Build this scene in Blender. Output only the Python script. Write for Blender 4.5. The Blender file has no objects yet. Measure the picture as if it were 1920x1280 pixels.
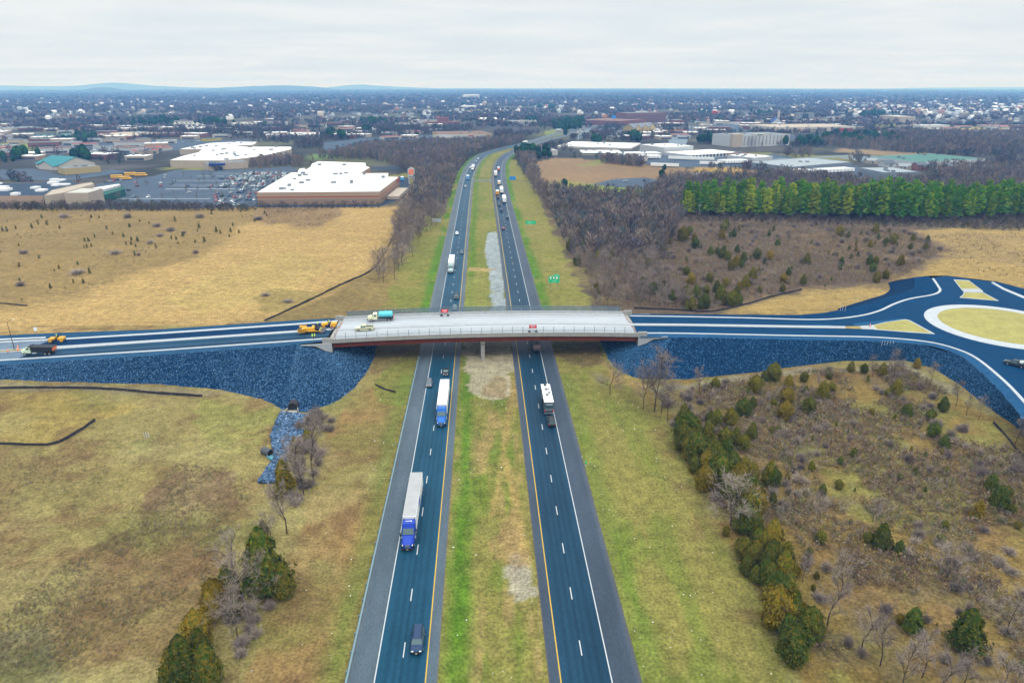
import bpy, bmesh, math, random
import numpy as np
from mathutils import Vector, Matrix
from mathutils.geometry import tessellate_polygon
R = math.radians
sc = bpy.context.scene
C = sc.collection
# ------------------------------------------------------------------ camera
CAM_H = 82.0
PITCH = math.atan(480 / 1280)
cam = bpy.data.cameras.new("camera"); cam.sensor_width = 36; cam.lens = 24
cam.clip_start = 1.0; cam.clip_end = 90000
camo = bpy.data.objects.new("camera", cam); C.objects.link(camo)
camo.location = (0, 0, CAM_H); camo.rotation_euler = (math.pi / 2 - PITCH, 0, 0)
sc.camera = camo
# ------------------------------------------------------------------ sky
SUN_EL, SUN_AZ = R(52), R(-25)          # azimuth measured from +Y (view direction) towards +X; sun behind-left is negative y
sun_dir = Vector((math.cos(SUN_EL) * math.sin(R(150)), math.cos(SUN_EL) * math.cos(R(150)), math.sin(SUN_EL)))
w = bpy.data.worlds.new("World"); sc.world = w; w.use_nodes = True
nt = w.node_tree; N = nt.nodes; L = nt.links
for n in list(N): N.remove(n)
out = N.new("ShaderNodeOutputWorld"); bg = N.new("ShaderNodeBackground")
sky = N.new("ShaderNodeTexSky"); sky.sky_type = 'NISHITA'; sky.sun_disc = False
sky.sun_elevation = SUN_EL; sky.sun_rotation = R(150); sky.dust_density = 2.0
def wn(t, **k):
    n = N.new(t)
    for a, b in k.items(): setattr(n, a, b)
    return n
tc = wn("ShaderNodeTexCoord"); sep = wn("ShaderNodeSeparateXYZ"); L.new(tc.outputs["Generated"], sep.inputs[0])
# flat cloud layer: direction / height  -> streaky noise in perspective
zc = wn("ShaderNodeMath", operation='MAXIMUM'); L.new(sep.outputs[2], zc.inputs[0]); zc.inputs[1].default_value = 0.0
za = wn("ShaderNodeMath", operation='ADD'); L.new(zc.outputs[0], za.inputs[0]); za.inputs[1].default_value = 0.06
dv = wn("ShaderNodeVectorMath", operation='DIVIDE'); cmb = wn("ShaderNodeCombineXYZ")
for i in range(3): L.new(za.outputs[0], cmb.inputs[i])
L.new(tc.outputs["Generated"], dv.inputs[0]); L.new(cmb.outputs[0], dv.inputs[1])
mp = wn("ShaderNodeMapping"); mp.inputs["Scale"].default_value = (0.55, 0.75, 0.0); L.new(dv.outputs[0], mp.inputs[0])
nz = wn("ShaderNodeTexNoise"); nz.inputs["Scale"].default_value = 0.8; nz.inputs["Detail"].default_value = 7; nz.inputs["Roughness"].default_value = 0.55
nz.inputs["Distortion"].default_value = 0.4
L.new(mp.outputs[0], nz.inputs["Vector"])
cr = wn("ShaderNodeValToRGB"); e = cr.color_ramp.elements
e[0].position = 0.30; e[0].color = (0.75, 0.825, 0.865, 1); e[1].position = 0.62; e[1].color = (0.88, 0.915, 0.925, 1)
m_ = cr.color_ramp.elements.new(0.47); m_.color = (0.80, 0.865, 0.895, 1)
L.new(nz.outputs["Fac"], cr.inputs[0])
# overcast sky: brighter overhead than at the horizon
mr = wn("ShaderNodeMapRange"); mr.interpolation_type = 'SMOOTHSTEP'
mr.inputs["From Min"].default_value = 0.2; mr.inputs["From Max"].default_value = 1.0
mr.inputs["To Min"].default_value = 1.0; mr.inputs["To Max"].default_value = 3.2
L.new(sep.outputs[2], mr.inputs[0])
sm = wn("ShaderNodeVectorMath", operation='SCALE'); L.new(cr.outputs[0], sm.inputs[0]); L.new(mr.outputs[0], sm.inputs["Scale"])
sk = wn("ShaderNodeVectorMath", operation='SCALE'); L.new(sky.outputs[0], sk.inputs[0]); sk.inputs["Scale"].default_value = 0.10
mx = wn("ShaderNodeMix", data_type='RGBA'); mx.inputs["Factor"].default_value = 0.94
L.new(sk.outputs[0], mx.inputs["A"]); L.new(sm.outputs[0], mx.inputs["B"])
L.new(mx.outputs["Result"], bg.inputs[0]); bg.inputs[1].default_value = 1.0
L.new(bg.outputs[0], out.inputs[0])
# ------------------------------------------------------------------ sun through cloud
sl = bpy.data.lights.new("sun", 'SUN'); sl.energy = 1.1; sl.angle = R(14); sl.color = (1.0, 0.95, 0.88)
so = bpy.data.objects.new("sun", sl); C.objects.link(so)
so.rotation_euler = sun_dir.to_track_quat('Z', 'Y').to_euler()
# ------------------------------------------------------------------ exposure, engine
vs = sc.view_settings; vs.view_transform = 'Standard'; vs.look = 'None'; vs.exposure = 0.0; vs.gamma = 1; vs.use_curve_mapping = False
sc.render.engine = 'CYCLES'
cy = sc.cycles; cy.max_bounces = 4; cy.diffuse_bounces = 2; cy.glossy_bounces = 2; cy.transmission_bounces = 2
cy.transparent_max_bounces = 8; cy.volume_bounces = 0; cy.use_denoising = True; cy.caustics_reflective = False; cy.caustics_refractive = False
sc.render.film_transparent = False
random.seed(7); rng = np.random.default_rng(11)
# ------------------------------------------------------------------ geometry of the site
RE = 7.4e6                               # earth radius with refraction: the far plain drops below the level line
F = 1280.0
def curv(x, y): return -(x * x + y * y) / (2 * RE)
def P(u, v, z=0.0):
    """map reading of the photograph: site point at height z seen at (u, v)"""
    for k in range(3):
        a = PITCH + math.atan((v - 640) / F); h = CAM_H - z
        D = h / math.tan(a); d = D * math.cos(PITCH) + h * math.sin(PITCH)
        x = (u - 960) / F * d
        if D < 1500 or k == 2: break
        z = z + curv(x, D) if k == 0 else z
    return (x, D)
def px(x, y, z=0.0):
    h = CAM_H - z; d = y * math.cos(PITCH) + h * math.sin(PITCH)
    vv = (h - 0) * math.cos(PITCH) - y * math.sin(PITCH)
    return 960 + x / d * F, 640 + vv / d * F
def Pz(u, v, zf):
    z = 5.0
    for _ in range(12):
        x, y = P(u, v, z); z = 0.5 * z + 0.5 * zf(x)
    x, y = P(u, v, zf(x)); return Vector((x, y, zf(x)))
def lerp(a, b, t): return a + (b - a) * t
def resample(pts, n):
    pts = [Vector(p) for p in pts]; s = [0]
    for a, b in zip(pts, pts[1:]): s.append(s[-1] + (b - a).length)
    o = []
    for i in range(n):
        t = s[-1] * i / (n - 1); k = 0
        while k < len(s) - 2 and s[k + 1] < t: k += 1
        f = (t - s[k]) / max(1e-9, s[k + 1] - s[k]); o.append(pts[k].lerp(pts[k + 1], f))
    return o
def catmull(pts, per=8):
    p = [Vector(q) for q in pts]; p = [2 * p[0] - p[1]] + p + [2 * p[-1] - p[-2]]; o = []
    for i in range(1, len(p) - 2):
        for k in range(per):
            t = k / per; a, b, c, d = p[i - 1:i + 3]
            o.append(0.5 * ((2 * b) + (c - a) * t + (2 * a - 5 * b + 4 * c - d) * t * t + (3 * b - a - 3 * c + d) * t ** 3))
    o.append(p[-2]); return o
# numpy value noise
def vnoise(x, y, seed=0):
    xi = np.floor(x).astype(np.int64); yi = np.floor(y).astype(np.int64); fx = x - xi; fy = y - yi
    fx = fx * fx * (3 - 2 * fx); fy = fy * fy * (3 - 2 * fy)
    def h(a, b):
        n = (a * 374761393 + b * 668265263 + seed * 974634541) & 0x7fffffff
        n = ((n ^ (n >> 13)) * 1274126177) & 0x7fffffff
        return ((n ^ (n >> 16)) & 0xffff) / 65535.0
    a = h(xi, yi); b = h(xi + 1, yi); c = h(xi, yi + 1); d = h(xi + 1, yi + 1)
    return (a * (1 - fx) + b * fx) * (1 - fy) + (c * (1 - fx) + d * fx) * fy
def fbm(x, y, sc_, oct=4, seed=0):
    s = 0; a = 1; t = 0
    for i in range(oct):
        s = s + a * vnoise(x / sc_ + 17.3 * i, y / sc_ - 9.1 * i, seed + i); t += a; a *= 0.55; sc_ = sc_ / 2.03
    return s / t
def inside(poly, X, Y):
    r = np.zeros(X.shape, bool); n = len(poly)
    for i in range(n):
        x0, y0 = poly[i][:2]; x1, y1 = poly[(i + 1) % n][:2]
        if y0 == y1: continue
        c = ((y0 > Y) != (y1 > Y)) & (X < (x1 - x0) * (Y - y0) / (y1 - y0) + x0); r ^= c
    return r
def ins1(poly, x, y):
    return bool(inside(poly, np.array([x]), np.array([y]))[0])
# ------------------------------------------------------------------ colours and materials
K = 2.0
def lin(c): c /= 255.0; return c / 12.92 if c <= 0.04045 else ((c + 0.055) / 1.055) ** 2.4
def col(r, g, b, k=1.0): return tuple(min(0.85, lin(x) / K * k) for x in (r, g, b))
MATS = {}
def mat(name, rgb, rough=0.8, spec=0.3, noise=0.0, scale=1.0, metallic=0.0, alpha=1.0, objcol=False, bump=0.0, coat=0.0, stretch=None):
    if name in MATS: return MATS[name]
    m = bpy.data.materials.new(name); m.use_nodes = True; t = m.node_tree; b = t.nodes["Principled BSDF"]
    b.inputs["Roughness"].default_value = rough; b.inputs["Specular IOR Level"].default_value = spec; b.inputs["Metallic"].default_value = metallic
    b.inputs["Coat Weight"].default_value = coat; b.inputs["Alpha"].default_value = alpha
    src = None
    if objcol:
        oi = t.nodes.new("ShaderNodeObjectInfo"); src = oi.outputs["Color"]
    if noise or bump:
        co = t.nodes.new("ShaderNodeTexCoord"); nn = t.nodes.new("ShaderNodeTexNoise"); nn.inputs["Scale"].default_value = scale; nn.inputs["Detail"].default_value = 5
        v = co.outputs["Object"]
        if stretch:
            mpp = t.nodes.new("ShaderNodeMapping"); mpp.inputs["Scale"].default_value = stretch; t.links.new(v, mpp.inputs[0]); v = mpp.outputs[0]
        t.links.new(v, nn.inputs["Vector"])
        mrn = t.nodes.new("ShaderNodeMapRange"); mrn.inputs["From Min"].default_value = 0.3; mrn.inputs["From Max"].default_value = 0.7
        mrn.inputs["To Min"].default_value = 1 - noise; mrn.inputs["To Max"].default_value = 1 + noise; t.links.new(nn.outputs["Fac"], mrn.inputs[0])
        sc2 = t.nodes.new("ShaderNodeVectorMath"); sc2.operation = 'SCALE'
        if src: t.links.new(src, sc2.inputs[0])
        else: sc2.inputs[0].default_value = rgb
        t.links.new(mrn.outputs[0], sc2.inputs["Scale"]); src = sc2.outputs[0]
        if bump:
            bp = t.nodes.new("ShaderNodeBump"); bp.inputs["Strength"].default_value = bump; bp.inputs["Distance"].default_value = 0.1
            t.links.new(nn.outputs["Fac"], bp.inputs["Height"]); t.links.new(bp.outputs[0], b.inputs["Normal"])
    if src: t.links.new(src, b.inputs["Base Color"])
    else: b.inputs["Base Color"].default_value = (*rgb, 1)
    MATS[name] = m; return m
# ------------------------------------------------------------------ mesh helpers
def npmesh(name, V, Fq, mats=(), colors=None, smooth=False, uv=None, midx=None):
    """V (n,3); Fq (m,k) index array with one face size"""
    me = bpy.data.meshes.new(name); V = np.asarray(V, np.float32); Fq = np.asarray(Fq, np.int32); m, k = Fq.shape
    me.vertices.add(len(V)); me.vertices.foreach_set("co", V.ravel())
    me.loops.add(m * k); me.loops.foreach_set("vertex_index", Fq.ravel())
    me.polygons.add(m); me.polygons.foreach_set("loop_start", np.arange(0, m * k, k, dtype=np.int32))
    if midx is not None: me.polygons.foreach_set("material_index", np.asarray(midx, np.int32))
    if smooth: me.polygons.foreach_set("use_smooth", np.ones(m, bool))
    for q in mats: me.materials.append(q)
    if colors is not None:
        at = me.color_attributes.new("Col", 'FLOAT_COLOR', 'POINT')
        c4 = np.ones((len(V), 4), np.float32); c4[:, :3] = colors; at.data.foreach_set("color", c4.ravel())
    if uv is not None:
        ul = me.uv_layers.new(name="UVMap"); ul.data.foreach_set("uv", np.asarray(uv, np.float32)[Fq.ravel()].ravel())
    me.update(calc_edges=True); me.validate(); return me
def link(name, me, parent=None, loc=None, rz=0):
    o = bpy.data.objects.new(name, me); C.objects.link(o)
    if parent is not None: o.parent = parent
    if loc is not None: o.location = loc
    if rz: o.rotation_euler = (0, 0, rz)
    return o
class MB:
    def __init__(s): s.v = []; s.f = []; s.m = []
    def add(s, vs, fs, m=0):
        b = len(s.v); s.v += [tuple(q) for q in vs]; s.f += [tuple(b + i for i in q) for q in fs]; s.m += [m] * len(fs); return s
    def box(s, c, d, rz=0, m=0, top=(1, 1), shift=(0, 0)):
        hx, hy, hz = d[0] / 2, d[1] / 2, d[2] / 2; q = []
        ca, sa = math.cos(rz), math.sin(rz)
        for z, tx, ty, ox, oy in ((-hz, 1, 1, 0, 0), (hz, top[0], top[1], shift[0], shift[1])):
            for X, Y in ((-hx, -hy), (hx, -hy), (hx, hy), (-hx, hy)):
                X2, Y2 = X * tx + ox, Y * ty + oy
                q.append((c[0] + X2 * ca - Y2 * sa, c[1] + X2 * sa + Y2 * ca, c[2] + z))
        return s.add(q, [(0, 3, 2, 1), (4, 5, 6, 7), (0, 1, 5, 4), (1, 2, 6, 5), (2, 3, 7, 6), (3, 0, 4, 7)], m)
    def cyl(s, a, b, r0, r1=None, n=10, m=0):
        a = Vector(a); b = Vector(b); r1 = r0 if r1 is None else r1; ax = (b - a).normalized()
        u = ax.orthogonal().normalized(); w_ = ax.cross(u); q = []
        for p, r in ((a, r0), (b, r1)):
            for i in range(n):
                t = 2 * math.pi * i / n; q.append(p + u * (r * math.cos(t)) + w_ * (r * math.sin(t)))
        fs = [(i, (i + 1) % n, n + (i + 1) % n, n + i) for i in range(n)]
        fs += [tuple(range(n - 1, -1, -1)), tuple(range(n, 2 * n))]
        return s.add(q, fs, m)
    def loft(s, rings, m=0, cap=True):
        n = len(rings[0]); q = [p for r in rings for p in r]; fs = []
        for k in range(len(rings) - 1):
            for i in range(n): fs.append((k * n + i, k * n + (i + 1) % n, (k + 1) * n + (i + 1) % n, (k + 1) * n + i))
        if cap: fs += [tuple(range(n - 1, -1, -1)), tuple((len(rings) - 1) * n + i for i in range(n))]
        return s.add(q, fs, m)
    def prism(s, poly, axis, a, b, m=0):
        """extrude a 2-D outline along an axis (0: outline in yz, 1: outline in xz, 2: xy)"""
        def mk(p, t): return (t, p[0], p[1]) if axis == 0 else ((p[0], t, p[1]) if axis == 1 else (p[0], p[1], t))
        n = len(poly); return s.loft([[mk(p, a) for p in poly], [mk(p, b) for p in poly]], m)
    def ball(s, c, r, n=8, k=6, m=0, zmin=-1.0):
        rs = []
        for j in range(k + 1):
            t = -math.pi / 2 + math.pi * j / k; z = max(zmin, math.sin(t)); q = math.cos(t)
            q = max(q, 0.02)
            rs.append([(c[0] + r[0] * q * math.cos(2 * math.pi * i / n), c[1] + r[1] * q * math.sin(2 * math.pi * i / n), c[2] + r[2] * z) for i in range(n)])
        return s.loft(rs, m)
    def poly(s, pts, m=0):
        """flat polygon with any outline"""
        t = tessellate_polygon([[Vector(p) for p in pts]]); q = []
        for a, b, c in t:
            n = (Vector(pts[b]) - Vector(pts[a])).cross(Vector(pts[c]) - Vector(pts[a]))
            q.append((a, b, c) if n.z >= 0 else (a, c, b))
        return s.add(pts, q, m)
    def mesh(s, name, mats, smooth=False, bevel=0):
        me = bpy.data.meshes.new(name); me.from_pydata(s.v, [], s.f)
        for q in (mats if isinstance(mats, (list, tuple)) else [mats]): me.materials.append(q)
        for p, mi in zip(me.polygons, s.m): p.material_index = mi
        bm = bmesh.new(); bm.from_mesh(me)
        bmesh.ops.recalc_face_normals(bm, faces=bm.faces)
        if bevel: bmesh.ops.bevel(bm, geom=[e for e in bm.edges if len(e.link_faces) == 2 and e.calc_face_angle(0) > 0.5], offset=bevel, segments=2, affect='EDGES', profile=0.5, clamp_overlap=True)
        bm.to_mesh(me); bm.free()
        if smooth:
            me.polygons.foreach_set("use_smooth", np.ones(len(me.polygons), bool))
        me.update(); return me
    def build(s, name, mats, parent=None, smooth=False, bevel=0, loc=None, rz=0):
        return link(name, s.mesh(name, mats, smooth, bevel), parent, loc, rz)
def tag(o, label=None, cat=None, group=None, kind=None):
    if label: o["label"] = label
    if cat: o["category"] = cat
    if group: o["group"] = group
    if kind: o["kind"] = kind
    return o
def thing(name, label, cat, loc=(0, 0, 0), rz=0, group=None):
    o = bpy.data.objects.new(name, None); C.objects.link(o); o.location = loc; o.rotation_euler = (0, 0, rz)
    o.empty_display_size = 0.5
    return tag(o, label, cat, group)
KIDS = {}
def kids(o):
    if o.name not in KIDS: KIDS[o.name] = [c for c in o.children]
    return KIDS[o.name]
def dup(o, loc=None, rz=None, label=None, group=None, scale=None, color=None, parent=None):
    c = o.copy(); C.objects.link(c)
    if parent is not None: c.parent = parent
    if loc is not None: c.location = loc
    if rz is not None: c.rotation_euler = (0, 0, rz)
    if label: c["label"] = label
    if group: c["group"] = group
    if scale is not None: c.scale = scale if hasattr(scale, '__len__') else (scale,) * 3
    if color is not None: c.color = (*color, 1)
    for ch in kids(o): dup(ch, parent=c, color=color)
    return c
def paint(o, color):
    o.color = (*color, 1)
    for c in kids(o): paint(c, color)
ORD = ["", "second ", "third ", "fourth ", "fifth ", "sixth ", "seventh ", "eighth ", "ninth ", "tenth ", "eleventh ", "twelfth ", "thirteenth ", "fourteenth ", "fifteenth ", "sixteenth "]
# ================================================================== ground, roads, bridge
YL = [(-10.2, 20), (-12.7, 76.1), (-19.0, 218.7), (-33.8, 560), (-38.0, 690), (-37.0, 800), (-30.7, 882), (-17.5, 940), (28, 1078), (80, 1268), (150, 1500), (300, 1900)]
YR = [(9.7, 20), (7.2, 76.1), (1.4, 218.7), (-8.0, 426), (-14.0, 560), (-18.3, 690), (-18.0, 800), (-11.5, 882), (2.5, 960), (34, 1078), (94, 1268), (165, 1500), (315, 1900)]
cL = catmull([(x, y, 0) for x, y in YL], 14); cR = catmull([(x, y, 0) for x, y in YR], 14)
cLa = np.array([(p.x, p.y) for p in cL]); cRa = np.array([(p.x, p.y) for p in cR])
def xl(y): return np.interp(y, cLa[:, 1], cLa[:, 0])
def xr(y): return np.interp(y, cRa[:, 1], cRa[:, 0])
def nrm(pts):
    o = []
    for i in range(len(pts)):
        d = (pts[min(i + 1, len(pts) - 1)] - pts[max(i - 1, 0)]); d.z = 0; d.normalize(); o.append(Vector((d.y, -d.x, 0)))
    return o                              # points to the right of travel away from the camera
nL = nrm(cL); nR = nrm(cR)
ZL0 = -158.0
def zL(x): return min(7.45, max(0.25, 7.45 + (x + 57) * 0.0505))
def zR(x): return max(5.0, 7.45 - (x - 40) * 0.031)
# ---- bridge frame
BA = Vector((-55.9, 197.9, 0)); BANG = math.atan2(203.6 - 197.9, 96.0); BLEN = 96.2; BW = 22.6
ex = Vector((math.cos(BANG), math.sin(BANG), 0)); ey = Vector((-math.sin(BANG), math.cos(BANG), 0))
def bz(s): t = s / BLEN; return 7.45 + 1.0 * 4 * t * (1 - t)
def bp(s, t, dz=0.0): q = BA + ex * s + ey * t; q.z = bz(s) + dz; return q

# ---- ground height
def relief(x, y):
    dh = np.minimum(np.abs(x - xl(y)), np.abs(x - xr(y)))
    m = np.clip((dh - 22) / 30, 0, 1) * np.clip((460 - y) / 60, 0, 1)
    m *= np.clip(np.maximum((168 - y) / 12, (y - 262) / 14), 0, 1)
    r = (fbm(x, y, 26, 4, 3) - 0.5) * 1.5 + (fbm(x, y, 5, 2, 9) - 0.5) * 0.35
    med = (x > xl(y) + 2) & (x < xr(y) - 2)
    mid = 0.5 * (xl(y) + xr(y)); hw = 0.5 * (xr(y) - xl(y))
    sw = -0.5 * np.clip(1 - np.abs(x - mid) / np.maximum(1, hw - 2.5), 0, 1) * np.clip((186 - y) / 10, 0, 1) * med
    return r * m + sw
def G(x, y):
    return float(curv(x, y) + relief(np.array([float(x)]), np.array([float(y)]))[0])
def axis(step, lim, grow, far):
    a = list(np.arange(0, lim, step)); d = step
    while a[-1] < far: d *= grow; a.append(a[-1] + d)
    return np.array(a)
ys = 30 + axis(0.85, 330, 1.035, 36000); xp = axis(1.0, 200, 1.05, 40000); xs = np.concatenate([-xp[:0:-1], xp])
X, Y = np.meshgrid(xs, ys); X = X.ravel(); Y = Y.ravel(); Z = curv(X, Y) + relief(X, Y)
# ---- ground cover map (own colour of grass, straw, soil by area)
cl_near = np.array(col(165, 147, 94)); CL = np.tile(cl_near, (len(X), 1))
def pp(lst): return [P(u, v) for u, v in lst]
WX = X + (fbm(X, Y, 9, 3, 21) - 0.5) * 9 * np.clip(Y / 300, 0.5, 1.2); WY = Y + (fbm(X, Y, 9, 3, 31) - 0.5) * 9 * np.clip(Y / 300, 0.5, 2.0)
def zone(lst, c, k=1.0, mask=None, crisp=False, soft=0.0):
    p = pp(lst); i = inside(p, X if crisp else WX, Y if crisp else WY)
    if mask is not None: i &= mask
    if soft:                                # ragged, gradual edge
        w_ = i * 0.2
        for q in range(4): w_ = w_ + 0.2 * inside(p, WX + (fbm(X, Y, 16, 3, 300 + q) - .5) * soft * 2 + rng.normal(size=X.shape) * soft * .12, WY + (fbm(X, Y, 16, 3, 320 + q) - .5) * soft * 3)
        CL[:] = CL * (1 - (w_ * k)[:, None]) + np.array(c) * (w_ * k)[:, None]; return
    CL[i] = CL[i] * (1 - k) + np.array(c) * k
def blot(c, size, lo, hi, k, seed, mask):
    n = fbm(X, Y, size, 5, seed); t = np.clip((n - lo) / (hi - lo), 0, 1) * k * mask
    CL[:] = CL * (1 - t[:, None]) + np.array(c) * t[:, None]
far = Y > 560
# the town's floor: mown lots, bare soil, leaf litter
CL[far] = col(92, 88, 88)
blot(col(128, 128, 84), 70, 0.52, 0.62, 0.7, 5, far); blot(col(120, 112, 112), 45, 0.55, 0.62, 0.6, 6, far); blot(col(60, 62, 62), 90, 0.5, 0.62, 0.8, 7, far)
mid = (Y > 235) & (Y <= 560)
CL[mid] = col(120, 104, 84)
# left fields
zone([(-200, 640), (110, 625), (500, 600), (640, 575), (760, 500), (765, 388), (640, 384), (-500, 392)], col(172, 142, 92))
zone([(-300, 640), (110, 628), (500, 603), (560, 572), (640, 532), (700, 497), (738, 440), (758, 388), (660, 386), (560, 395), (452, 425), (400, 470), (290, 505), (140, 562), (0, 578), (-300, 600)], col(209, 171, 112), soft=16)
zone([(300, 560), (420, 500), (560, 470), (620, 500), (520, 560), (380, 590)], col(206, 176, 112), 0.6)
zone([(470, 560), (520, 540), (600, 548), (560, 575), (500, 585)], col(172, 148, 92), 0.8)
zone([(500, 384), (640, 384), (645, 405), (600, 425), (500, 420), (470, 400)], col(160, 128, 96), 0.8, soft=10)
zone([(500, 602), (600, 560), (700, 510), (735, 470), (770, 500), (830, 420), (836, 590), (640, 600)], col(160, 134, 86))
zone([(720, 560), (770, 450), (850, 330), (870, 310), (872, 360), (830, 580), (740, 585)], col(148, 145, 72))
zone([(700, 590), (735, 530), (770, 520), (740, 600)], col(140, 140, 66), 0.5)
# right verge beyond the bridge and the scrub behind it
zone([(990, 590), (1115, 585), (1060, 480), (1000, 350), (965, 300), (940, 300), (945, 360)], col(156, 148, 78))
zone([(1118, 585), (1075, 480), (1020, 395), (1000, 350), (1130, 330), (1280, 390), (1720, 425), (1785, 470), (1690, 530), (1500, 545), (1330, 588)], col(126, 104, 90))
zone([(1480, 440), (1720, 430), (1780, 470), (1640, 500), (1500, 470)], col(150, 122, 92), 0.6)
zone([(1335, 592), (1420, 567), (1500, 547), (1690, 532), (1720, 505), (1790, 470), (1720, 432), (1920, 430), (2300, 440), (2300, 640), (1700, 560), (1600, 590)], col(196, 162, 102), soft=9)
zone([(1720, 432), (1920, 440), (1920, 500), (1790, 480)], col(176, 146, 106), 0.5)
# upper right fields
zone([(998, 305), (1040, 296), (1100, 298), (1240, 312), (1330, 318), (1480, 332), (1250, 340), (1180, 336), (1110, 345), (1040, 350), (1010, 335)], col(172, 138, 104))
zone([(1300, 312), (1370, 313), (1480, 328), (1510, 340), (1400, 345), (1310, 335)], col(206, 166, 98))
zone([(1035, 362), (1110, 342), (1235, 356), (1180, 368), (1050, 372)], col(150, 168, 72))
zone([(1010, 345), (1060, 338), (1110, 345), (1040, 362)], col(170, 160, 84))
zone([(1085, 310), (1140, 296), (1150, 302), (1100, 312)], col(160, 158, 84))
zone([(1380, 285), (1600, 292), (1640, 302), (1480, 305), (1400, 296)], col(152, 146, 88))
zone([(1570, 278), (1760, 288), (1800, 292), (1700, 296), (1560, 285)], col(176, 148, 116))
zone([(1720, 238), (1920, 240), (1920, 248), (1740, 246)], col(196, 172, 116)); zone([(1890, 244), (2100, 244), (2100, 252), (1900, 250)], col(196, 172, 116))
zone([(1590, 234), (1660, 230), (1720, 236), (1650, 240)], col(160, 156, 100))
zone([(1020, 246), (1050, 240), (1075, 244), (1050, 254), (1020, 252)], col(150, 158, 84))
zone([(-60, 284), (20, 266), (100, 264), (142, 270), (110, 282), (0, 290)], col(160, 166, 88)); zone([(190, 262), (215, 257), (245, 259), (215, 266)], col(186, 176, 104))
zone([(300, 313), (400, 311), (390, 320), (310, 318)], col(160, 156, 84)); zone([(575, 290), (640, 284), (640, 296), (580, 300)], col(124, 150, 84))
zone([(720, 330), (800, 322), (790, 345), (720, 345)], col(176, 164, 84), 0.6)
# near left
near = Y < 235
zone([(0, 738), (120, 730), (380, 742), (300, 752), (180, 788), (100, 832), (-300, 838), (-300, 730)], col(184, 158, 92))
zone([(380, 745), (520, 770), (510, 830), (440, 860), (360, 800)], col(160, 154, 86), 0.7)
lf = near & (X < xl(Y) - 13)
zone([(640, 760), (700, 715), (770, 670), (800, 670), (650, 1300), (400, 1400), (560, 1000), (610, 830)], col(168, 134, 88))
zone([(240, 830), (300, 820), (340, 840), (290, 862), (240, 850)], col(142, 138, 84), 0.8)
zone([(270, 930), (330, 880), (430, 885), (460, 930), (420, 985), (300, 1010), (250, 1000)], col(142, 112, 88), 0.85)
zone([(140, 1040), (260, 990), (420, 1000), (380, 1080), (260, 1160), (200, 1250), (60, 1300), (0, 1300), (0, 1220), (100, 1150)], col(146, 116, 82), 0.7)
zone([(0, 1180), (80, 1190), (120, 1280), (0, 1340)], col(116, 116, 96), 0.7)
blot(col(138, 134, 74), 19, 0.52, 0.66, 0.6, 41, lf); blot(col(146, 112, 80), 14, 0.53, 0.66, 0.6, 43, lf); blot(col(136, 104, 74), 7, .58, .68, .55, 45, lf); blot(col(186, 170, 116), 22, 0.56, 0.68, 0.5, 44, lf)
zone([(690, 720), (760, 660), (790, 665), (760, 760), (700, 760)], col(126, 140, 58), 0.6)
# near right
rt = near & (X > xr(Y) + 11)
zone([(1020, 640), (1180, 640), (1240, 760), (1290, 880), (1390, 1060), (1520, 1300), (1100, 1300)], col(160, 148, 82))
zone([(1120, 690), (1200, 720), (1260, 720), (1235, 790), (1180, 760)], col(150, 120, 78), 0.5)
zone([(1200, 715), (1500, 690), (1700, 680), (1830, 770), (2300, 900), (2300, 1400), (1530, 1300), (1390, 1060), (1290, 880), (1240, 780)], col(156, 128, 74))
blot(col(150, 146, 80), 15, 0.5, 0.62, 0.65, 51, rt & (X > 40)); blot(col(146, 112, 80), 10, 0.54, 0.64, 0.5, 52, rt & (X > 34)); blot(col(126, 120, 100), 12, 0.55, 0.66, 0.4, 53, rt & (X > 40))
zone([(1196, 716), (1250, 722), (1300, 716), (1500, 692), (1700, 680), (1800, 730), (1790, 742), (1690, 690), (1500, 702), (1300, 728), (1230, 735)], col(172, 158, 132), 0.85)
zone([(1120, 670), (1160, 700), (1240, 722), (1220, 735), (1150, 715)], col(186, 152, 96), 0.8)
zone([(1030, 640), (1125, 640), (1135, 680), (1090, 690), (1040, 665)], col(140, 116, 84), 0.85)
zone([(700, 640), (800, 640), (780, 670), (700, 700)], col(150, 130, 84), 0.6)
zone([(0, 700), (15, 716), (100, 720), (300, 725), (430, 735), (380, 745), (100, 732), (-100, 730)], col(164, 148, 116), 0.8)
# verges and median follow the carriageways
oL = xl(Y) - X; oR = X - xr(Y); inmed = (oL < -1.6) & (oR < -1.6)
mid_ = 0.5 * (xl(Y) + xr(Y)); wv = (fbm(X, Y, 12, 3, 61) - 0.5)
CL[inmed & (Y < 1250)] = col(156, 146, 80)
sl_ = inmed & (Y < 1250); lon = fbm(X * 3.0, Y * 0.5, 9, 4, 62)
t = np.clip((lon - 0.45) / 0.16, 0, 1) * sl_ * np.where(Y < 190, 0.6, 0.4); CL[:] = CL * (1 - t[:, None]) + np.array(col(106, 138, 38)) * t[:, None]
t = np.clip((fbm(X * 2.2, Y * 0.35, 7, 4, 63) - 0.54) / 0.1, 0, 1) * (inmed & (Y < 190)) * 0.8; CL[:] = CL * (1 - t[:, None]) + np.array(col(186, 156, 104)) * t[:, None]
e_ = (np.clip(1 - np.abs(oL + 4.2 + wv * 3) / 3.0, 0, 1) * (oL < -1.5) * inmed); t = e_ * 0.85 * (Y < 900); CL[:] = CL * (1 - t[:, None]) + np.array(col(92, 138, 30)) * t[:, None]
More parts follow.
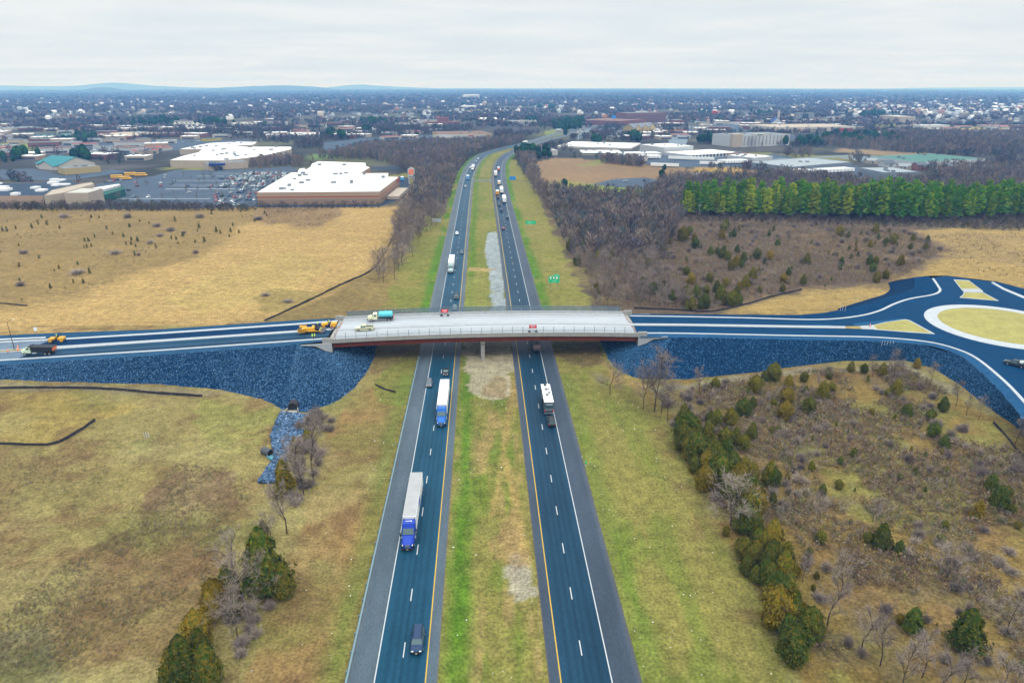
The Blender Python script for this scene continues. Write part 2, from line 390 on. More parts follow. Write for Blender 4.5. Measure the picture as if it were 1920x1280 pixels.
for off, wd, kk, msk in ((13.2, 2.6, 0.9, Y > 232), (13.0, 3.0, 0.35, Y < 190)):
    for o_ in (oL, oR):
        t = np.clip(1.5 - np.abs(o_ - off - wv * 2.5) / wd, 0, 1) * kk * msk * (Y < 900) * (o_ > 10.8); CL[:] = CL * (1 - t[:, None]) + np.array(col(98, 142, 44)) * t[:, None]
t = np.clip((lon - 0.5) / 0.12, 0, 1) * ((oR > 11) & (oR < 45) & (Y < 225)) * 0.5 * np.clip(1.3 - (oR - 11) / 26, 0.25, 1); CL[:] = CL * (1 - t[:, None]) + np.array(col(112, 140, 46)) * t[:, None]
t = np.clip((fbm(X, Y, 14, 4, 66) - 0.5) / 0.12, 0, 1) * ((oR > 11) & (oR < 45) & (Y > 235) & (Y < 520)) * 0.5; CL[:] = CL * (1 - t[:, None]) + np.array(col(176, 156, 96)) * t[:, None]
t = np.clip((fbm(X * 1.5, Y, 16, 4, 67) - 0.52) / 0.1, 0, 1) * ((oL > 11) & (oL < 40) & (Y > 235) & (Y < 620)) * 0.6; CL[:] = CL * (1 - t[:, None]) + np.array(col(176, 154, 92)) * t[:, None]
# bare earth and gravel in the median
zone([(868, 640), (960, 640), (966, 700), (962, 735), (925, 752), (890, 745), (875, 700)], col(202, 186, 160))
zone([(925, 700), (958, 712), (945, 745), (905, 742)], col(168, 132, 78), 0.5)
zone([(960, 1040), (1002, 1050), (1012, 1110), (985, 1130), (948, 1110), (940, 1075)], col(196, 184, 172), 0.75)
zone([(955, 950), (985, 985), (1000, 1060), (960, 1070), (930, 1050), (925, 1010)], col(186, 150, 104), 0.6)
zone([(914, 437), (931, 434), (940, 480), (949, 592), (920, 592), (918, 520), (909, 470)], col(178, 184, 192), crisp=True)
zone([(870, 592), (966, 592), (962, 645), (868, 645)], col(168, 158, 140), 0.9)
zone([(872, 520), (918, 520), (915, 590), (868, 590)], col(160, 156, 84), 0.7); zone([(880, 500), (925, 506), (915, 512), (880, 506)], col(206, 176, 120), 0.9)
for q in range(2):                         # wheel tracks through the median
    tr = [(924 + q * 12, 960), (940 + q * 12, 880), (950 + q * 14, 800), (962 + q * 12, 730)] if q == 0 else [(950, 860), (962, 920), (975, 980), (990, 1060)]
    a = resample([Vector((*P(u, v), 0)) for u, v in tr], 60)
    for p in a:
        dd = np.hypot(X - p.x, Y - p.y); t = np.clip(1.2 - dd / 0.9, 0, 0.5); i = t > 0; CL[i] = CL[i] * (1 - t[i, None]) + np.array(col(196, 162, 104)) * t[i, None]
sw = fbm(X * .35 + fbm(X, Y, 60, 2, 91) * 60, Y * 1.6 + fbm(X, Y, 70, 2, 92) * 50, 7, 4, 93); st_ = (Y > 235) & (Y < 560)
CL[st_] *= (0.86 + 0.28 * sw[st_])[:, None]
CL *= (0.86 + 0.28 * fbm(X, Y, 6, 3, 71))[:, None] * (0.84 + 0.32 * fbm(X, Y, 60, 3, 72))[:, None]

def covermat(name, f1=1.9, a1=0.5, f2=0.4, a2=0.3, rough=0.95, spec=0.1, bump=0.5, hue=0.55, bdist=0.15, stretch=(1, 1, 1)):
    m = bpy.data.materials.new(name); m.use_nodes = True; t = m.node_tree; b = t.nodes["Principled BSDF"]; nd = t.nodes.new; lk = t.links.new
    b.inputs["Roughness"].default_value = rough; b.inputs["Specular IOR Level"].default_value = spec
    at = nd("ShaderNodeAttribute"); at.attribute_name = "Col"; co = nd("ShaderNodeTexCoord")
    mp_ = nd("ShaderNodeMapping"); mp_.inputs["Scale"].default_value = stretch; lk(co.outputs["Object"], mp_.inputs[0])
    def nz_(s, lo, hi, d=4):
        n = nd("ShaderNodeTexNoise"); n.inputs["Scale"].default_value = s; n.inputs["Detail"].default_value = d; n.inputs["Roughness"].default_value = 0.62; lk(mp_.outputs[0], n.inputs["Vector"])
        r = nd("ShaderNodeMapRange"); r.inputs["From Min"].default_value = 0.3; r.inputs["From Max"].default_value = 0.7; r.inputs["To Min"].default_value = lo; r.inputs["To Max"].default_value = hi; lk(n.outputs["Fac"], r.inputs[0]); return n, r
    n1, r1 = nz_(f1, 1 - a1, 1 + a1, 6); n2, r2 = nz_(f2, 1 - a2, 1 + a2); n3, r3 = nz_(f2 * 2.3, 0, hue, 5)
    mu = nd("ShaderNodeMath"); mu.operation = 'MULTIPLY'; lk(r1.outputs[0], mu.inputs[0]); lk(r2.outputs[0], mu.inputs[1])
    s1 = nd("ShaderNodeVectorMath"); s1.operation = 'SCALE'; lk(at.outputs["Color"], s1.inputs[0]); lk(mu.outputs[0], s1.inputs["Scale"])
    g1 = nd("ShaderNodeVectorMath"); g1.operation = 'MULTIPLY'; lk(s1.outputs[0], g1.inputs[0]); g1.inputs[1].default_value = (0.80, 0.96, 0.66)
    mx_ = nd("ShaderNodeMix"); mx_.data_type = 'RGBA'; lk(r3.outputs[0], mx_.inputs["Factor"]); lk(s1.outputs[0], mx_.inputs["A"]); lk(g1.outputs[0], mx_.inputs["B"])
    lk(mx_.outputs["Result"], b.inputs["Base Color"])
    if bump:
        bp_ = nd("ShaderNodeBump"); bp_.inputs["Strength"].default_value = bump; bp_.inputs["Distance"].default_value = bdist; lk(n1.outputs["Fac"], bp_.inputs["Height"]); lk(bp_.outputs[0], b.inputs["Normal"])
    return m
M_ground = covermat("ground_cover", bump=0.7, bdist=0.25)
nx = len(xs); ny = len(ys); ii = np.arange((ny - 1) * nx).reshape(ny - 1, nx)[:, :-1].ravel()
tag(link("ground", npmesh("ground", np.c_[X, Y, Z], np.c_[ii, ii + 1, ii + nx + 1, ii + nx], [M_ground], CL, smooth=True)), kind="structure")
M_road = covermat("asphalt", f1=6, a1=0.2, f2=0.16, a2=0.2, rough=0.42, spec=0.06, bump=0.1, hue=0.0, bdist=0.02, stretch=(1, 0.25, 1))
M_newroad = covermat("new_asphalt", f1=5, a1=0.18, f2=0.15, a2=0.14, rough=0.75, spec=0.05, bump=0.25, hue=0.0, bdist=0.02)

def strip(name, c, n, offs, z, colors, mats, sgn, i0=0, i1=None):
    """long sheet following a carriageway; offs in metres from the yellow line, sgn -1 left / +1 right"""
    c = c[i0:i1]; n = n[i0:i1]; V = []; CO = []; k = len(offs)
    for j, (p, q) in enumerate(zip(c, n)):
        for o, cc in zip(offs, colors):
            x = p.x + q.x * o * sgn; y = p.y + q.y * o * sgn; V.append((x, y, curv(x, y) + z)); CO.append(cc)
    V = np.array(V); b = np.arange((len(c) - 1) * k).reshape(-1, k)[:, :-1].ravel()
    Fq = np.c_[b, b + 1, b + k + 1, b + k] if sgn > 0 else np.c_[b + k, b + k + 1, b + 1, b]
    return link(name, npmesh(name, V, Fq, mats, np.array(CO)))
def dense(c, step=6.0):
    L_ = sum((b - a).length for a, b in zip(c, c[1:])); return resample(c, int(L_ / step))
dL = dense(cL); dR = dense(cR); dnL = nrm(dL); dnR = nrm(dR)
def lanes(base, sh, edge):
    offs = [-1.75, -1.45, -0.35, -0.1, 0.3, 1.0, 1.5, 2.2, 2.7, 3.3, 3.72, 3.78, 4.2, 4.8, 5.3, 6.0, 6.6, 7.2, 7.45, 7.7, 9.2, 10.8, 11.1, 11.9]
    f = [1.25, 1, 1, 1.0, 1.08, 1.02, .80, 1.08, .82, 1.06, .72, .72, 1.08, .80, 1.06, .78, 1.04, 1.06, 1.0, 1.0, 1.03, .95, 1.15, 1.5]
    cs = []
    for o, k in zip(offs, f):
        b = base if 0 <= o <= 7.5 else sh
        if o > 11.5 or o < -1.7: b = edge
        cs.append(np.array(b) * (k if b is not edge else 1))
    return offs, cs
offs, cs = lanes(col(36, 90, 118), col(104, 120, 132), col(128, 122, 116))
tag(strip("road", dL, dnL, offs, 0.06, cs, [M_road], -1), kind="structure")
offs, cs = lanes(col(38, 78, 104), col(82, 96, 112), col(110, 108, 112))
tag(strip("road", dR, dnR, offs, 0.06, cs, [M_road], 1), kind="structure")
M_white = mat("white_marking", col(235, 240, 242), 0.6, 0.3, noise=0.12, scale=3); M_yel = mat("yellow_marking", col(250, 206, 62), 0.6, 0.3, noise=0.1, scale=3)
for c, n, s in ((dL, dnL, -1), (dR, dnR, 1)):
    tag(strip("lane_marking", c, n, [-0.09, 0.09], 0.066, [(1, 1, 1)] * 2, [M_yel], s), kind="structure")
    tag(strip("lane_marking", c, n, [7.42, 7.6], 0.066, [(1, 1, 1)] * 2, [M_white], s), kind="structure")
    fine = resample(c, int(sum((b - a).length for a, b in zip(c, c[1:])) / 3.05)); fn = nrm(fine); mb = MB()
    for i in range(0, len(fine) - 1, 4):
        q = []
        for j, o in ((i, 3.66), (i, 3.84), (i + 1, 3.84), (i + 1, 3.66)):
            x = fine[j].x + fn[j].x * o * s; y = fine[j].y + fn[j].y * o * s; q.append((x, y, curv(x, y) + 0.066))
        mb.add(q, [(0, 1, 2, 3)])
    tag(mb.build("lane_marking", M_white), kind="structure")
# paved crossover in the median
mb = MB(); pts = [(-36.9, 640), (-18, 640), (-17.6, 628), (-14.6, 618), (-17.6, 650), (-18.6, 654), (-36, 650), (-37.4, 664), (-38.6, 664), (-36.6, 640)]
mb.poly([(x, y, 0.04 + curv(x, y)) for x, y in [(-37.2, 664), (-37.4, 630), (-36, 636), (-21, 636), (-15.9, 610), (-18.9, 655), (-21, 644), (-35.5, 645)]])
tag(mb.build("paving", mat("old_paving", col(124, 132, 142), 0.8, noise=0.1, scale=0.5)), kind="structure")

# ---- approach roads (heights from the map of the photograph)
def LP(lst): return [Pz(u, v, zL) for u, v in lst]
def RP(lst): return [Pz(u, v, zR) for u, v in lst]
def ext(pts, d0=60):
    a = pts[0] + (pts[0] - pts[1]).normalized() * d0; return [a] + pts
def fixz(pts, zf, dz=0): return [Vector((p.x, p.y, zf(p.x) + dz)) for p in pts]
def band(name, A, B, m, n=60, dz=0.0, zf=None, colr=None, rows=2):
    A = resample(A, n); B = resample(B, n); V = []
    for i in range(n):
        for k in range(rows):
            p = A[i].lerp(B[i], k / (rows - 1)); V.append((p.x, p.y, (zf(p.x) if zf else p.z) + dz))
    b = np.arange((n - 1) * rows).reshape(-1, rows)[:, :-1].ravel()
    Fq = np.c_[b, b + rows, b + rows + 1, b + 1]
    V = np.array(V); v0 = V[Fq[:, 1]] - V[Fq[:, 0]]; v1 = V[Fq[:, 3]] - V[Fq[:, 0]]
    if np.sum(v0[:, 0] * v1[:, 1] - v0[:, 1] * v1[:, 0]) < 0: Fq = Fq[:, ::-1]
    return tag(link(name, npmesh(name, V, Fq, [m], None if colr is None else np.tile(np.array(colr), (len(V), 1)))), kind="structure")
def kerb(name, A, B, m, h=0.14, n=70, zf=None):
    A = resample(A, n); B = resample(B, n); mb = MB(); rings = []
    for a, b in zip(A, B):
        za = zf(a.x) if zf else a.z; zb = zf(b.x) if zf else b.z
        rings.append([(a.x, a.y, za - 0.2), (a.x, a.y, za + h), (b.x, b.y, zb + h), (b.x, b.y, zb - 0.2)])
    mb.loft(rings); return tag(mb.build(name, m), kind="structure")
M_conc = mat("concrete", col(214, 218, 222), 0.85, 0.2, noise=0.09, scale=0.8); M_kerb = mat("kerb_concrete", col(226, 232, 238), 0.85, 0.2, noise=0.08, scale=0.7)
M_concd = mat("weathered_concrete", col(196, 194, 188), 0.85, 0.2, noise=0.12, scale=0.6)
NEWC = col(16, 58, 92); OLDC = col(86, 104, 124); STC = col(70, 92, 116)
M_stone = covermat("crushed_stone", f1=3.5, a1=0.55, f2=0.5, a2=0.2, rough=0.9, spec=0.04, bump=0.9, hue=0.0, bdist=0.25)
M_grass2 = covermat("seeded_grass", f1=2.5, a1=0.25, f2=0.3, a2=0.15, bump=0.3)
M_straw = covermat("straw_strip", f1=2.5, a1=0.2, f2=0.3, a2=0.12, bump=0.3, hue=0.1)
# left: lines from near to far
def off(pts, d):
    n = nrm([p.copy() for p in pts]); return [p - q * d for p, q in zip(pts, n)]
k1 = ext(LP([(0, 676.7), (300, 658), (560, 639.6), (611, 636)]))
k1b = [p + Vector((0, 1.0, 0)) for p in k1]; k1d = resample(k1, 60); sh0 = [p + Vector((0, -lerp(1.0, 3.0, min(1, max(0, (-59 - p.x) / 13))), -0.25)) for p in k1d]
m1 = ext(LP([(0, 661.5), (100, 654.8), (300, 640.8), (622, 618.8)])); m2 = ext(LP([(0, 656.5), (100, 649.6), (300, 637.0), (626, 615.2)]))
f1 = ext(LP([(0, 643), (119, 637), (300, 626.4), (560, 609), (634, 603)])); f2 = ext(LP([(0, 640.5), (119, 634.5), (300, 623.6), (560, 606.2), (634, 600.6)]))
s2 = ext(LP([(0, 629), (109, 623.6), (300, 617.3), (560, 600), (634, 596)]))
endL = lambda: None
band("shoulder", sh0, k1d, M_stone, dz=0.0, zf=None, colr=col(60, 104, 142))
kerb("kerb", k1, k1b, M_kerb, zf=zL)
band("road", k1b, m1, M_newroad, zf=zL, colr=col(52, 92, 122), rows=3)
kerb("kerb", m1, [p + Vector((0, 0.5, 0)) for p in m1], M_kerb, zf=zL)
kerb("kerb", [p + Vector((0, -0.5, 0)) for p in m2], m2, M_kerb, zf=zL)
ms = resample(m1, 100)[47:]; mt = resample(m2, 100)[47:]
a_ = [p + Vector((0, .5, 0)) for p in resample(m1, 100)]; b_ = [p + Vector((0, -.5, 0)) for p in resample(m2, 100)]
band("median", a_[46:], b_[46:], M_conc, zf=zL, dz=0.12); band("median", a_[:47], b_[:47], M_straw, zf=zL, dz=0.10, colr=col(178, 164, 116))
band("road", m2, f1, M_newroad, zf=zL, colr=col(2, 62, 106), rows=3)
kerb("kerb", f1, f2, M_kerb, zf=zL)
band("shoulder", f2, s2, M_stone, zf=zL, colr=col(52, 98, 136))
# worn wheel bands on the older lane
for t0, t1, c_ in ((0.18, 0.3, col(54, 74, 98)), (0.62, 0.74, col(40, 80, 110)), (0.44, 0.5, col(80, 112, 138))):
    A = resample(k1b, 60); B = resample(m1, 60)
    band("road", [a.lerp(b, t0) for a, b in zip(A, B)], [a.lerp(b, t1) for a, b in zip(A, B)], M_newroad, zf=zL, dz=0.006, colr=c_)
# older pavement west of the joint (lies at the frame's edge)
band("road", LP([(-160, 688), (0, 676.2), (28, 674.2)]), LP([(-160, 671), (0, 661.9), (64, 657.8)]), M_road, zf=zL, dz=0.012, colr=col(122, 146, 168))
band("road", LP([(-160, 667), (0, 656), (58, 652)]), LP([(-160, 652), (0, 643.4), (92, 638.8)]), M_road, zf=zL, dz=0.012, colr=col(128, 150, 172))
band("pavement", LP([(-160, 646), (0, 638.5), (86, 634.5)]), LP([(-160, 643), (0, 635.6), (86, 631.8)]), M_kerb, zf=zL, dz=0.16)
# right: lines
r1 = RP([(1196, 625.5), (1280, 626), (1480, 630), (1613, 632.3), (1680, 635.7), (1747, 643), (1797, 656.7), (1830, 673), (1873, 708), (1907, 742), (1952, 796), (2010, 880)])
r1 = catmull(r1, 6); r1b = [p for p in r1]
def shift(pts, d): n = nrm([p.copy() for p in pts]); return [p + q * d for p, q in zip(pts, n)]
r_in = shift(r1, -0.9); r_sh = shift(r1, 3.2)
kf = catmull(RP([(1180, 591.5), (1280, 593), (1400, 595.4), (1533, 598.4), (1607, 592), (1647, 582), (1673, 570), (1703, 560), (1747, 552), (1760, 545), (1757, 537), (1747, 522)]), 6)
kf_in = shift(kf, 0.9); kf_sh = RP([(1180, 588.3), (1280, 589), (1493, 590.5), (1540, 587), (1580, 580), (1620, 571), (1647, 562), (1680, 552), (1710, 543), (1716, 533), (1713, 520), (1740, 517.5)])
band("shoulder", r1, r_sh, M_stone, colr=col(50, 104, 150)); kerb("kerb", r1, r_in, M_kerb)
kerb("kerb", kf, kf_in, M_kerb)
band("shoulder", kf, kf_sh, M_stone, n=90, colr=col(10, 70, 114), dz=.012)
q0 = RP([(1747, 522)])[0]
road = r_in + [Vector((142, 122, 5)), Vector((215, 118, 5)), Vector((235, 200, 5)), Vector((250, 235, 5)), Vector((235, 262, 5))]
road += RP([(1960, 556), (1920, 541), (1863, 528), (1773, 517), (1747, 521)]) + list(reversed(kf_in))
V_ = [(p.x, p.y, p.z if p.x < 118 else zR(p.x)) for p in road]
mb = MB(); mb.poly(V_); me_ = mb.mesh("road", [M_newroad]); at_ = me_.color_attributes.new("Col", 'FLOAT_COLOR', 'POINT')
for dd in at_.data: dd.color = (*col(4, 72, 116), 1)
tag(link("road", me_), kind="structure")
band("road", RP([(1440, 612), (1600, 606), (1690, 597)]), RP([(1440, 615), (1600, 611), (1700, 600)]), M_newroad, dz=0.006, colr=col(36, 104, 150))
ra = RP([(1182, 606.8), (1280, 607.4), (1585, 612)]); rb = RP([(1182, 610.6), (1280, 611.2), (1585, 616)])
kerb("median", ra, rb, M_conc, h=0.16)
band("median", RP([(1585, 612), (1612, 611.4)]), RP([(1585, 616), (1615, 617)]), M_straw, dz=.1, colr=col(190, 170, 110)); kerb("median", RP([(1612, 611.4), (1633, 610.2)]), RP([(1615, 617), (1640, 618)]), M_conc, h=0.16)
def island(name, pts, hgt, m, c, rim=0.5):
    cx = sum(p.x for p in pts) / len(pts); cy_ = sum(p.y for p in pts) / len(pts)
    mb = MB(); ring = lambda s, z: [(cx + (p.x - cx) * s, cy_ + (p.y - cy_) * s, p.z + z) for p in pts]
    s = 1 - rim / 6.0
    mb.loft([ring(1, -0.1), ring(1, 0.15), ring(s, 0.16)], 0, cap=False); tag(mb.build("kerb", M_kerb), kind="structure")
    mb = MB(); mb.poly(ring(s, 0.15)); me = mb.mesh(name, [m]); a = me.color_attributes.new("Col", 'FLOAT_COLOR', 'POINT')
    for d_ in a.data: d_.color = (*c, 1)
    tag(link(name, me), kind="structure")
GRC = col(206, 192, 120)
island("traffic_island", RP([(1633, 610.5), (1660, 604.5), (1697, 599), (1706, 601), (1753, 626.5), (1700, 623), (1640, 618.2)]), 0.15, M_grass2, GRC)
island("traffic_island", RP([(1788, 524.5), (1816, 526), (1843, 546), (1842, 547.5), (1807, 546.5), (1804, 545)]), 0.15, M_grass2, GRC)
island("traffic_island", RP([(1807, 548), (1844, 549), (1873, 564.5), (1799, 558.2), (1806, 552)]), 0.15, M_grass2, GRC)
band("pavement", RP([(1803, 542), (1835, 542.5)]), RP([(1806, 548), (1844, 548.8)]), M_conc, dz=0.19)
kerb("kerb", RP([(1858, 530), (1880, 543), (1920, 560), (1960, 575)]), RP([(1862, 529), (1884, 541), (1924, 557.5), (1964, 572)]), M_kerb)
band("shoulder", RP([(1862, 528.8), (1884, 541), (1924, 557)]), RP([(1866, 527), (1920, 541), (1940, 546)]), M_stone, colr=col(10, 70, 114), dz=.012)
island("traffic_island", RP([(1908, 676), (1960, 676), (1990, 720), (1950, 722), (1920, 690)]), 0.15, M_grass2, GRC)
# roundabout
RC = Vector((168.33, 220.42, 5.0)); RR = 23.95; nn_ = 72
def circ(r, z): return [(RC.x + r * math.cos(2 * math.pi * i / nn_), RC.y + r * math.sin(2 * math.pi * i / nn_), RC.z + z) for i in range(nn_)]
mb = MB(); mb.loft([circ(RR, -0.1), circ(RR, 0.1), circ(RR - 0.4, 0.13), circ(19.8, 0.28), circ(19.75, 0.18)], 0, cap=False); tag(mb.build("truck_apron", M_kerb), kind="structure")
mb = MB(); mb.loft([circ(19.76, 0.2), circ(17, 0.42), circ(14, 0.56), circ(8, 0.85), circ(2, 0.98), circ(.1, 1.0)], 0, cap=False); me_ = mb.mesh("roundabout_island", [M_grass2], smooth=True); a = me_.color_attributes.new("Col", 'FLOAT_COLOR', 'POINT')
for d_ in a.data: d_.color = (*GRC, 1)
tag(link("roundabout_island", me_), kind="structure")

# ---- stone embankments: loft from shoulder edge to toe
STONES = []
def embank(top, toe, rows, colr, n=150, sink=-0.35, seed=0, rough=0.3, rec=True):
    A = resample(top, n); B = resample(toe, n); V = []
    for i in range(n):
        for k in range(rows):
            t = k / (rows - 1); p = A[i].lerp(B[i], t); z = lerp(A[i].z, B[i].z + sink, t)
            V.append((p.x, p.y, z))
    V = np.array(V); V[:, 2] += (fbm(V[:, 0], V[:, 1], 1.6, 2, seed) - 0.5) * rough * np.tile(np.r_[0, np.ones(rows - 1)], n)
    c = np.tile(np.array(colr), (len(V), 1)) * (0.75 + 0.5 * fbm(V[:, 0], V[:, 1], 7, 4, seed + 5))[:, None]
    b = np.arange((n - 1) * rows).reshape(-1, rows)[:, :-1].ravel(); Fq = np.c_[b, b + rows, b + rows + 1, b + 1]
    v0 = V[Fq[:, 1]] - V[Fq[:, 0]]; v1 = V[Fq[:, 3]] - V[Fq[:, 0]]
    if np.sum(v0[:, 0] * v1[:, 1] - v0[:, 1] * v1[:, 0]) < 0: Fq = Fq[:, ::-1]
    if rec: STONES.append(V.reshape(n, rows, 3))
    return tag(link("embankment", npmesh("embankment", V, Fq, [M_stone], c)), kind="structure")
def g(u, v): x, y = P(u, v); return Vector((x, y, 0))
SC_ = col(14, 58, 98)
left_top = [sh0[i] for i in (0, 16, 24, 29, 34, 39, 45, 49, 53, 56)] + [bp(-9.5, -.5, -.35), bp(-5, -.5, -1.3), bp(-2.2, -.5, -2.7), bp(0.0, -.45, -3.4), bp(0.6, 4, -3.0), bp(0.6, 12, -2.8), bp(0.6, 20, -2.8), bp(0.0, 23.5, -1.8)]
left_toe = [g(-330, 735), g(-100, 719), g(15, 713), g(100, 717), g(200, 720), g(300, 722), g(417, 733), g(460, 743), g(493, 752), g(524, 770), g(552, 778), g(582, 779), g(635, 755), g(668, 730), g(692, 698), g(704, 672), g(714, 640), g(720, 616)]
lt_top = left_top
def pairs(top, toe, per=12):
    A = []; B = []
    for i in range(len(top) - 1):
        for k in range(per): A.append(top[i].lerp(top[i + 1], k / per)); B.append(toe[i].lerp(toe[i + 1], k / per))
    return A + [top[-1]], B + [toe[-1]]
def embank2(top, toe, **k):
    A, B = pairs(top, toe, 14); n = len(A)
    global resample; r_ = resample; resample = lambda p, q: p
    try: return embank(A, B, n=n, **k)
    finally: resample = r_
embank2(lt_top[:len(left_toe)], left_toe, rows=26, colr=SC_, seed=101)
rt_top = [bp(BLEN, 23.5, -1.8), bp(BLEN - .6, 20, -2.8), bp(BLEN - .6, 12, -2.8), bp(BLEN - .6, 4, -3.0), bp(BLEN, -.45, -3.4), bp(BLEN + 2.2, -.5, -2.7), bp(BLEN + 5, -.5, -1.3), bp(BLEN + 9.5, -.5, -.35)]
rs = resample(r_sh, 100); rt_top += [rs[6], rs[14], rs[22], rs[34], rs[43], rs[52], rs[59], rs[66], rs[73], rs[82], rs[99]]
rt_toe = [g(1112, 612), g(1118, 625), g(1123, 640), g(1130, 655), g(1136, 672), g(1148, 688), g(1162, 699), g(1182, 708), g(1210, 712), g(1280, 713), g(1420, 699), g(1497, 687), g(1580, 677), g(1697, 676), g(1747, 690), g(1797, 720), g(1847, 760), g(1925, 812), g(2010, 930)]
embank2(rt_top, rt_toe, rows=26, colr=SC_, seed=131)
# back slopes of both fills (away from the camera)
bk = resample(s2, 30); embank(bk, [p + Vector((0, 2.2 * p.z + 0.5, -p.z)) for p in bk], rows=8, colr=SC_, n=80, seed=151, rec=False)
bk = resample(kf_sh, 40); embank(bk, [p + Vector((-(5 if i > 22 else 0), 11, -p.z)) for i, p in enumerate(bk)], rows=8, colr=SC_, n=80, seed=161, rec=False)
bk = [Vector((q.x, q.y, 5.0)) for q in RP([(1713, 520), (1740, 517), (1773, 516.5), (1863, 527), (1920, 541), (1960, 556)])] + [Vector((262, 240, 5)), Vector((250, 190, 5)), Vector((225, 112, 5)), Vector((150, 112, 5)), Vector((r1[-1].x + 2, r1[-1].y - 4, 5))]
bc = Vector((190, 205, 0)); embank(bk, [Vector((p.x + (p.x - bc.x) * 0.16, p.y + (p.y - bc.y) * 0.16, 0)) for p in bk], rows=8, colr=SC_, n=110, seed=171, rec=False)
# stone lined channel below the left fill
ch_l = [g(527, 773), g(517, 795), g(508, 820), g(513, 845), g(515, 860), g(500, 880), g(484, 905)]; ch_r = [g(582, 779), g(576, 795), g(565, 820), g(556, 848), g(535, 868), g(522, 885), g(514, 905)]
A = resample(ch_l, 60); B = resample(ch_r, 60); V = []
for i in range(60):
    for k in range(12): t = k / 11; p = A[i].lerp(B[i], t); V.append((p.x, p.y, 0.28 - 0.25 * math.sin(t * math.pi)))
V = np.array(V); V[:, 2] += G(V[0, 0], V[0, 1]) + np.maximum(0, relief(V[:, 0], V[:, 1])); b = np.arange(59 * 12).reshape(-1, 12)[:, :-1].ravel()
tag(link("stone_channel", npmesh("stone_channel", V, np.c_[b, b + 1, b + 13, b + 12][:, ::-1], [M_stone], np.tile(np.array(col(52, 92, 132)), (len(V), 1)))), kind="structure")
STONES.append(V.reshape(60, 12, 3))
# loose stones lying on the slopes, far too many to count
icoV = np.array([(0, 0, 1), (.89, 0, .45), (.28, .85, .45), (-.72, .53, .45), (-.72, -.53, .45), (.28, -.85, .45), (.72, .53, -.45), (-.28, .85, -.45), (-.89, 0, -.45), (-.28, -.85, -.45), (.72, -.53, -.45), (0, 0, -1)])
icoF = np.array([(0, 1, 2), (0, 2, 3), (0, 3, 4), (0, 4, 5), (0, 5, 1), (1, 6, 2), (2, 7, 3), (3, 8, 4), (4, 9, 5), (5, 10, 1), (2, 6, 7), (3, 7, 8), (4, 8, 9), (5, 9, 10), (1, 10, 6), (6, 11, 7), (7, 11, 8), (8, 11, 9), (9, 11, 10), (10, 11, 6)])
def merge(tv, tf, pos, scl, rot, cols):
    """many transformed copies of one small shape in one mesh: returns vertices, faces, colours"""
    n = len(pos); c = np.cos(rot)[:, None]; s = np.sin(rot)[:, None]; q = tv[None] * scl[:, None, :]
    X_ = q[:, :, 0] * c - q[:, :, 1] * s; Y_ = q[:, :, 0] * s + q[:, :, 1] * c
    V = np.stack([X_, Y_, q[:, :, 2]], 2) + pos[:, None, :]
    Fq = tf[None] + (np.arange(n) * len(tv))[:, None, None]
    return V.reshape(-1, 3), Fq.reshape(-1, tf.shape[1]), np.repeat(cols, len(tv), axis=0)
VV = []; FF = []; CC = []; bs = 0
for idx, (Gd, num, size, base) in enumerate(zip(STONES, (42000, 36000, 6500), (0.16, 0.155, 0.33), (col(70, 110, 148), col(58, 104, 146), col(92, 122, 156)))):
    a = rng.random(num) * (Gd.shape[0] - 1.01); b = rng.random(num) * (Gd.shape[1] - 1.01); i = a.astype(int); j = b.astype(int)
    pos = Gd[i, j] + (Gd[i + 1, j] - Gd[i, j]) * (a - i)[:, None] + (Gd[i, j + 1] - Gd[i, j]) * (b - j)[:, None]; pos[:, 2] += 0.02
    s = size * (0.5 + rng.random(num) ** 2)[:, None] * (0.7 + 0.6 * rng.random((num, 3))); s[:, 2] *= 0.75
    k = 0.4 + 1.5 * rng.random((num, 1)) ** 1.6 + (rng.random((num, 1)) < .2) * np.array([[2.6, 1.7, 1.3]]) * rng.random((num, 1))
    v, f, c = merge(icoV, icoF, pos, s, rng.random(num) * 6.28, np.array(base) * k); VV.append(v); FF.append(f + bs); CC.append(c); bs += len(v)
M_vc = covermat("loose_stone", f1=8, a1=0.15, f2=1.0, a2=0.1, rough=0.85, spec=0.05, bump=0, hue=0)
tag(link("riprap_stones", npmesh("riprap_stones", np.concatenate(VV), np.concatenate(FF), [M_vc], np.concatenate(CC))), "blue grey riprap stones loose on the fill slopes", "riprap", kind="stuff")

# ------------------------------------------------------------------ bridge
M_rust = mat("weathering_steel", col(134, 62, 38), 0.8, 0.2, noise=0.22, scale=0.35, stretch=(1, 1, 2)); M_deck = mat("deck_concrete", col(220, 226, 232), 0.85, 0.2, noise=0.09, scale=0.3, stretch=(.25, 1, 1))
M_fence = mat("galvanised_mesh", col(140, 166, 180), 0.6, 0.2, alpha=0.42); M_galv = mat("galvanised_steel", col(150, 164, 176), 0.45, 0.5, metallic=0.3); M_fence_n = mat("open_wire_mesh", col(150, 168, 180), 0.5, 0.4, alpha=0.07)
M_dark = mat("joint_seal", col(70, 74, 78), 0.8)
br = thing("bridge", "new concrete overpass with rust brown steel girders crossing the highway", "bridge", tuple(BA), BANG)
def bl(s, t, z): return (s, t, z)
S = np.linspace(0, BLEN, 33)
def blong(mb, prof, s0=0.0, s1=BLEN, n=32, m=0):
    """long member: profile (t, dz) swept along the cambered bridge"""
    mb.loft([[(s, t, bz(s) + z) for t, z in prof] for s in np.linspace(s0, s1, n + 1)], m); return mb
blong(MB(), [(0.05, -0.28), (0.05, 0.0), (BW - 0.05, 0.0), (BW - 0.05, -0.28)]).build("deck", M_deck, br)
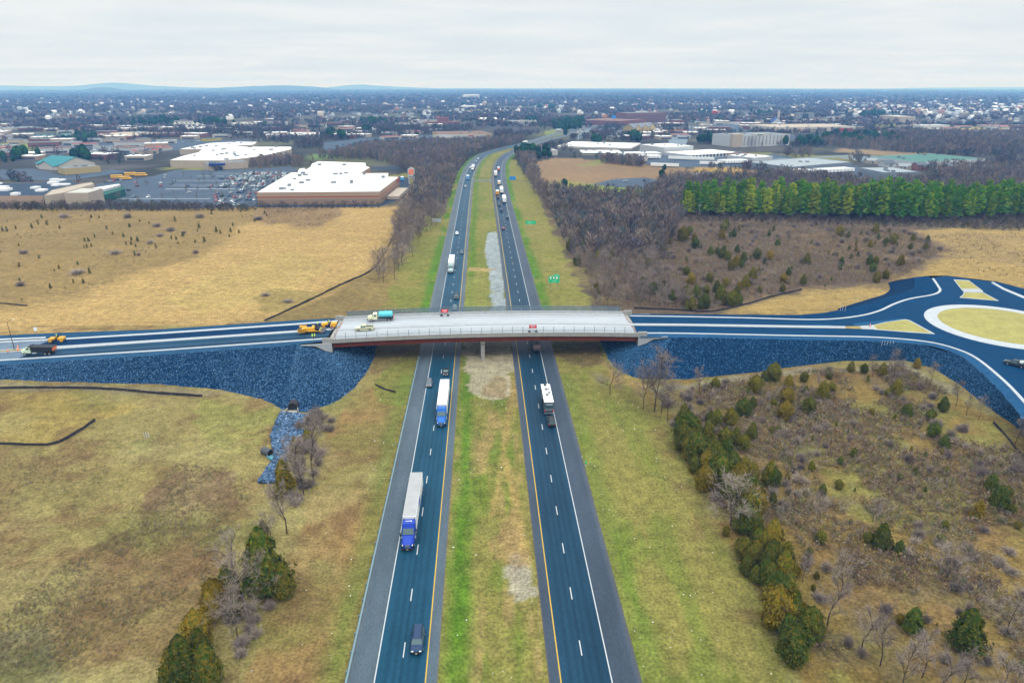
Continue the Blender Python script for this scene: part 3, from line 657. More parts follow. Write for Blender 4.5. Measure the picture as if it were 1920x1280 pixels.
for t0 in (0.45, 5.8, 11.2, 16.6, 21.9):
    mb = MB(); blong(mb, [(t0, -0.29), (t0 + 0.3, -0.29), (t0 + 0.3, -0.36), (t0 + 0.17, -0.36), (t0 + 0.17, -1.75), (t0 + 0.35, -1.75), (t0 + 0.35, -1.85), (t0 - 0.05, -1.85), (t0 - 0.05, -1.75), (t0 + 0.13, -1.75), (t0 + 0.13, -0.36), (t0, -0.36)], 0.3, BLEN - 0.3)
    for s in np.arange(4, BLEN - 2, 5.6): mb.box((s, t0 + 0.08, bz(s) - 1.05), (0.05, 0.1, 1.36))
    mb.build("girder", M_rust, br)
for t0, t1, nm in ((0.0, 0.32, "parapet"), (BW - 0.32, BW, "parapet")):
    mb = MB(); i0, i1 = (t0, t1) if t0 == 0 else (t0, t1)
    if t0 == 0: prof = [(-0.02, -0.30), (-0.02, 1.0), (0.22, 1.0), (0.34, 0.35), (0.5, 0.02), (0.5, -0.01)]
    else: prof = [(BW + 0.02, -0.30), (BW + 0.02, 1.0), (BW - 0.22, 1.0), (BW - 0.34, 0.35), (BW - 0.5, 0.02), (BW - 0.5, -0.01)]
    blong(mb, prof)
    pr = mb.build(nm, M_concd if t0 == 0 else M_conc, br)
    for s, q in ((-1.4, 1), (BLEN + 1.4, -1)):
        MB().box((s, t0 + (0.3 if t0 == 0 else 0.0), bz(0) + 0.45), (2.9, 0.85, 1.75), top=(0.96, 0.85)).build("end_block", M_concd, br, bevel=0.05)
# sidewalk / raised lane line and joint lines on deck
for t_, wd, h_, m in ((4.3, 0.12, 0.004, M_dark), (18.4, 0.12, 0.004, M_dark)):
    blong(MB(), [(t_, 0.0), (t_, h_), (t_ + wd, h_), (t_ + wd, 0.0)]).build("deck_joint", m, br)
blong(MB(), [(10.6, 0.0), (10.6, 0.15), (12.4, 0.15), (12.4, 0.0)]).build("raised_median", M_conc, br)
blong(MB(), [(BW - 2.5, 0.0), (BW - 2.5, 0.16), (BW - 0.55, 0.16), (BW - 0.55, 0.0)]).build("footway", M_conc, br)
for s in (0.0, BLEN): MB().box((s, BW / 2, bz(0) + 0.004), (0.35, BW - 1.2, 0.02)).build("deck_joint", mat("joint_rust", col(190, 150, 140), 0.8), br)
# fences: posts, rails and mesh
fn_ = MB(); s_list = np.linspace(1.2, BLEN - 1.2, 30)
nf = MB()
for z0, z1, t0, rail, hh, mm, nm in ((1.0, 3.0, 0.1, (1.45, 1.9), 3.0, M_fence_n, "near"), (1.0, 2.7, BW - 0.1, (1.0, 1.85, 2.7), 2.7, M_fence, "far")):
    fm = blong(MB(), [(t0 - 0.01, z0), (t0 - 0.01, z1 - 0.02), (t0 + 0.01, z1 - 0.02), (t0 + 0.01, z0)], 1.2, BLEN - 1.2); fo = fm.build("fence_panel", mm, br)
    mb = MB()
    for z in rail: blong(mb, [(t0 - 0.03, z - 0.03), (t0 - 0.03, z + 0.03), (t0 + 0.03, z + 0.03), (t0 + 0.03, z - 0.03)], 1.2, BLEN - 1.2)
    mb.build("rail", M_galv, fo)
    for s in s_list:
        MB().box((s, t0, bz(s) + (z0 + hh) / 2), (0.12, 0.1, hh - z0)).build("fence_post", M_galv, br)
# pier and abutments
ps = 46.8
pm = MB(); pm.box((ps, BW / 2, 2.4), (1.25, BW - 3.2, 6.0)); pm.box((ps, BW / 2, bz(ps) - 2.28), (1.5, BW - 1.6, 0.86)); pm.build("pier", M_concd, br, bevel=0.06)
for s in (-0.75, BLEN + 0.75):
    ab = MB(); ab.box((s, BW / 2, 4.2), (1.4, BW + 0.2, 6.0), m=0); ab.build("abutment", M_concd, br)
    sg = -1 if s < 0 else 1; s0 = 0.05 if s < 0 else BLEN - 0.05
    for t0 in (-0.42, BW + 0.02):
        z7 = 7.3; q = [(s0, z7), (s0, 4.3), (s0 + sg * 2.2, 4.9), (s0 + sg * 5.0, 6.4), (s0 + sg * 9.5, z7 - 0.55), (s0 + sg * 9.5, z7 - 0.1 if s > 0 else z7 - 0.45)]
        MB().prism(q, 1, t0, t0 + 0.38).build("wing_wall", M_conc, br)
# ================================================================== vehicles, people, machines
M_paint = mat("vehicle_paint", (0.5, 0.5, 0.5), 0.35, 0.3, objcol=True, coat=0.12)
M_glass = mat("vehicle_glass", (0.035, 0.085, 0.095), 0.08, 0.8); M_tyre = mat("tyre_rubber", (0.015, 0.016, 0.018), 0.9)
M_rim = mat("wheel_rim", (0.42, 0.43, 0.45), 0.35, 0.5, metallic=0.6); M_lamp = mat("headlamp", (0.75, 0.77, 0.75), 0.15, 0.6); M_tail = mat("tail_lamp", (0.5, 0.015, 0.015), 0.25, 0.5)
M_blk = mat("black_plastic", (0.018, 0.019, 0.022), 0.6); M_chrome = mat("chrome", (0.55, 0.57, 0.6), 0.2, 0.5, metallic=0.8); M_box = mat("trailer_white", (0.74, 0.75, 0.75), 0.5, 0.3, noise=0.04, scale=0.4)
M_greyroof = mat("trailer_roof", (0.33, 0.33, 0.33), 0.6, 0.3, noise=0.08, scale=0.5); M_steel = mat("dark_steel", (0.06, 0.065, 0.07), 0.6, 0.4, noise=0.15, scale=2)
M_plate = mat("number_plate", (0.6, 0.55, 0.35), 0.5)
def wheel(p, x, y, r, wd, dual=False):
    s = 1 if x > 0 else -1
    o = MB().cyl((x - s * wd, y, r), (x, y, r), r, n=14).build("wheel", M_tyre, p)
    MB().cyl((x, y, r), (x + s * 0.02, y, r), r * 0.6, n=10).build("rim", M_rim, o); return o
def ring(y, hw, z0, z1, r=0.16):
    r = min(r, hw * 0.4, (z1 - z0) * 0.4)
    return [(-hw, y, z0 + r * .6), (-hw + r * .6, y, z0), (hw - r * .6, y, z0), (hw, y, z0 + r * .6), (hw, y, z1 - r), (hw - r, y, z1), (-hw + r, y, z1), (-hw, y, z1 - r)]
def car(kind, name, label, cat):
    """front points to +y"""
    t = thing(name, label, cat)
    if kind == 'suv': L_, W, bl_, hf, rf, cab = 5.0, 1.98, 1.08, 1.05, 1.82, (-2.42, -2.2, 0.75, 1.35)
    elif kind == 'sedan': L_, W, bl_, hf, rf, cab = 4.8, 1.85, 0.92, 0.88, 1.45, (-1.75, -0.95, 0.35, 1.15)
    elif kind == 'hatch': L_, W, bl_, hf, rf, cab = 4.3, 1.8, 0.98, 0.95, 1.55, (-2.05, -1.7, 0.5, 1.3)
    else: L_, W, bl_, hf, rf, cab = 5.9, 2.03, 1.12, 1.12, 1.9, (-0.55, -0.4, 0.85, 1.45)
    h = L_ / 2; w_ = W / 2; mb = MB()
    mb.loft([ring(-h, w_ * .84, .45, bl_ * .86), ring(-h + .12, w_ * .95, .34, bl_), ring(-h * .55, w_, .26, bl_ + .03), ring(0, w_, .25, bl_ + .02), ring(cab[3] - .1, w_, .26, bl_), ring(h * .78, w_ * .97, .28, hf - .04), ring(h - .12, w_ * .9, .34, hf - .16), ring(h, w_ * .78, .42, hf - .3)])
    body = mb.build("body", M_paint, t, smooth=False)
    for s in (-1, 1): MB().box((s * (w_ + .1), cab[3] - .35, bl_ + .14), (.2, .12, .16)).build("mirror", M_paint, t)
    yb, yr, yf, yw = cab; zt = rf - .07
    gm = MB(); gm.loft([[(-w_ * .9, yb, bl_), (w_ * .9, yb, bl_), (w_ * .9, yw, bl_ - .03), (-w_ * .9, yw, bl_ - .03)], [(-w_ * .7, yr, zt), (w_ * .7, yr, zt), (w_ * .7, yf, zt - .04), (-w_ * .7, yf, zt - .04)]])
    gm.build("window", M_glass, t)
    rm = MB(); rm.loft([[(-w_ * .73, yr - .08, zt - .05), (w_ * .73, yr - .08, zt - .05), (w_ * .72, yf + .08, zt - .07), (-w_ * .72, yf + .08, zt - .07)], [(-w_ * .66, yr, zt + .06), (w_ * .66, yr, zt + .06), (w_ * .64, yf - .06, zt + .04), (-w_ * .64, yf - .06, zt + .04)]])
    for s in (-1, 1):
        for ya, za, yc in ((yb + .03, bl_, yr), ((yb + yw) / 2, bl_, (yr + yf) / 2), (yw - .03, bl_, yf)):
            rm.cyl((s * w_ * .915, ya, za - .02), (s * w_ * .715, yc, zt), .045, n=4)
    rf_ = rm.build("roof", M_paint, t)
    if kind in ('suv',):
        for s in (-1, 1): MB().box((s * w_ * .58, (yr + yf) / 2, zt + .11), (.05, abs(yf - yr) * .8, .05)).build("roof_rail", M_blk, t)
    for s in (-1, 1):
        MB().box((s * w_ * .62, h - .1, hf - .26), (w_ * .36, .2, .15), rz=-s * .35).build("headlight", M_lamp, t)
        MB().box((s * w_ * .76, -h + .06, bl_ - .16), (w_ * .2, .14, .26)).build("taillight", M_tail, t)
    MB().box((0, h - .02, hf - .42), (w_ * .9, .08, .16)).build("grille", M_blk, t); MB().box((0, h + .02, .48), (w_ * 1.3, .12, .16)).build("bumper", M_blk, t)
    MB().box((0, -h - .02, .5), (w_ * 1.5, .14, .18)).build("bumper", M_blk, t); MB().box((0, h + .09, .5), (.32, .02, .15)).build("number_plate", M_plate, t)
    r = .37 if kind in ('suv', 'pickup') else .33
    for y in (-h * .58, h * .62):
        for s in (-1, 1): wheel(t, s * (w_ + .005), y, r, .24)
    if kind == 'pickup':
        bm_ = MB(); y0, y1 = -h + .1, yb - .06
        for s in (-1, 1): bm_.box((s * (w_ - .07), (y0 + y1) / 2, bl_ + .14), (.12, y1 - y0, .3))
        bm_.box((0, y0, bl_ + .14), (W - .1, .1, .3)); bm_.box((0, y1, bl_ + .14), (W - .1, .06, .3)); b_ = bm_.build("cargo_bed", M_paint, t)
        MB().box((0, (y0 + y1) / 2, bl_ + .05), (W - .26, y1 - y0 - .1, .04)).build("bed_liner", M_blk, b_)
    return t
def semi(name, label, cab=True, tl=16.1, boxcol=M_box, roofm=None, hgt=4.1):
    """tractor and box trailer, front to +y, origin at the middle"""
    t = thing(name, label, "truck"); L0 = tl + 5.6; yb = -L0 / 2; yt = yb + tl
    MB().box((0, yb + tl / 2, 1.15 + (hgt - 1.15) / 2), (2.6, tl, hgt - 1.15)).build("trailer", boxcol, t, bevel=.05)
    MB().box((0, yb + tl / 2, hgt + .015), (2.5, tl - .15, .03)).build("trailer_roof", roofm or M_box, t)
    d_ = MB().box((0, yb - .02, 2.62), (2.42, .05, 2.7)).build("rear_door", M_box, t); MB().box((0, yb - .05, 2.6), (.05, .04, 2.6)).build("door_seam", M_blk, d_)
    MB().box((0, yb + .1, .65), (2.3, .12, .12)).box((-.7, yb + .1, .95), (.1, .1, .6)).box((.7, yb + .1, .95), (.1, .1, .6)).build("rear_guard", M_steel, t)
    for s in (-1, 1): MB().box((s * .95, yb - .05, 1.1), (.3, .05, .12)).build("taillight", M_tail, t)
    MB().box((0, yb + tl / 2, 1.05), (1.0, tl - 1, .22)).build("chassis", M_steel, t)
    for y in (yb + 1.5, yb + 2.8):
        for s in (-1, 1): wheel(t, s * 1.3, y, .5, .55)
    # tractor
    y0 = yt - .9
    MB().box((0, y0 + 2.6, .85), (.95, 6.0, .28)).build("tractor_frame", M_steel, t)
    cb = MB(); y1 = y0 + 1.25
    cb.loft([ring(y1, 1.22, .75, 3.75, .2), ring(y1 + 1.7, 1.22, .75, 3.85, .2), ring(y1 + 2.0, 1.2, .75, 3.3, .2), ring(y1 + 2.75, 1.18, .75, 2.15, .2), ring(y1 + 3.1, 1.1, .75, 2.05, .2), ring(y1 + 4.5, .92, .75, 1.75, .2), ring(y1 + 4.95, .82, .6, 1.5, .2)])
    cb.build("cab", M_paint, t)
    ws = MB(); ws.add([(-1.02, y1 + 2.12, 3.12), (1.02, y1 + 2.12, 3.12), (1.08, y1 + 2.76, 2.22), (-1.08, y1 + 2.76, 2.22), (-1.0, y1 + 2.2, 3.14), (1.0, y1 + 2.2, 3.14), (1.06, y1 + 2.84, 2.24), (-1.06, y1 + 2.84, 2.24)], [(4, 5, 6, 7), (0, 1, 5, 4), (1, 2, 6, 5), (3, 2, 6, 7), (0, 3, 7, 4)]).build("windscreen", M_glass, t)
    for s in (-1, 1):
        MB().box((s * 1.2, y1 + 2.1, 2.55), (.06, .75, .75)).build("side_window", M_glass, t)
        m_ = MB().box((s * 1.48, y1 + 2.85, 2.3), (.16, .2, .75)).build("mirror", M_blk, t); MB().box((s * 1.32, y1 + 2.85, 2.45), (.28, .05, .05)).build("mirror_arm", M_chrome, m_)
        MB().box((s * .8, y1 + 4.72, 1.25), (.36, .34, .24), rz=-s * .5).build("headlight", M_lamp, t)
        MB().box((s * 1.1, y0 + 2.6, .8), (.5, 2.0, .6)).build("fuel_tank", M_chrome, t)
        MB().cyl((s * 1.02, y1 - .12, .9), (s * 1.02, y1 - .12, 3.9), .09, n=8).build("exhaust_stack", M_chrome, t)
        wheel(t, s * 1.22, y1 + 3.7, .52, .34)
        for y in (y0 + .3, y0 + 1.6): wheel(t, s * 1.25, y, .52, .55)
        MB().ball((s * .9, y1 + 3.7, 1.15), (.36, .75, .5), zmin=-.2).build("fender", M_paint, t)
    MB().box((0, y1 + 4.98, 1.15), (.95, .06, .62)).build("grille", M_chrome, t); MB().box((0, y1 + 5.0, .58), (2.2, .3, .3)).build("bumper", M_blk, t)
    MB().box((0, y1 + 5.17, .6), (.32, .02, .14)).build("number_plate", M_plate, t)
    return t, y1
# heading of each carriageway at a distance y
def head(arr, y):
    d = 6.0; a = np.interp(y - d, arr[:, 1], arr[:, 0]); b = np.interp(y + d, arr[:, 1], arr[:, 0]); return math.atan2(b - a, 2 * d)
def lane_pos(u, v, z=0.0):
    x, y = P(u, v, z); return x, y
def put(o, side, x, y, z=None):
    h = head(cLa if side == 'L' else cRa, y); o.location = (x, y, (G(x, y) if z is None else z) + .07)
    o.rotation_euler = (0, 0, -h + (math.pi if side == 'L' else 0)); return o
def lane_x(side, y, off):
    arr = cLa if side == 'L' else cRa; h = head(arr, y); x0 = np.interp(y, arr[:, 1], arr[:, 0]); return x0 + off * (-1 if side == 'L' else 1) / math.cos(h)
GV = "cars and trucks driving on the highway"
def on(o, side, v, off, label=None, dv=0):
    """stand a vehicle on the carriageway at the distance read at picture row v"""
    y = P(960, v)[1]; put(o, side, lane_x(side, y, off), y)
    if label: o["label"] = label
    o["group"] = GV; return o
c_navy = (0.006, 0.03, 0.085); c_blk = (0.014, 0.017, 0.022); c_gry = (0.12, 0.115, 0.14); c_white = (0.72, 0.73, 0.74); c_blue = (0.006, 0.11, 0.42); c_dblue = (0.003, 0.035, 0.34); c_red = (0.22, 0.01, 0.03); c_silv = (0.36, 0.39, 0.42)
suv = car('suv', "car", "dark navy estate car nearest the viewer in the inner southbound lane", "car"); paint(suv, c_navy); on(suv, 'L', 1206, 1.75)
sedan = car('sedan', "car", "small white car alone in the outer lane level with the grey sign back", "car"); paint(sedan, c_white); on(sedan, 'L', 439, 5.5)
hatch = car('hatch', "car", "grey car beside the outer edge line just past the bridge, left of the white trailer", "car"); paint(hatch, c_gry); on(hatch, 'L', 722, 6.75)
pick = car('pickup', "pickup_truck", "pale pickup truck with dark side stripe parked on the bridge deck", "pickup"); paint(pick, (0.62, 0.62, 0.4))
def cc(proto, c, side, v, off, label):
    o = dup(proto, label=label, color=c); o.color = (*c, 1); return on(o, side, v, off)
cc(sedan, c_blk, 'L', 700, 2.3, "dark car mostly hidden behind the white trailer in the inner lane")
cc(suv, c_blk, 'L', 559, 1.6, "black car in the inner lane coming up to the far side of the bridge")
cc(sedan, (0.10, 0.14, 0.17), 'L', 579, 1.8, "grey car seen through the mesh of the far bridge fence")
cc(hatch, (0.03, 0.06, 0.09), 'L', 475, 1.4, "dark car in the inner lane across from the start of the gravel strip")
cc(hatch, c_silv, 'L', 351, 4.8, "silver car in the outer lane behind the light blue box truck")
cc(sedan, c_blk, 'L', 325, 3.2, "dark car between the white semi truck and the light blue box truck")
cc(sedan, c_white, 'L', 315, 6.0, "white car at the left of the cluster near the start of the curve")
cc(hatch, (0.25, 0.04, 0.05), 'L', 312, 4.2, "reddish car in the cluster at the start of the curve")
cc(suv, (0.08, 0.15, 0.25), 'L', 313, 1.0, "blue grey car at the right of the cluster at the start of the curve")
cc(sedan, c_silv, 'L', 303.5, 4.0, "silver car on the curve, nearer of the spaced out cars there")
cc(sedan, c_white, 'L', 298.6, 4.6, "white car on the curve beside a dark one")
cc(hatch, c_blk, 'L', 298.2, 1.6, "dark car on the curve beside a white one")
cc(suv, c_blk, 'R', 794, 6.2, "dark car right behind the white travel trailer")
cc(hatch, (0.05, 0.06, 0.08), 'R', 409, 6.1, "grey car by the outer edge line, just past the long green sign")
cc(sedan, c_red, 'R', 430, 2.1, "dark red car in the inner northbound lane")
cc(suv, (0.012, 0.04, 0.14), 'R', 396, 3.0, "dark blue car following two trucks in the inner northbound lane")
cc(suv, (0.06, 0.06, 0.07), 'R', 386, 2.2, "charcoal car beside the grey box trailer in the inner northbound lane")
cc(suv, (0.10, 0.02, 0.03), 'R', 372, 2.0, "maroon car close behind the orange box truck")
cc(sedan, c_silv, 'R', 287.5, 3.6, "silver car on the far northbound curve")
# semi trucks
tr1, y1 = semi("semi_truck", "royal blue semi truck with grey roofed white trailer in the outer lane near the viewer", roofm=M_greyroof); paint(tr1, c_dblue)
lg = MB(); yy = y1 + .9
def deco(t, y, sc_=1.0):
    o = MB(); z = 3.86
    o.cyl((-.45, y, z - .02), (-.45, y, z + .015), .16, n=12)
    for k in range(4): o.box((-.15 + k * .22, y - .02 + .02 * k, z), (.15, .2, .02))
    return o.build("logo", M_box, t)
deco(tr1, y1 + .8)
for s in (-1, 1): MB().box((s * 1.305, -2.0, 2.6), (.02, 3.0, 1.3)).build("side_stripe", mat("truck_stripe_blue", c_dblue, .5), tr1)
def on2(o, side, vf, off, L0, label=None):
    y = P(960, vf)[1]; y = y + L0 / 2 if side == 'L' else y + L0 / 2
    put(o, side, lane_x(side, y, off), y); o["group"] = GV
    if label: o["label"] = label
    return o
L0 = 21.7
on2(tr1, 'L', 1036, 5.55, L0)
tr2 = dup(tr1, color=c_blue, label="light blue semi truck with white trailer in the inner lane below the bridge"); tr2.color = (*c_blue, 1)
for ch in list(tr2.children):
    if ch.name.startswith("side_stripe"): bpy.data.objects.remove(ch)
    elif ch.name.startswith("trailer_roof"): ch.data = ch.data.copy(); ch.data.materials[0] = M_box
on2(tr2, 'L', 803, 1.85, L0)
def tr(c, side, vf, off, label, far_=None, scale=1):
    o = dup(tr2, color=c, label=label); o.color = (*c, 1); return on2(o, side, vf, off, L0)
KIDS.pop(tr2.name, None)
tr((0.32, 0.42, 0.42), 'L', 514, 5.6, "semi truck with teal and white cab and grey trailer beyond the bridge")
tr(c_white, 'L', 320, 2.4, "white semi truck leading the cluster out of the curve")
tr(c_white, 'R', 382, 6.3, "semi truck with pale grey trailer ahead of the charcoal car"); tr(c_white, 'R', 364, 5.6, "white semi truck next to the orange box truck"); tr(c_white, 'R', 331.5, 2.3, "white semi truck in the inner lane near the blue roadside sign")
tr(c_white, 'L', 271, 3.0, "white truck far off where the highway leaves behind the trees")
# box trucks
def boxtruck(name, label, boxm, c):
    t = thing(name, label, "truck"); MB().box((0, -1.4, 2.3), (2.5, 6.6, 2.6)).build("cargo_box", boxm, t, bevel=.04); MB().box((0, -1.4, 3.62), (2.4, 6.5, .04)).build("box_roof", M_box, t)
    MB().loft([ring(2.0, 1.12, .6, 2.6), ring(3.2, 1.12, .6, 2.6), ring(3.75, 1.08, .6, 1.75), ring(4.9, .95, .6, 1.45)]).build("cab", M_paint, t)
    MB().add([(-.98, 3.3, 2.5), (.98, 3.3, 2.5), (1.0, 3.8, 1.8), (-1.0, 3.8, 1.8)], [(0, 1, 2, 3)]).build("windscreen", M_glass, t)
    MB().box((0, 0, .75), (.9, 9, .3)).build("chassis", M_steel, t)
    for y in (-3.0, 3.9):
        for s in (-1, 1): wheel(t, s * 1.15, y, .46, .4)
    for s in (-1, 1): MB().box((s * .7, 4.85, 1.05), (.3, .15, .2)).build("headlight", M_lamp, t)
    paint(t, c); return t
bt = boxtruck("box_truck", "light blue box truck with white roof on the southbound lanes before the curve", mat("box_blue", (0.10, 0.35, 0.68), .5), (0.05, 0.2, 0.5)); on2(bt, 'L', 338, 4.0, 9.6)
bt2 = boxtruck("box_truck", "orange box truck with white roof in the inner northbound lane", mat("box_orange", (0.75, 0.36, 0.04), .5), c_white); on2(bt2, 'R', 367, 2.0, 9.6); MB().box((0, -4.72, 2.5), (1.2, .03, .5)).build("logo", M_blk, bt2)
bt3 = boxtruck("box_truck", "cream box truck with yellow side ahead of the white semi trucks", mat("box_yellow", (0.72, 0.55, 0.22), .5), c_white); on2(bt3, 'R', 348, 4.6, 9.6)
bt4 = boxtruck("box_truck", "red orange box truck at the head of the northbound trucks", mat("box_red", (0.75, 0.13, 0.03), .5), c_white); on2(bt4, 'R', 321, 4.9, 9.6)
for t, m in ((bt3, None), (bt4, None)): MB().box((0, -4.72, 2.9), (2.2, .03, .9)).build("rear_door", M_box, t)
# travel trailer
rv = thing("travel_trailer", "white roofed fifth wheel travel trailer with dark patterned tail and roof vents", "trailer", group=GV)
MB().loft([ring(-6.0, 1.24, .6, 3.8, .12), ring(3.4, 1.24, .6, 3.8, .12), ring(3.5, 1.24, 1.5, 3.85, .12), ring(6.0, 1.2, 1.6, 3.6, .25), ring(6.3, 1.0, 1.9, 3.2, .3)]).build("body", mat("rv_side", (0.05, 0.075, 0.09), .4, .5, noise=.2, scale=.4), rv)
MB().box((0, -.2, 3.86), (2.52, 11.6, .1)).build("roof", mat("rv_roof", (0.8, 0.8, 0.8), .6), rv, bevel=.03)
for x, y, w_, l_ in ((-.1, 4.6, .75, .7), (-.1, 1.9, .75, .7), (-.1, -1.5, .75, .7), (.55, 2.3, .35, .5), (.55, .2, .35, .5), (.55, -.6, .4, .35), (-.2, 5.6, .6, .4)): MB().box((x, y, 4.0), (w_, l_, .22)).build("roof_vent", M_blk, rv, bevel=.04)
MB().box((0, -6.03, 2.45), (1.3, .04, .85)).build("rear_window", M_glass, rv)
for z, w_ in ((3.3, 2.0), (3.05, 1.6), (1.75, 2.3)): MB().box((0.1, -6.03, z), (w_, .05, .12)).build("stripe", mat("rv_stripe", (0.4, 0.47, 0.52), .4), rv)
for s in (-1, 1): MB().box((s * 1.05, -6.04, 1.45), (.25, .06, .6)).build("taillight", M_tail, rv)
l_ = MB()
for k in range(7): l_.box((.0, -6.09, .95 + k * .14), (.9, .05, .04))
l_.build("ladder", M_chrome, rv); MB().box((0, -6.12, .62), (2.3, .2, .2)).build("bumper", M_chrome, rv)
MB().box((-1.42, -.6, 2.1), (.4, 3.4, 1.9)).build("slide_out", mat("rv_slide", (0.03, 0.045, 0.055), .4), rv); MB().box((-1.4, 3.3, 3.2), (.35, .6, .3)).build("awning_arm", M_blk, rv)
for y in (-1.6, -.7):
    for s in (-1, 1): wheel(rv, s * 1.24, y, .38, .25)
on2(rv, 'R', 779, 6.0, 12.0)
# loaded dump truck under the bridge
dt = thing("dump_truck", "dump truck with a grey tarped load emerging from under the bridge", "truck", group=GV)
tb = MB().box((0, -.8, 2.05), (2.5, 9.0, 1.3), top=(1.02, 1.02)).build("dump_body", mat("dump_body_grey", (.28, .27, .28), .5, noise=.2, scale=1), dt)
xs_ = np.linspace(-1.1, 1.1, 8); ys_ = np.linspace(-5.1, 3.4, 22); q = [(x, y, 2.72 + .32 * math.cos(x * 1.2) + random.uniform(-.1, .1)) for y in ys_ for x in xs_]
MB().add(q, [(j * 8 + i, j * 8 + i + 1, j * 8 + i + 9, j * 8 + i + 8) for j in range(21) for i in range(7)]).build("tarp", mat("grey_tarp", (.36, .37, .38), .6, noise=.3, scale=1.6), tb)
MB().box((0, -5.36, 1.9), (2.4, .06, 1.1)).build("tailgate", mat("tailgate_grey", (.3, .2, .2), .5), dt); MB().box((0, -5.2, .8), (2.3, .2, .3)).build("bumper", M_chrome, dt)
for s in (-1, 1): MB().box((s * 1.0, -5.42, 1.15), (.3, .06, .16)).build("taillight", M_tail, dt)
MB().loft([ring(4.0, 1.2, .7, 3.0), ring(5.6, 1.2, .7, 3.0), ring(6.2, 1.15, .7, 1.95), ring(7.6, .95, .7, 1.7)]).build("cab", M_paint, dt); MB().box((0, 5.9, 2.5), (2.0, .5, .7)).build("windscreen", M_glass, dt); MB().box((0, .8, .9), (1, 12, .3)).build("chassis", M_steel, dt)
for y in (-4.2, -2.9, 6.4):
    for s in (-1, 1): wheel(dt, s * 1.22, y, .5, .5)
paint(dt, (.3, .05, .04)); on2(dt, 'R', 661, 6.3, 10.8)
# ---- on the bridge
def bpos(u, v, dz=0.0):
    z = 8.3
    for _ in range(6):
        x, y = P(u, v, z); s = (Vector((x, y, 0)) - BA).dot(ex); z = bz(min(max(s, 0), BLEN)) + dz
    return Vector((x, y, z))
p = bpos(684, 619); pick.location = p + Vector((0, 0, .02)); pick.rotation_euler = (0, 0, math.pi / 2 + BANG)
MB().box((0, .2, .78), (2.06, 5.2, .2)).build("side_stripe", M_blk, pick); MB().box((0, .35, 1.97), (1.2, .3, .12)).build("beacon_bar", mat("amber", (.7, .5, .1), .4), pick)
for s in (-1, 1): MB().box((s * .95, -1.7, 1.75), (.06, 2.2, .06)).box((s * .95, -2.7, 1.55), (.06, .06, .4)).box((s * .95, -.75, 1.55), (.06, .06, .4)).build("ladder_rack", M_blk, pick)
wt = thing("water_truck", "cream water truck carrying a ribbed turquoise tank on the bridge deck", "truck")
MB().box((0, -.2, .95), (.95, 7.4, .25)).build("chassis", M_steel, wt)
MB().loft([ring(1.4, 1.12, .8, 2.75), ring(2.7, 1.12, .8, 2.75), ring(3.1, 1.1, .8, 2.0), ring(4.4, .95, .8, 1.75), ring(4.6, .8, .8, 1.5)]).build("cab", M_paint, wt)
MB().box((0, 2.75, 2.35), (1.7, .55, .6)).build("windscreen", M_glass, wt); 
for s in (-1, 1): MB().box((s * 1.12, 2.05, 2.2), (.05, .8, .6)).build("side_window", M_glass, wt)
tk = MB(); n = 14
rs_ = []
for k, yy in enumerate(np.linspace(-3.7, .9, 24)):
    r_ = 1.05 * (1 if 0 < k < 23 else .8) + (.05 if k % 5 == 2 else 0); rs_.append([(r_ * 1.05 * math.cos(2 * math.pi * i / n), yy, 2.25 + r_ * math.sin(2 * math.pi * i / n)) for i in range(n)])
tk.loft(rs_).build("tank", mat("tank_turquoise", (.10, .48, .55), .45, .4), wt, smooth=True); MB().box((0, -1.4, 1.2), (2.2, 4.6, .3)).build("tank_cradle", M_blk, wt); MB().cyl((0, -1.4, 3.25), (0, -1.4, 3.45), .3, n=10).build("tank_lid", mat("tank_turquoise", ()), wt)
for y in (-2.4, 3.4):
    for s in (-1, 1): wheel(wt, s * 1.14, y, .5, .45)
for s in (-1, 1): MB().box((s * .7, 4.55, 1.3), (.3, .15, .22)).build("headlight", M_lamp, wt); MB().box((s * 1.3, 2.9, 2.2), (.16, .12, .5)).build("mirror", M_blk, wt)
MB().box((0, 4.7, .75), (2.0, .2, .3)).build("bumper", M_blk, wt); MB().box((0, -3.9, 1.3), (2.1, .2, .5)).build("spray_bar", mat("spray_red", (.35, .05, .05), .5), wt)
paint(wt, (.66, .66, .44)); p = bpos(716, 601); wt.location = p; wt.rotation_euler = (0, 0, math.pi / 2 + BANG + .05)
M_red = mat("sign_red", (.66, .02, .035), .5); M_pink = mat("sign_text_white", (.8, .72, .72), .5)
def worksign(u, v, label, flip=0):
    t = thing("road_sign", label, "sign", bpos(u, v), BANG, "red work signs on the bridge")
    b = MB().box((0, 0, 1.85), (2.4, .06, 1.1)).build("sign_panel", M_red, t); m_ = MB()
    for s in (-1, 1):
        for k in range(5): m_.box((-.62 + k * .31, s * .035, 2.05), (.2, .01, .3))
        m_.box((0, s * .035, 1.6), (.9, .01, .12))
    m_.build("lettering", M_pink, b)
    for s in (-1, 1):
        q = MB().box((s * 1.1, 0, 1.1), (.08, .08, 2.2)).build("post", M_steel, t); MB().box((s * 1.1, 0, .04), (.12, 1.6, .08)).build("foot", M_steel, q)
        for f_ in (-.5, .5): MB().ball((s * 1.1, f_, .22), (.5, .32, .2), n=9, k=5).build("sandbag", M_blk, q)
worksign(834, 592.5, "red board sign on sandbagged legs at the far side of the bridge deck"); worksign(999, 622.5, "pinkish red board sign standing by the near parapet of the bridge")
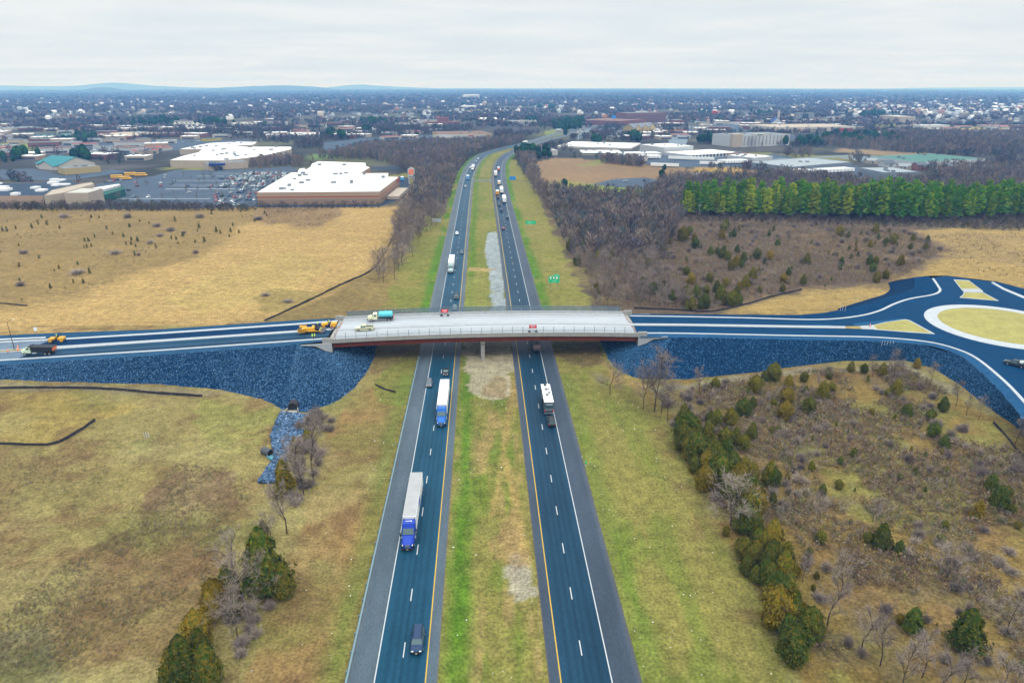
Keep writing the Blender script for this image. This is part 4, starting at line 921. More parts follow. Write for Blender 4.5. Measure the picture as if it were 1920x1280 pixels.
# ---- work crew machines (left)
M_cat = mat("machine_yellow", (.72, .36, .02), .45, .4, noise=.1, scale=1.2)
def roadpos(u, v, zf):
    return Pz(u, v, zf)
def pav():
    t = thing("paver", "yellow asphalt paver with dark hopper and screed working below the bridge end", "paver")
    MB().box((0, .6, 1.05), (2.4, 4.4, 1.0)).build("body", M_cat, t, bevel=.1); MB().box((-.75, .2, 1.75), (.9, 3.4, .5)).box((.3, -.9, 1.8), (1.6, .9, .7)).build("engine_cover", M_cat, t, bevel=.08)
    h = MB(); h.box((0, 2.6, .9), (2.9, 2.2, .6)); 
    for s in (-1, 1): h.box((s * 1.5, 2.6, 1.45), (.12, 2.3, 1.0), top=(1, 1), shift=(s * .4, 0))
    hp = h.build("hopper", M_cat, t); MB().box((0, 2.5, 1.35), (2.6, 2.0, .3)).build("asphalt_load", M_blk, hp)
    MB().box((0, -2.2, 1.6), (2.6, 1.4, .25)).box((0, -1.8, 2.2), (.5, .3, .9)).build("operator_platform", M_blk, t); r = MB()
    for x in (-1.2, 1.2):
        for y in (-2.8, -1.5): r.cyl((x, y, 1.7), (x, y, 2.7), .04, n=5)
        r.cyl((x, -2.8, 2.7), (x, -1.5, 2.7), .04, n=5)
    r.build("handrail", M_blk, t); MB().box((0, -3.7, .55), (4.6, 1.3, .7)).box((0, -4.4, .9), (4.6, .5, .1)).build("screed", M_steel, t)
    for s in (-1, 1):
        MB().box((s * 1.1, -.2, .45), (.5, 4.4, .9)).build("track", M_blk, t, bevel=.15); MB().box((s * 1.5, -1.6, 1.0), (.14, 4.2, .22)).build("tow_arm", M_cat, t)
    return t
lang = math.pi / 2 + BANG - .01
pv = pav(); q = roadpos(583, 623.5, zL); pv.location = q; pv.rotation_euler = (0, 0, lang + .06)
def roller(label):
    t = thing("road_roller", label, "roller", group="yellow road rollers")
    for y in (-1.7, 1.7):
        d = MB().cyl((-.95, y, .62), (.95, y, .62), .62, n=18).build("drum", M_steel, t); 
        for s in (-1, 1): MB().box((s * 1.05, y, .8), (.12, .9, .5)).build("drum_fork", M_cat, d)
    MB().box((0, 1.7, 1.3), (2.1, 1.5, .35)).box((0, 1.2, 1.45), (1.7, 1.6, .55)).build("front_frame", M_cat, t, bevel=.06); MB().box((0, -1.5, 1.4), (2.0, 1.8, .75)).build("engine_cover", M_cat, t, bevel=.08)
    MB().box((0, 0, .95), (.7, 1.2, .5)).build("joint", M_blk, t); MB().box((0, -.3, 1.75), (.5, .5, .12)).box((0, -.55, 2.05), (.5, .1, .5)).build("seat", M_blk, t)
    MB().cyl((0, .5, 1.6), (0, .35, 2.2), .05, n=6).cyl((0, .33, 2.18), (0, .3, 2.24), .22, n=10).build("steering_wheel", M_blk, t)
    f = MB()
    for s in (-1, 1): f.cyl((s * .85, -.75, 1.6), (s * .85, -.75, 2.9), .05, n=6)
    f.cyl((-.85, -.75, 2.9), (.85, -.75, 2.9), .05, n=6).build("roll_bar", M_blk, t); return t
ro = roller("yellow tandem roller with crew next to the bridge end"); ro.location = roadpos(618, 614, zL); ro.rotation_euler = (0, 0, lang)
ro2 = dup(ro, loc=roadpos(108, 641.5, zL), rz=lang + .1, label="yellow tandem roller alone at the far left behind the dump truck")
# dump truck, far left
dk = thing("dump_truck", "white green cabbed dump truck with dark body and orange tailgate at the far left", "truck")
MB().loft([ring(2.3, 1.12, .8, 2.75), ring(3.5, 1.12, .8, 2.75), ring(3.95, 1.1, .8, 2.0), ring(5.2, .95, .8, 1.75)]).build("cab", M_paint, dk); MB().box((0, 3.55, 2.35), (1.75, .5, .6)).build("windscreen", M_glass, dk)
db = MB(); A_ = [(-1.2, 1.35), (1.2, 1.35)]
db.loft([[(-1.15, -4.2, 1.3), (1.15, -4.2, 1.3), (1.3, -4.6, 2.7), (-1.3, -4.6, 2.7)], [(-1.15, 1.9, 1.2), (1.15, 1.9, 1.2), (1.3, 2.0, 2.9), (-1.3, 2.0, 2.9)]], cap=True); bd_ = db.build("dump_body", M_blk, dk)
MB().box((0, 2.5, 2.95), (2.5, 1.0, .1)).build("cab_shield", M_blk, bd_); MB().box((0, -4.5, 2.05), (2.4, .1, 1.2)).build("tailgate", mat("tailgate_orange", (.7, .16, .05), .5), bd_); MB().box((0, .2, 1.0), (.95, 9.6, .28)).build("chassis", M_steel, dk)
for y in (-3.2, -1.9, 4.1):
    for s in (-1, 1): wheel(dk, s * 1.14, y, .5, .45)
for s in (-1, 1): MB().box((s * .72, 5.15, 1.25), (.3, .15, .22)).build("headlight", M_lamp, dk); MB().box((s * 1.14, 3.0, 2.3), (.05, .8, .55)).build("side_window", M_glass, dk); MB().box((s * .9, 1.2, .9), (.5, 1.3, .5)).build("fuel_tank", M_chrome, dk)
MB().box((0, 5.3, .75), (2.0, .2, .3)).build("bumper", M_blk, dk); paint(dk, (.55, .66, .5)); dk.location = roadpos(77, 664, zL); dk.rotation_euler = (0, 0, lang + .02)
# work truck on the roundabout
pk2 = dup(pick, label="dark work truck with crates in its bed on the roundabout at right", color=(.02, .028, .035))
for ch in list(pk2.children):
    if ch.name.split(".")[0] in ("side_stripe", "beacon_bar"): bpy.data.objects.remove(ch)
for i, (x, y, c_) in enumerate(((-.5, -1.3, (.5, .55, .6)), (.45, -1.6, (.35, .42, .3)), (-.3, -2.3, (.12, .2, .3)), (.5, -2.5, (.6, .5, .2)))):
    tag(link("crate", MB().box((0, 0, .24), (.7, .75, .48)).box((0, 0, .5), (.76, .8, .06)).mesh("crate", mat("crate%d" % i, c_, .7), bevel=.03)), ["pale blue crate in front of the dark work truck's bed", "green crate in the middle of the dark work truck's bed", "dark blue crate at the left rear of the work truck's bed", "yellow crate at the tail of the dark work truck's bed"][i], "crate", "crates on the work truck")
pk2.location = RP([(1904, 686)])[0] + Vector((0, 0, .02)); pk2.rotation_euler = (0, 0, R(38)); Mx = Matrix.Translation(pk2.location) @ Matrix.Rotation(R(38), 4, 'Z')
for o in [o for o in C.objects if o.name.startswith("crate")]:
    i = [o_ for o_ in ((-.5, -1.3), (.45, -1.6), (-.3, -2.3), (.5, -2.5))][int(o.name.split(".")[1]) if "." in o.name else 0]
    o.location = Mx @ Vector((i[0], i[1], 1.2)); o.rotation_euler = (0, 0, R(38))
# ---- people
M_skin = mat("skin", (.42, .24, .16), .6); M_vest = mat("lime_vest", (.45, .85, .05), .6); M_orng = mat("orange_vest", (.85, .25, .03), .6); M_jean = mat("work_trousers", (.03, .05, .10), .8); M_hat = mat("hard_hat", (.7, .85, .15), .4); M_boot = mat("boot", (.03, .025, .02), .8)
def person(pose):
    J = {'pel': (0, 0, .95), 'wai': (0, 0, 1.12), 'che': (0, .02, 1.36), 'nek': (0, .02, 1.52), 'hed': (0, .05, 1.62), 'top': (0, .05, 1.76)}
    rad = {'pel': (.15, .12), 'wai': (.14, .1), 'che': (.17, .12), 'nek': (.06, .06), 'hed': (.085, .1), 'top': (.07, .08)}
    E_ = [('pel', 'wai'), ('wai', 'che'), ('che', 'nek'), ('nek', 'hed'), ('hed', 'top')]
    for s, n in ((-1, 'l'), (1, 'r')):
        a = pose[n]; st = pose.get('st', .08) * s
        pts = [('sho', (s * .19, .02, 1.43), .065), ('elb', (s * (.24 + .02), a * .16, 1.17 + a * .02), .05), ('wri', (s * .25, a * .4, .97 + a * .18), .036), ('han', (s * .24, a * .47, .90 + a * .2), .045)]
        lg_ = [('hip', (s * .1, 0, .9), .095), ('kne', (s * .11, st + .03, .5), .065), ('ank', (s * .12, st, .1), .045), ('toe', (s * .13, st + .16, .05), .045)]
        for ch, root in ((pts, 'che'), (lg_, 'pel')):
            prev = root
            for k, p_, r_ in ch: J[k + n] = p_; rad[k + n] = (r_, r_); E_.append((prev, k + n)); prev = k + n
    names = list(J); me = bpy.data.meshes.new("person"); me.from_pydata([J[k] for k in names], [(names.index(a), names.index(b)) for a, b in E_], [])
    o = bpy.data.objects.new("tmp", me); C.objects.link(o); m = o.modifiers.new("s", 'SKIN'); sk_ = me.skin_vertices[0].data
    for i, k in enumerate(names): sk_[i].radius = rad[k]; sk_[i].use_root = (k == 'pel')
    o.modifiers.new("u", 'SUBSURF').levels = 1; dg = bpy.context.evaluated_depsgraph_get(); m2 = bpy.data.meshes.new_from_object(o.evaluated_get(dg)); bpy.data.objects.remove(o)
    m2.materials.clear(); m2.materials.append(M_skin); m2.name = "person"; return m2
def worker(mesh, label, vest, pos, rz):
    o = link("person", mesh, None, pos, rz); tag(o, label, "person", "road workers in bright vests")
    v = MB(); ell = lambda z, a, b: [(a * math.cos(t), .02 + b * math.sin(t), z) for t in np.linspace(0, 2 * math.pi, 12, endpoint=False)]
    v.loft([ell(.92, .2, .165), ell(1.1, .19, .155), ell(1.35, .225, .17), ell(1.47, .19, .13), ell(1.53, .09, .09)]); v.build("vest", vest, o, smooth=True)
    s = MB()
    for k in (-1, 1): s.loft([[(k * .1 + .105 * math.cos(t), .02 + .115 * math.sin(t), z) for t in np.linspace(0, 2 * math.pi, 8, endpoint=False)] for z in (.95, .5)]); s.loft([[(k * .115 + .085 * math.cos(t), .06 + .095 * math.sin(t), z) for t in np.linspace(0, 2 * math.pi, 8, endpoint=False)] for z in (.52, .12)])
    s.build("trousers", M_jean, o); MB().ball((0, .05, 1.72), (.13, .15, .13), n=10, k=6, zmin=-.1).box((0, .13, 1.715), (.2, .2, .02)).build("hard_hat", M_hat, o, smooth=False)
    b = MB()
    for k in (-1, 1): b.box((k * .125, .09, .06), (.11, .28, .12))
    b.build("boots", M_boot, o); return o
pA = person({'l': .6, 'r': .9}); pB = person({'l': .1, 'r': .3, 'st': .14})
worker(pA, "worker in lime vest standing up on the paver platform", M_vest, pv.matrix_basis @ Vector((.4, -2.3, 1.73)), 2.0)
worker(pB, "worker in lime vest on the near side of the paver, left of another", M_vest, roadpos(586.2, 635.5, zL), .4)
worker(pA, "worker in lime vest and dark trousers beside the paver, right of a pair", M_vest, roadpos(590.4, 635.2, zL), -.6)
worker(pB, "worker in lime vest behind the dark paver screed", M_vest, roadpos(602.3, 623, zL), 1.4)
worker(pA, "worker in orange and lime gear standing beside the near roller", M_orng, roadpos(621.5, 618.5, zL), 1.0)
worker(pB, "worker in lime vest behind the near roller", M_vest, roadpos(617.5, 609.5, zL), 2.6)
worker(pA, "worker in lime vest riding the roller at the far left", M_vest, ro2.matrix_basis @ Vector((0, -.2, 1.05)), lang)
# cones, drum, lamp, sign at the left
M_cone = mat("cone_orange", (.85, .16, .03), .5)
def cone(pos, label, s=1.0, g="orange traffic cones"):
    t = thing("traffic_cone", label, "cone", pos, 0, g); MB().box((0, 0, .03), (.4 * s, .4 * s, .06)).build("base", M_blk, t); b = MB().cyl((0, 0, .05), (0, 0, 1.0 * s), .17 * s, .03, n=12).build("body", M_cone, t); MB().cyl((0, 0, .5 * s), (0, 0, .66 * s), .108 * s, .084 * s, n=12).build("reflective_band", M_box, b)
cone(LP([(15, 660)])[0], "orange traffic cone left of the lamp post at the far left edge", 1.4); cone(LP([(34, 658)])[0], "larger orange traffic cone right of the lamp post", 1.7); cone(LP([(34.5, 653)])[0], "orange traffic cone farther behind the lamp post", 1.4)
cone(RP([(1631, 613)])[0] + Vector((0, 0, .15)), "orange traffic cone at the tip of the roundabout splitter island", 1.3); cone(RP([(1647, 616)])[0] + Vector((0, 0, .12)), "small orange cone on the kerb of the splitter island", .9)
p = LP([(27.5, 656)])[0]; lp = thing("street_lamp", "tall dark street lamp with two arms at the left edge", "street lamp", p)
MB().cyl((0, 0, 0), (0, 0, 9.6), .12, .07, n=8).build("pole", mat("lamp_brown", (.07, .035, .03), .5), lp)
for s, dx in ((1, 1.9), (-1, -2.4)):
    a = MB().cyl((0, 0, 9.4), (dx, 0, 10.4 if s > 0 else 9.5), .05, n=6).build("arm", mat("lamp_brown", ()), lp); MB().box((dx + s * .3, 0, 10.4 if s > 0 else 9.5), (.8, .3, .14)).build("lamp_head", mat("lamp_head", (.5, .55, .55), .4), a)
MB().box((0, 0, .25), (.5, .5, .5)).build("footing", M_concd, lp)
p = LP([(71, 634)])[0]; sg = thing("road_sign", "small white roadside sign beside the pavement at left", "sign", p, .1); MB().box((0, 0, 1.9), (.06, .06, 3.8)).build("post", M_galv, sg); MB().box((0, -.05, 3.3), (1.1, .05, 1.3)).build("sign_panel", M_box, sg)
# ---- highway signs
M_green = mat("sign_green", (.0, .42, .16), .5); M_greend = mat("sign_green_tab", (.0, .5, .27), .5); M_sback = mat("sign_back", (.30, .36, .40), .5, noise=.05, scale=1)
def hsign(u, v, wd, hh, zb, label, m, tab=None, rz=0.0, posts=(-.3, .3), name="highway_sign"):
    x, y = P(u, v); t = thing(name, label, "sign", (x, y, G(x, y)), rz)
    s_ = MB().box((0, 0, zb + hh / 2), (wd, .1, hh)).build("sign_panel", m, t)
    for k in posts:
        p_ = MB().box((k * wd, .12, (zb + hh) / 2), (.16, .16, zb + hh)).build("post", M_galv, t); MB().box((k * wd, .12, .08), (.5, .5, .2)).build("footing", M_concd, p_)
    return t, s_
t, s_ = hsign(1038.5, 541, 4.7, 3.0, 2.6, "large green exit sign with three white shields and a tab, right of the highway", M_green, rz=-.03)
b_ = MB().box((1.0, 0, 5.95), (2.6, .1, .7)).build("exit_tab", M_greend, t); MB().box((1.0, -.06, 5.95), (1.8, .02, .22)).build("lettering", mat("sign_letter_pale", (.35, .75, .6), .5), b_)
for x, w_ in ((-1.45, .75), (-.15, .75), (1.2, 1.0)):
    MB().prism([(x - w_ / 2, 5.15), (x - w_ / 2, 4.65), (x - w_ * .3, 4.4), (x, 4.3), (x + w_ * .3, 4.4), (x + w_ / 2, 4.65), (x + w_ / 2, 5.15), (x, 5.22)], 1, -.08, -.051).build("route_shield", M_box, s_)
m_ = MB()
for x, z, w_ in ((-1.5, 3.75, .5), (-.2, 3.75, .7), (1.0, 3.75, .9), (0, 3.2, 1.6)): m_.box((x, -.06, z), (w_, .02, .22))
m_.build("lettering", mat("sign_letter_pale", ()), s_); m_ = MB(); 
for x, z, w_, h_ in ((0, 5.52, 4.6, .06), (0, 2.68, 4.6, .06), (-2.28, 4.1, .06, 2.9), (2.28, 4.1, .06, 2.9)): m_.box((x, -.06, z), (w_, .02, h_))
m_.build("border", mat("sign_letter_pale", ()), s_)
t, s_ = hsign(995, 428, 6.2, 2.3, 2.4, "long green destination sign farther along the right verge", M_green, rz=-.03); m_ = MB()
for z in (4.1, 3.5, 2.9): m_.box((-.6, -.06, z), (3.2, .02, .2)); m_.box((2.0, -.06, z), (.6, .02, .2))
m_.build("lettering", mat("sign_letter_pale", ()), s_)
hsign(819, 424, 5.6, 2.2, 2.6, "grey back of a road sign on the left verge", M_sback, posts=(-.3, .3), rz=.03)
hsign(961, 341, 5.5, 3.2, 1.6, "blue information sign on the right verge near the curve", mat("sign_blue", (.02, .22, .62), .5), rz=-.05)
for u, v, lb in ((1000.5, 519.5, "small green marker post beside the shoulder near the exit sign"), (1098, 871, "small green marker post on the right verge near the viewer")):
    t, s_ = hsign(u, v + 2, .35, .5, .7, lb, M_greend, posts=(0,), name="marker_post")
# guard rails
def guardrail(side, y0, y1, off, label, z=0.72):
    arr = cLa if side == 'L' else cRa; n = int((y1 - y0) / 3.8); pts = []
    for i in range(n + 1):
        y = y0 + (y1 - y0) * i / n; x = lane_x(side, y, off); pts.append(Vector((x, y, G(x, y))))
    t = thing("guardrail", label, "guardrail", pts[0]); o = pts[0]; rings = []
    for p_ in pts:
        a = p_ - o; rings.append([(a.x - .04, a.y, a.z + .45), (a.x + .10, a.y, a.z + .52), (a.x + .02, a.y, a.z + .6), (a.x + .12, a.y, a.z + .69), (a.x - .02, a.y, a.z + .78), (a.x - .12, a.y, a.z + .76), (a.x - .1, a.y, a.z + .6)])
    MB().loft(rings).build("rail", mat("rail_steel", col(150, 186, 196), .5, .4), t)
    for p_ in pts[::1][:99]: MB().box((p_.x - o.x - .24, p_.y - o.y, p_.z - o.z + .38), (.34, .16, .84)).build("post", mat("rail_post", col(140, 160, 168), .7, .2), t)
guardrail('L', 70, 203, 11.5, "long steel guard rail along the left shoulder below the bridge"); guardrail('L', 690, 1040, 11.6, "distant guard rail on the outside of the left curve")
# silt fences
M_silt = mat("silt_fabric", (.03, .028, .033), .85, noise=.25, scale=.7); M_stake = mat("wood_stake", (.22, .15, .09), .9)
def silt(pts, label, h=.85):
    A = [Vector((*P(u, v), 0)) for u, v in pts]; L_ = sum((b - a).length for a, b in zip(A, A[1:])); n = max(6, int(L_ / 2.2)); A = resample(catmull(A, 6), n)
    for p_ in A: p_.z = G(p_.x, p_.y)
    t = thing("silt_fence", label, "silt fence", A[0]); o = A[0]; rg = []
    nn2 = nrm([p_.copy() for p_ in A])
    for i, p_ in enumerate(A):
        q = p_ - o; hh = h * random.uniform(.72, 1.08); d = nn2[i] * .03; rg.append([(q.x - d.x, q.y - d.y, q.z - .1), (q.x - d.x, q.y - d.y, q.z + hh), (q.x + d.x, q.y + d.y, q.z + hh), (q.x + d.x, q.y + d.y, q.z - .1)])
    MB().loft(rg).build("fabric", M_silt, t)
    for i, p_ in enumerate(A[::2][:99]): MB().box((p_.x - o.x, p_.y - o.y, p_.z - o.z + .45), (.07, .07, 1.1)).build("stake", M_stake, t)
silt([(496, 602.5), (530, 587), (590, 559.5), (640, 534), (700, 504), (728, 462), (745, 428)], "black silt fence curving along the edge of the straw field at left")
silt([(-60, 730), (0, 729), (100, 728), (210, 731), (300, 739), (380, 744)], "black silt fence below the left stone slope, ending in the grass"); silt([(-40, 834), (0, 833), (60, 834.5), (105, 831), (145, 812), (179, 788)], "black silt fence bending up through the grass at the left edge")
silt([(704, 722), (720, 730), (742, 736)], "short torn piece of silt fence lying near the guard rail", .6); silt([(1188, 579), (1260, 581.5), (1330, 585), (1400, 571), (1440, 559), (1503, 546)], "black silt fence between the scrub and the straw slope at right")
silt([(-40, 565), (0, 569), (52, 574)], "low silt fence at the left edge of the shrubby field", .6); silt([(1862, 792), (1885, 815), (1905, 842), (1925, 860)], "low dark fence at the foot of the right stone slope", .8)
# culvert mouths
M_culv = mat("culvert_concrete", col(214, 206, 190), .85, noise=.1, scale=2)
def culvert(u, v, label, sc_, rz, tint):
    x, y = P(u, v); t = thing("culvert_pipe", label, "culvert", (x, y, G(x, y) - .1), rz); n = 14
    ro_ = lambda yy, r: [(r * math.cos(a), yy, .9 * sc_ + r * math.sin(a)) for a in np.linspace(0, 2 * math.pi, n, endpoint=False)]
    MB().loft([ro_(2.5, sc_), ro_(0, sc_), ro_(0, sc_ * .82), ro_(2.4, sc_ * .82)], cap=False).build("pipe", M_silt if not tint else M_steel, t)
    MB().cyl((0, .3, .9 * sc_), (0, .5, .9 * sc_), sc_ * .82, n=14).build("pipe_shade_disc", M_blk, t)  # black disc plugging the pipe, coloured to stand for the shade inside
    a = MB(); a.prism([(-sc_ * 1.3, -sc_ * 2.0), (sc_ * 1.3, -sc_ * 2.0), (sc_ * .9, 0), (-sc_ * .9, 0)], 2, .0, .3)
    for s in (-1, 1): a.prism([(s * sc_ * 1.0, .1), (s * sc_ * 1.5, -sc_ * 1.9), (s * sc_ * 1.6, -sc_ * 1.9), (s * sc_ * 1.15, .1)], 2, 0, .8 * sc_)
    a.build("apron", M_culv if not tint else mat("culvert_teal", (.10, .28, .34), .6), t)
culvert(549, 770, "dark culvert mouth with pale apron at the foot of the left stone slope", 1.25, .1, 0); culvert(508, 855, "black pipe end with teal flared section beside the stone channel", .95, 1.0, 1)
x, y = P(276, 822); t = thing("drain_riser", "cluster of pale marker stakes in the left meadow", "stakes", (x, y, G(x, y)))
for i in range(5): MB().box((i * .3 - .6, .2 * (i % 2), .85), (.07, .07, 1.7 - .12 * i)).build("stake", mat("pale_stake", (.45, .48, .5), .8), t)
for u, v, n, lb in ((1667, 643, 5, "row of pale stakes standing on the right stone slope"), (1582, 583, 3, "pale stakes on the stone verge near the roundabout entry")):
    p_ = RP([(u, v)])[0]; t = thing("survey_stakes", lb, "stakes", p_ + Vector((0, 0, -1.2 if v > 600 else -.1)))
    for i in range(n): MB().box((i * .9 - n * .45, .1 * (i % 2), .9), (.1, .1, 2.0)).build("stake", mat("pale_stake", ()), t)
# ================================================================== town: lots, buildings, parked vehicles
M_lot = mat("lot_asphalt", col(92, 108, 126), .8, .1, noise=.14, scale=.06); M_lotd = mat("lot_dark", col(66, 82, 100), .85, .1, noise=.12, scale=.06)
EXC = []                                   # places where no scattered tree may stand
def lot(pts, m=None, name="parking_lot", dz=.05):
    w_ = pp(pts); EXC.append(w_); mb = MB(); mb.poly([(x, y, curv(x, y) + dz) for x, y in w_]); tag(mb.build(name, m or M_lot), kind="structure")
lot([(150, 391), (300, 392), (480, 388), (482, 362), (560, 320), (545, 312), (470, 317), (400, 320), (330, 318), (290, 330), (230, 338), (180, 345), (192, 372)])
lot([(480, 389), (712, 388), (740, 378), (768, 352), (768, 334), (746, 331), (712, 360), (481, 361)], M_lotd, "pavement", .04)
lot([(600, 268), (690, 258), (825, 252), (826, 264), (700, 272), (610, 282)]); lot([(690, 313), (750, 312), (752, 318), (700, 318)], M_lotd)
lot([(1205, 304), (1228, 291), (1300, 285), (1392, 298), (1450, 288), (1490, 296), (1650, 318), (1725, 324), (1720, 345), (1640, 352), (1480, 331), (1400, 313), (1330, 313), (1240, 313)])
lot([(1108, 346), (1150, 336), (1210, 333), (1252, 341), (1232, 356), (1170, 352)]); lot([(1240, 331), (1330, 322), (1345, 326), (1270, 336)], mat("pale_paving", col(168, 172, 170), .9))
lot([(1253, 263), (1262, 255), (1283, 250), (1290, 262), (1284, 276), (1258, 274)], mat("far_road", col(140, 158, 170), .8), "road"); lot([(1100, 240), (1130, 230), (1165, 218), (1172, 222), (1140, 236), (1112, 248), (1085, 262), (1075, 260)], mat("far_road", ()), "road")
lot([(1285, 300), (1350, 292), (1480, 297), (1600, 290), (1600, 293), (1480, 300)], mat("far_road", ()), "road")
lot([(60, 275), (240, 262), (400, 262), (500, 262), (430, 268), (330, 282), (250, 290)], M_lot); lot([(1290, 236), (1420, 232), (1450, 238), (1420, 246), (1320, 250), (1290, 252)]); lot([(1480, 252), (1600, 250), (1600, 258), (1480, 262)])
lot([(0, 318), (60, 316), (120, 330), (210, 318), (240, 322), (120, 340), (0, 336)]); lot([(0, 250), (100, 250), (130, 256), (0, 262)])
lot([(1570, 296), (1640, 292), (1720, 306), (1850, 308), (1920, 312), (1920, 318), (1700, 312)], mat("far_road", ()), "road")
# pale lines of the main car park
M_line = mat("lot_line", col(190, 200, 208), .8)
for v0, v1, ua, ub in ((354, 355, 310, 440), (347.5, 348, 320, 450), (338.5, 339, 330, 450), (372.3, 373.2, 190, 395), (330, 330.5, 370, 480), (325, 325.4, 400, 500)):
    mb = MB(); a, b, c, d = P(ua, v0), P(ub, v0), P(ub, v1), P(ua, v1); mb.poly([(x, y, .08 + curv(x, y)) for x, y in (a, b, c, d)]); tag(mb.build("lot_line", M_line), kind="structure")
M_wht = mat("white_membrane", (.80, .81, .82), .7, .2, noise=.03, scale=.05); M_tan = mat("tan_wall", col(214, 186, 160), .85, noise=.05, scale=.3); M_beige = mat("beige_wall", col(222, 206, 186), .85, noise=.05, scale=.3)
M_brick = mat("brick_wall", col(158, 104, 100), .9, noise=.12, scale=.5); M_cream = mat("cream_wall", col(236, 232, 222), .85, noise=.04, scale=.3); M_yell = mat("yellow_wall", col(222, 200, 140), .85, noise=.05, scale=.3)
M_troof = mat("teal_roof", col(40, 150, 160), .6, noise=.08, scale=.2); M_groof = mat("green_roof", col(70, 140, 126), .6, noise=.08, scale=.2); M_rroof = mat("red_roof", col(206, 104, 94), .7); M_gry = mat("grey_roof", col(150, 158, 166), .7, noise=.12, scale=.1); M_dkr = mat("dark_roof", col(34, 66, 92), .8, noise=.1, scale=.05); M_broof = mat("brown_roof", col(150, 120, 104), .85, noise=.15, scale=.1)
M_metal = mat("metal_roof", col(184, 196, 204), .5, .4, noise=.1, scale=.2, stretch=(1, .1, 1)); M_win = mat("window_dark", (.04, .06, .09), .2, .5); M_unit = mat("roof_unit", col(150, 160, 166), .6, noise=.1, scale=1); M_orange = mat("orange_band", col(222, 100, 48), .7); M_wht2 = mat("white_wall", col(236, 240, 244), .8, noise=.03, scale=.3); M_silver = mat("silver_cladding", col(170, 184, 196), .4, .5, metallic=.3, noise=.1, scale=.3); M_dgl = mat("dark_glazing", col(56, 84, 110), .15, .6)
def building(name, label, cat, pts, H, wall, roof, units=0, us=3.0, bands=(), group=None, px_=True, um=None):
    w_ = [P(u, v, H) for u, v in pts] if px_ else pts
    EXC.append(w_)
    cx = sum(p[0] for p in w_) / len(w_); cy_ = sum(p[1] for p in w_) / len(w_); z = curv(cx, cy_)
    t = thing(name, label, cat, (cx, cy_, z), 0, group); q = [(x - cx, y - cy_) for x, y in w_]
    MB().loft([[(x, y, -.6) for x, y in q], [(x, y, H) for x, y in q]], cap=False).build("wall", wall, t)
    rf = MB().poly([(x, y, H - .35) for x, y in q]).build("roof", roof, t)
    cxq = lambda s, zz: [(x * s, y * s, zz) for x, y in q]
    for z0, z1, m, nm in bands:
        s = 1.0015 if nm == "band" else 1.002; MB().loft([cxq(s, z0), cxq(s, z1)], cap=False).build(nm, m, t)
    n = 0; tries = 0; X0, X1 = min(x for x, _ in q), max(x for x, _ in q); Y0, Y1 = min(y for _, y in q), max(y for _, y in q)
    while n < units and tries < 600:
        tries += 1; x = random.uniform(X0, X1); y = random.uniform(Y0, Y1)
        if all(ins1(q, x + a, y + b) for a in (-4, 4) for b in (-4, 4)):
            k = random.uniform(.6, 1.3); hh = random.uniform(1.0, 1.9); MB().box((x, y, H - .35 + hh / 2), (us * k, us * random.uniform(.7, 1.2), hh)).build("roof_unit", um or M_unit, t); n += 1
    return t
def fbox(name, label, cat, u0, v0, u1, v1, vt, vr, wall, roof, **k):
    """block given by its front foot corners and the picture rows of front eave and back eave"""
    a = P(u0, v0); b = P(u1, v1); H = max(2.5, CAM_H - a[1] * math.tan(PITCH + math.atan((vt - 640) / F)))
    yb = P(u0, vr, H)[1]; d = max(6.0, min(160.0, yb - a[1])); dx, dy = b[0] - a[0], b[1] - a[1]; L_ = math.hypot(dx, dy); n = (-dy / L_ * d, dx / L_ * d)
    w_ = [a, b, (b[0] + n[0], b[1] + n[1]), (a[0] + n[0], a[1] + n[1])]
    t = building(name, label, cat, w_, H, wall, roof, px_=False, **k); return t, w_, H
def windows(t, w_, H, rows, cols, z0, dz, ww=1.5, wh=1.5, side=0, m=None):
    a, b = Vector((*w_[side], 0)), Vector((*w_[(side + 1) % 4], 0)); c = Vector((t.location.x, t.location.y, 0)); d = (b - a).normalized(); nn2 = Vector((d.y, -d.x, 0)); L_ = (b - a).length
    me = MB().box((0, 0, 0), (ww, .25, wh)).mesh("window", m or M_win); an = math.atan2(d.y, d.x)
    for r in range(rows):
        for k in range(cols):
            p_ = a + d * (L_ * (k + .5) / cols) - c; link("window", me, t, (p_.x + nn2.x * .05, p_.y + nn2.y * .05, z0 + r * dz), an)
def gable(name, label, cat, u0, v0, u1, v1, eave, rise, depth, wall, roof, group=None, gables=0):
    a = P(u0, v0); b = P(u1, v1); dx, dy = b[0] - a[0], b[1] - a[1]; L_ = math.hypot(dx, dy); an = math.atan2(dy, dx); z = curv(*a); EXC.append([a, b, (b[0] - dy / L_ * depth, b[1] + dx / L_ * depth), (a[0] - dy / L_ * depth, a[1] + dx / L_ * depth)])
    t = thing(name, label, cat, (a[0], a[1], z), an, group); MB().prism([(0, -.6), (0, eave), (depth / 2, eave + rise), (depth, eave), (depth, -.6)], 0, 0, L_).build("wall", wall, t)
    e = .6; MB().prism([(-e, eave - .35), (depth / 2, eave + rise + .12), (depth + e, eave - .35), (depth + e, eave - .1), (depth / 2, eave + rise + .4), (-e, eave - .1)], 0, -e, L_ + e).build("roof", roof, t)
    for k in range(gables):
        x = L_ * (k + .5) / gables; w2 = L_ / gables * .3; g_ = MB().prism([(x - w2, -.5), (x - w2, eave), (x, eave + rise * .8), (x + w2, eave), (x + w2, -.5)], 1, -1.5, depth / 2).build("gable_wall", wall, t); MB().prism([(x - w2 - .4, eave - .3), (x, eave + rise * .8 + .1), (x + w2 + .4, eave - .3), (x + w2 + .4, eave), (x, eave + rise * .8 + .4), (x - w2 - .4, eave)], 1, -1.9, depth / 2).build("gable_roof", roof, g_)
    return t
B = building
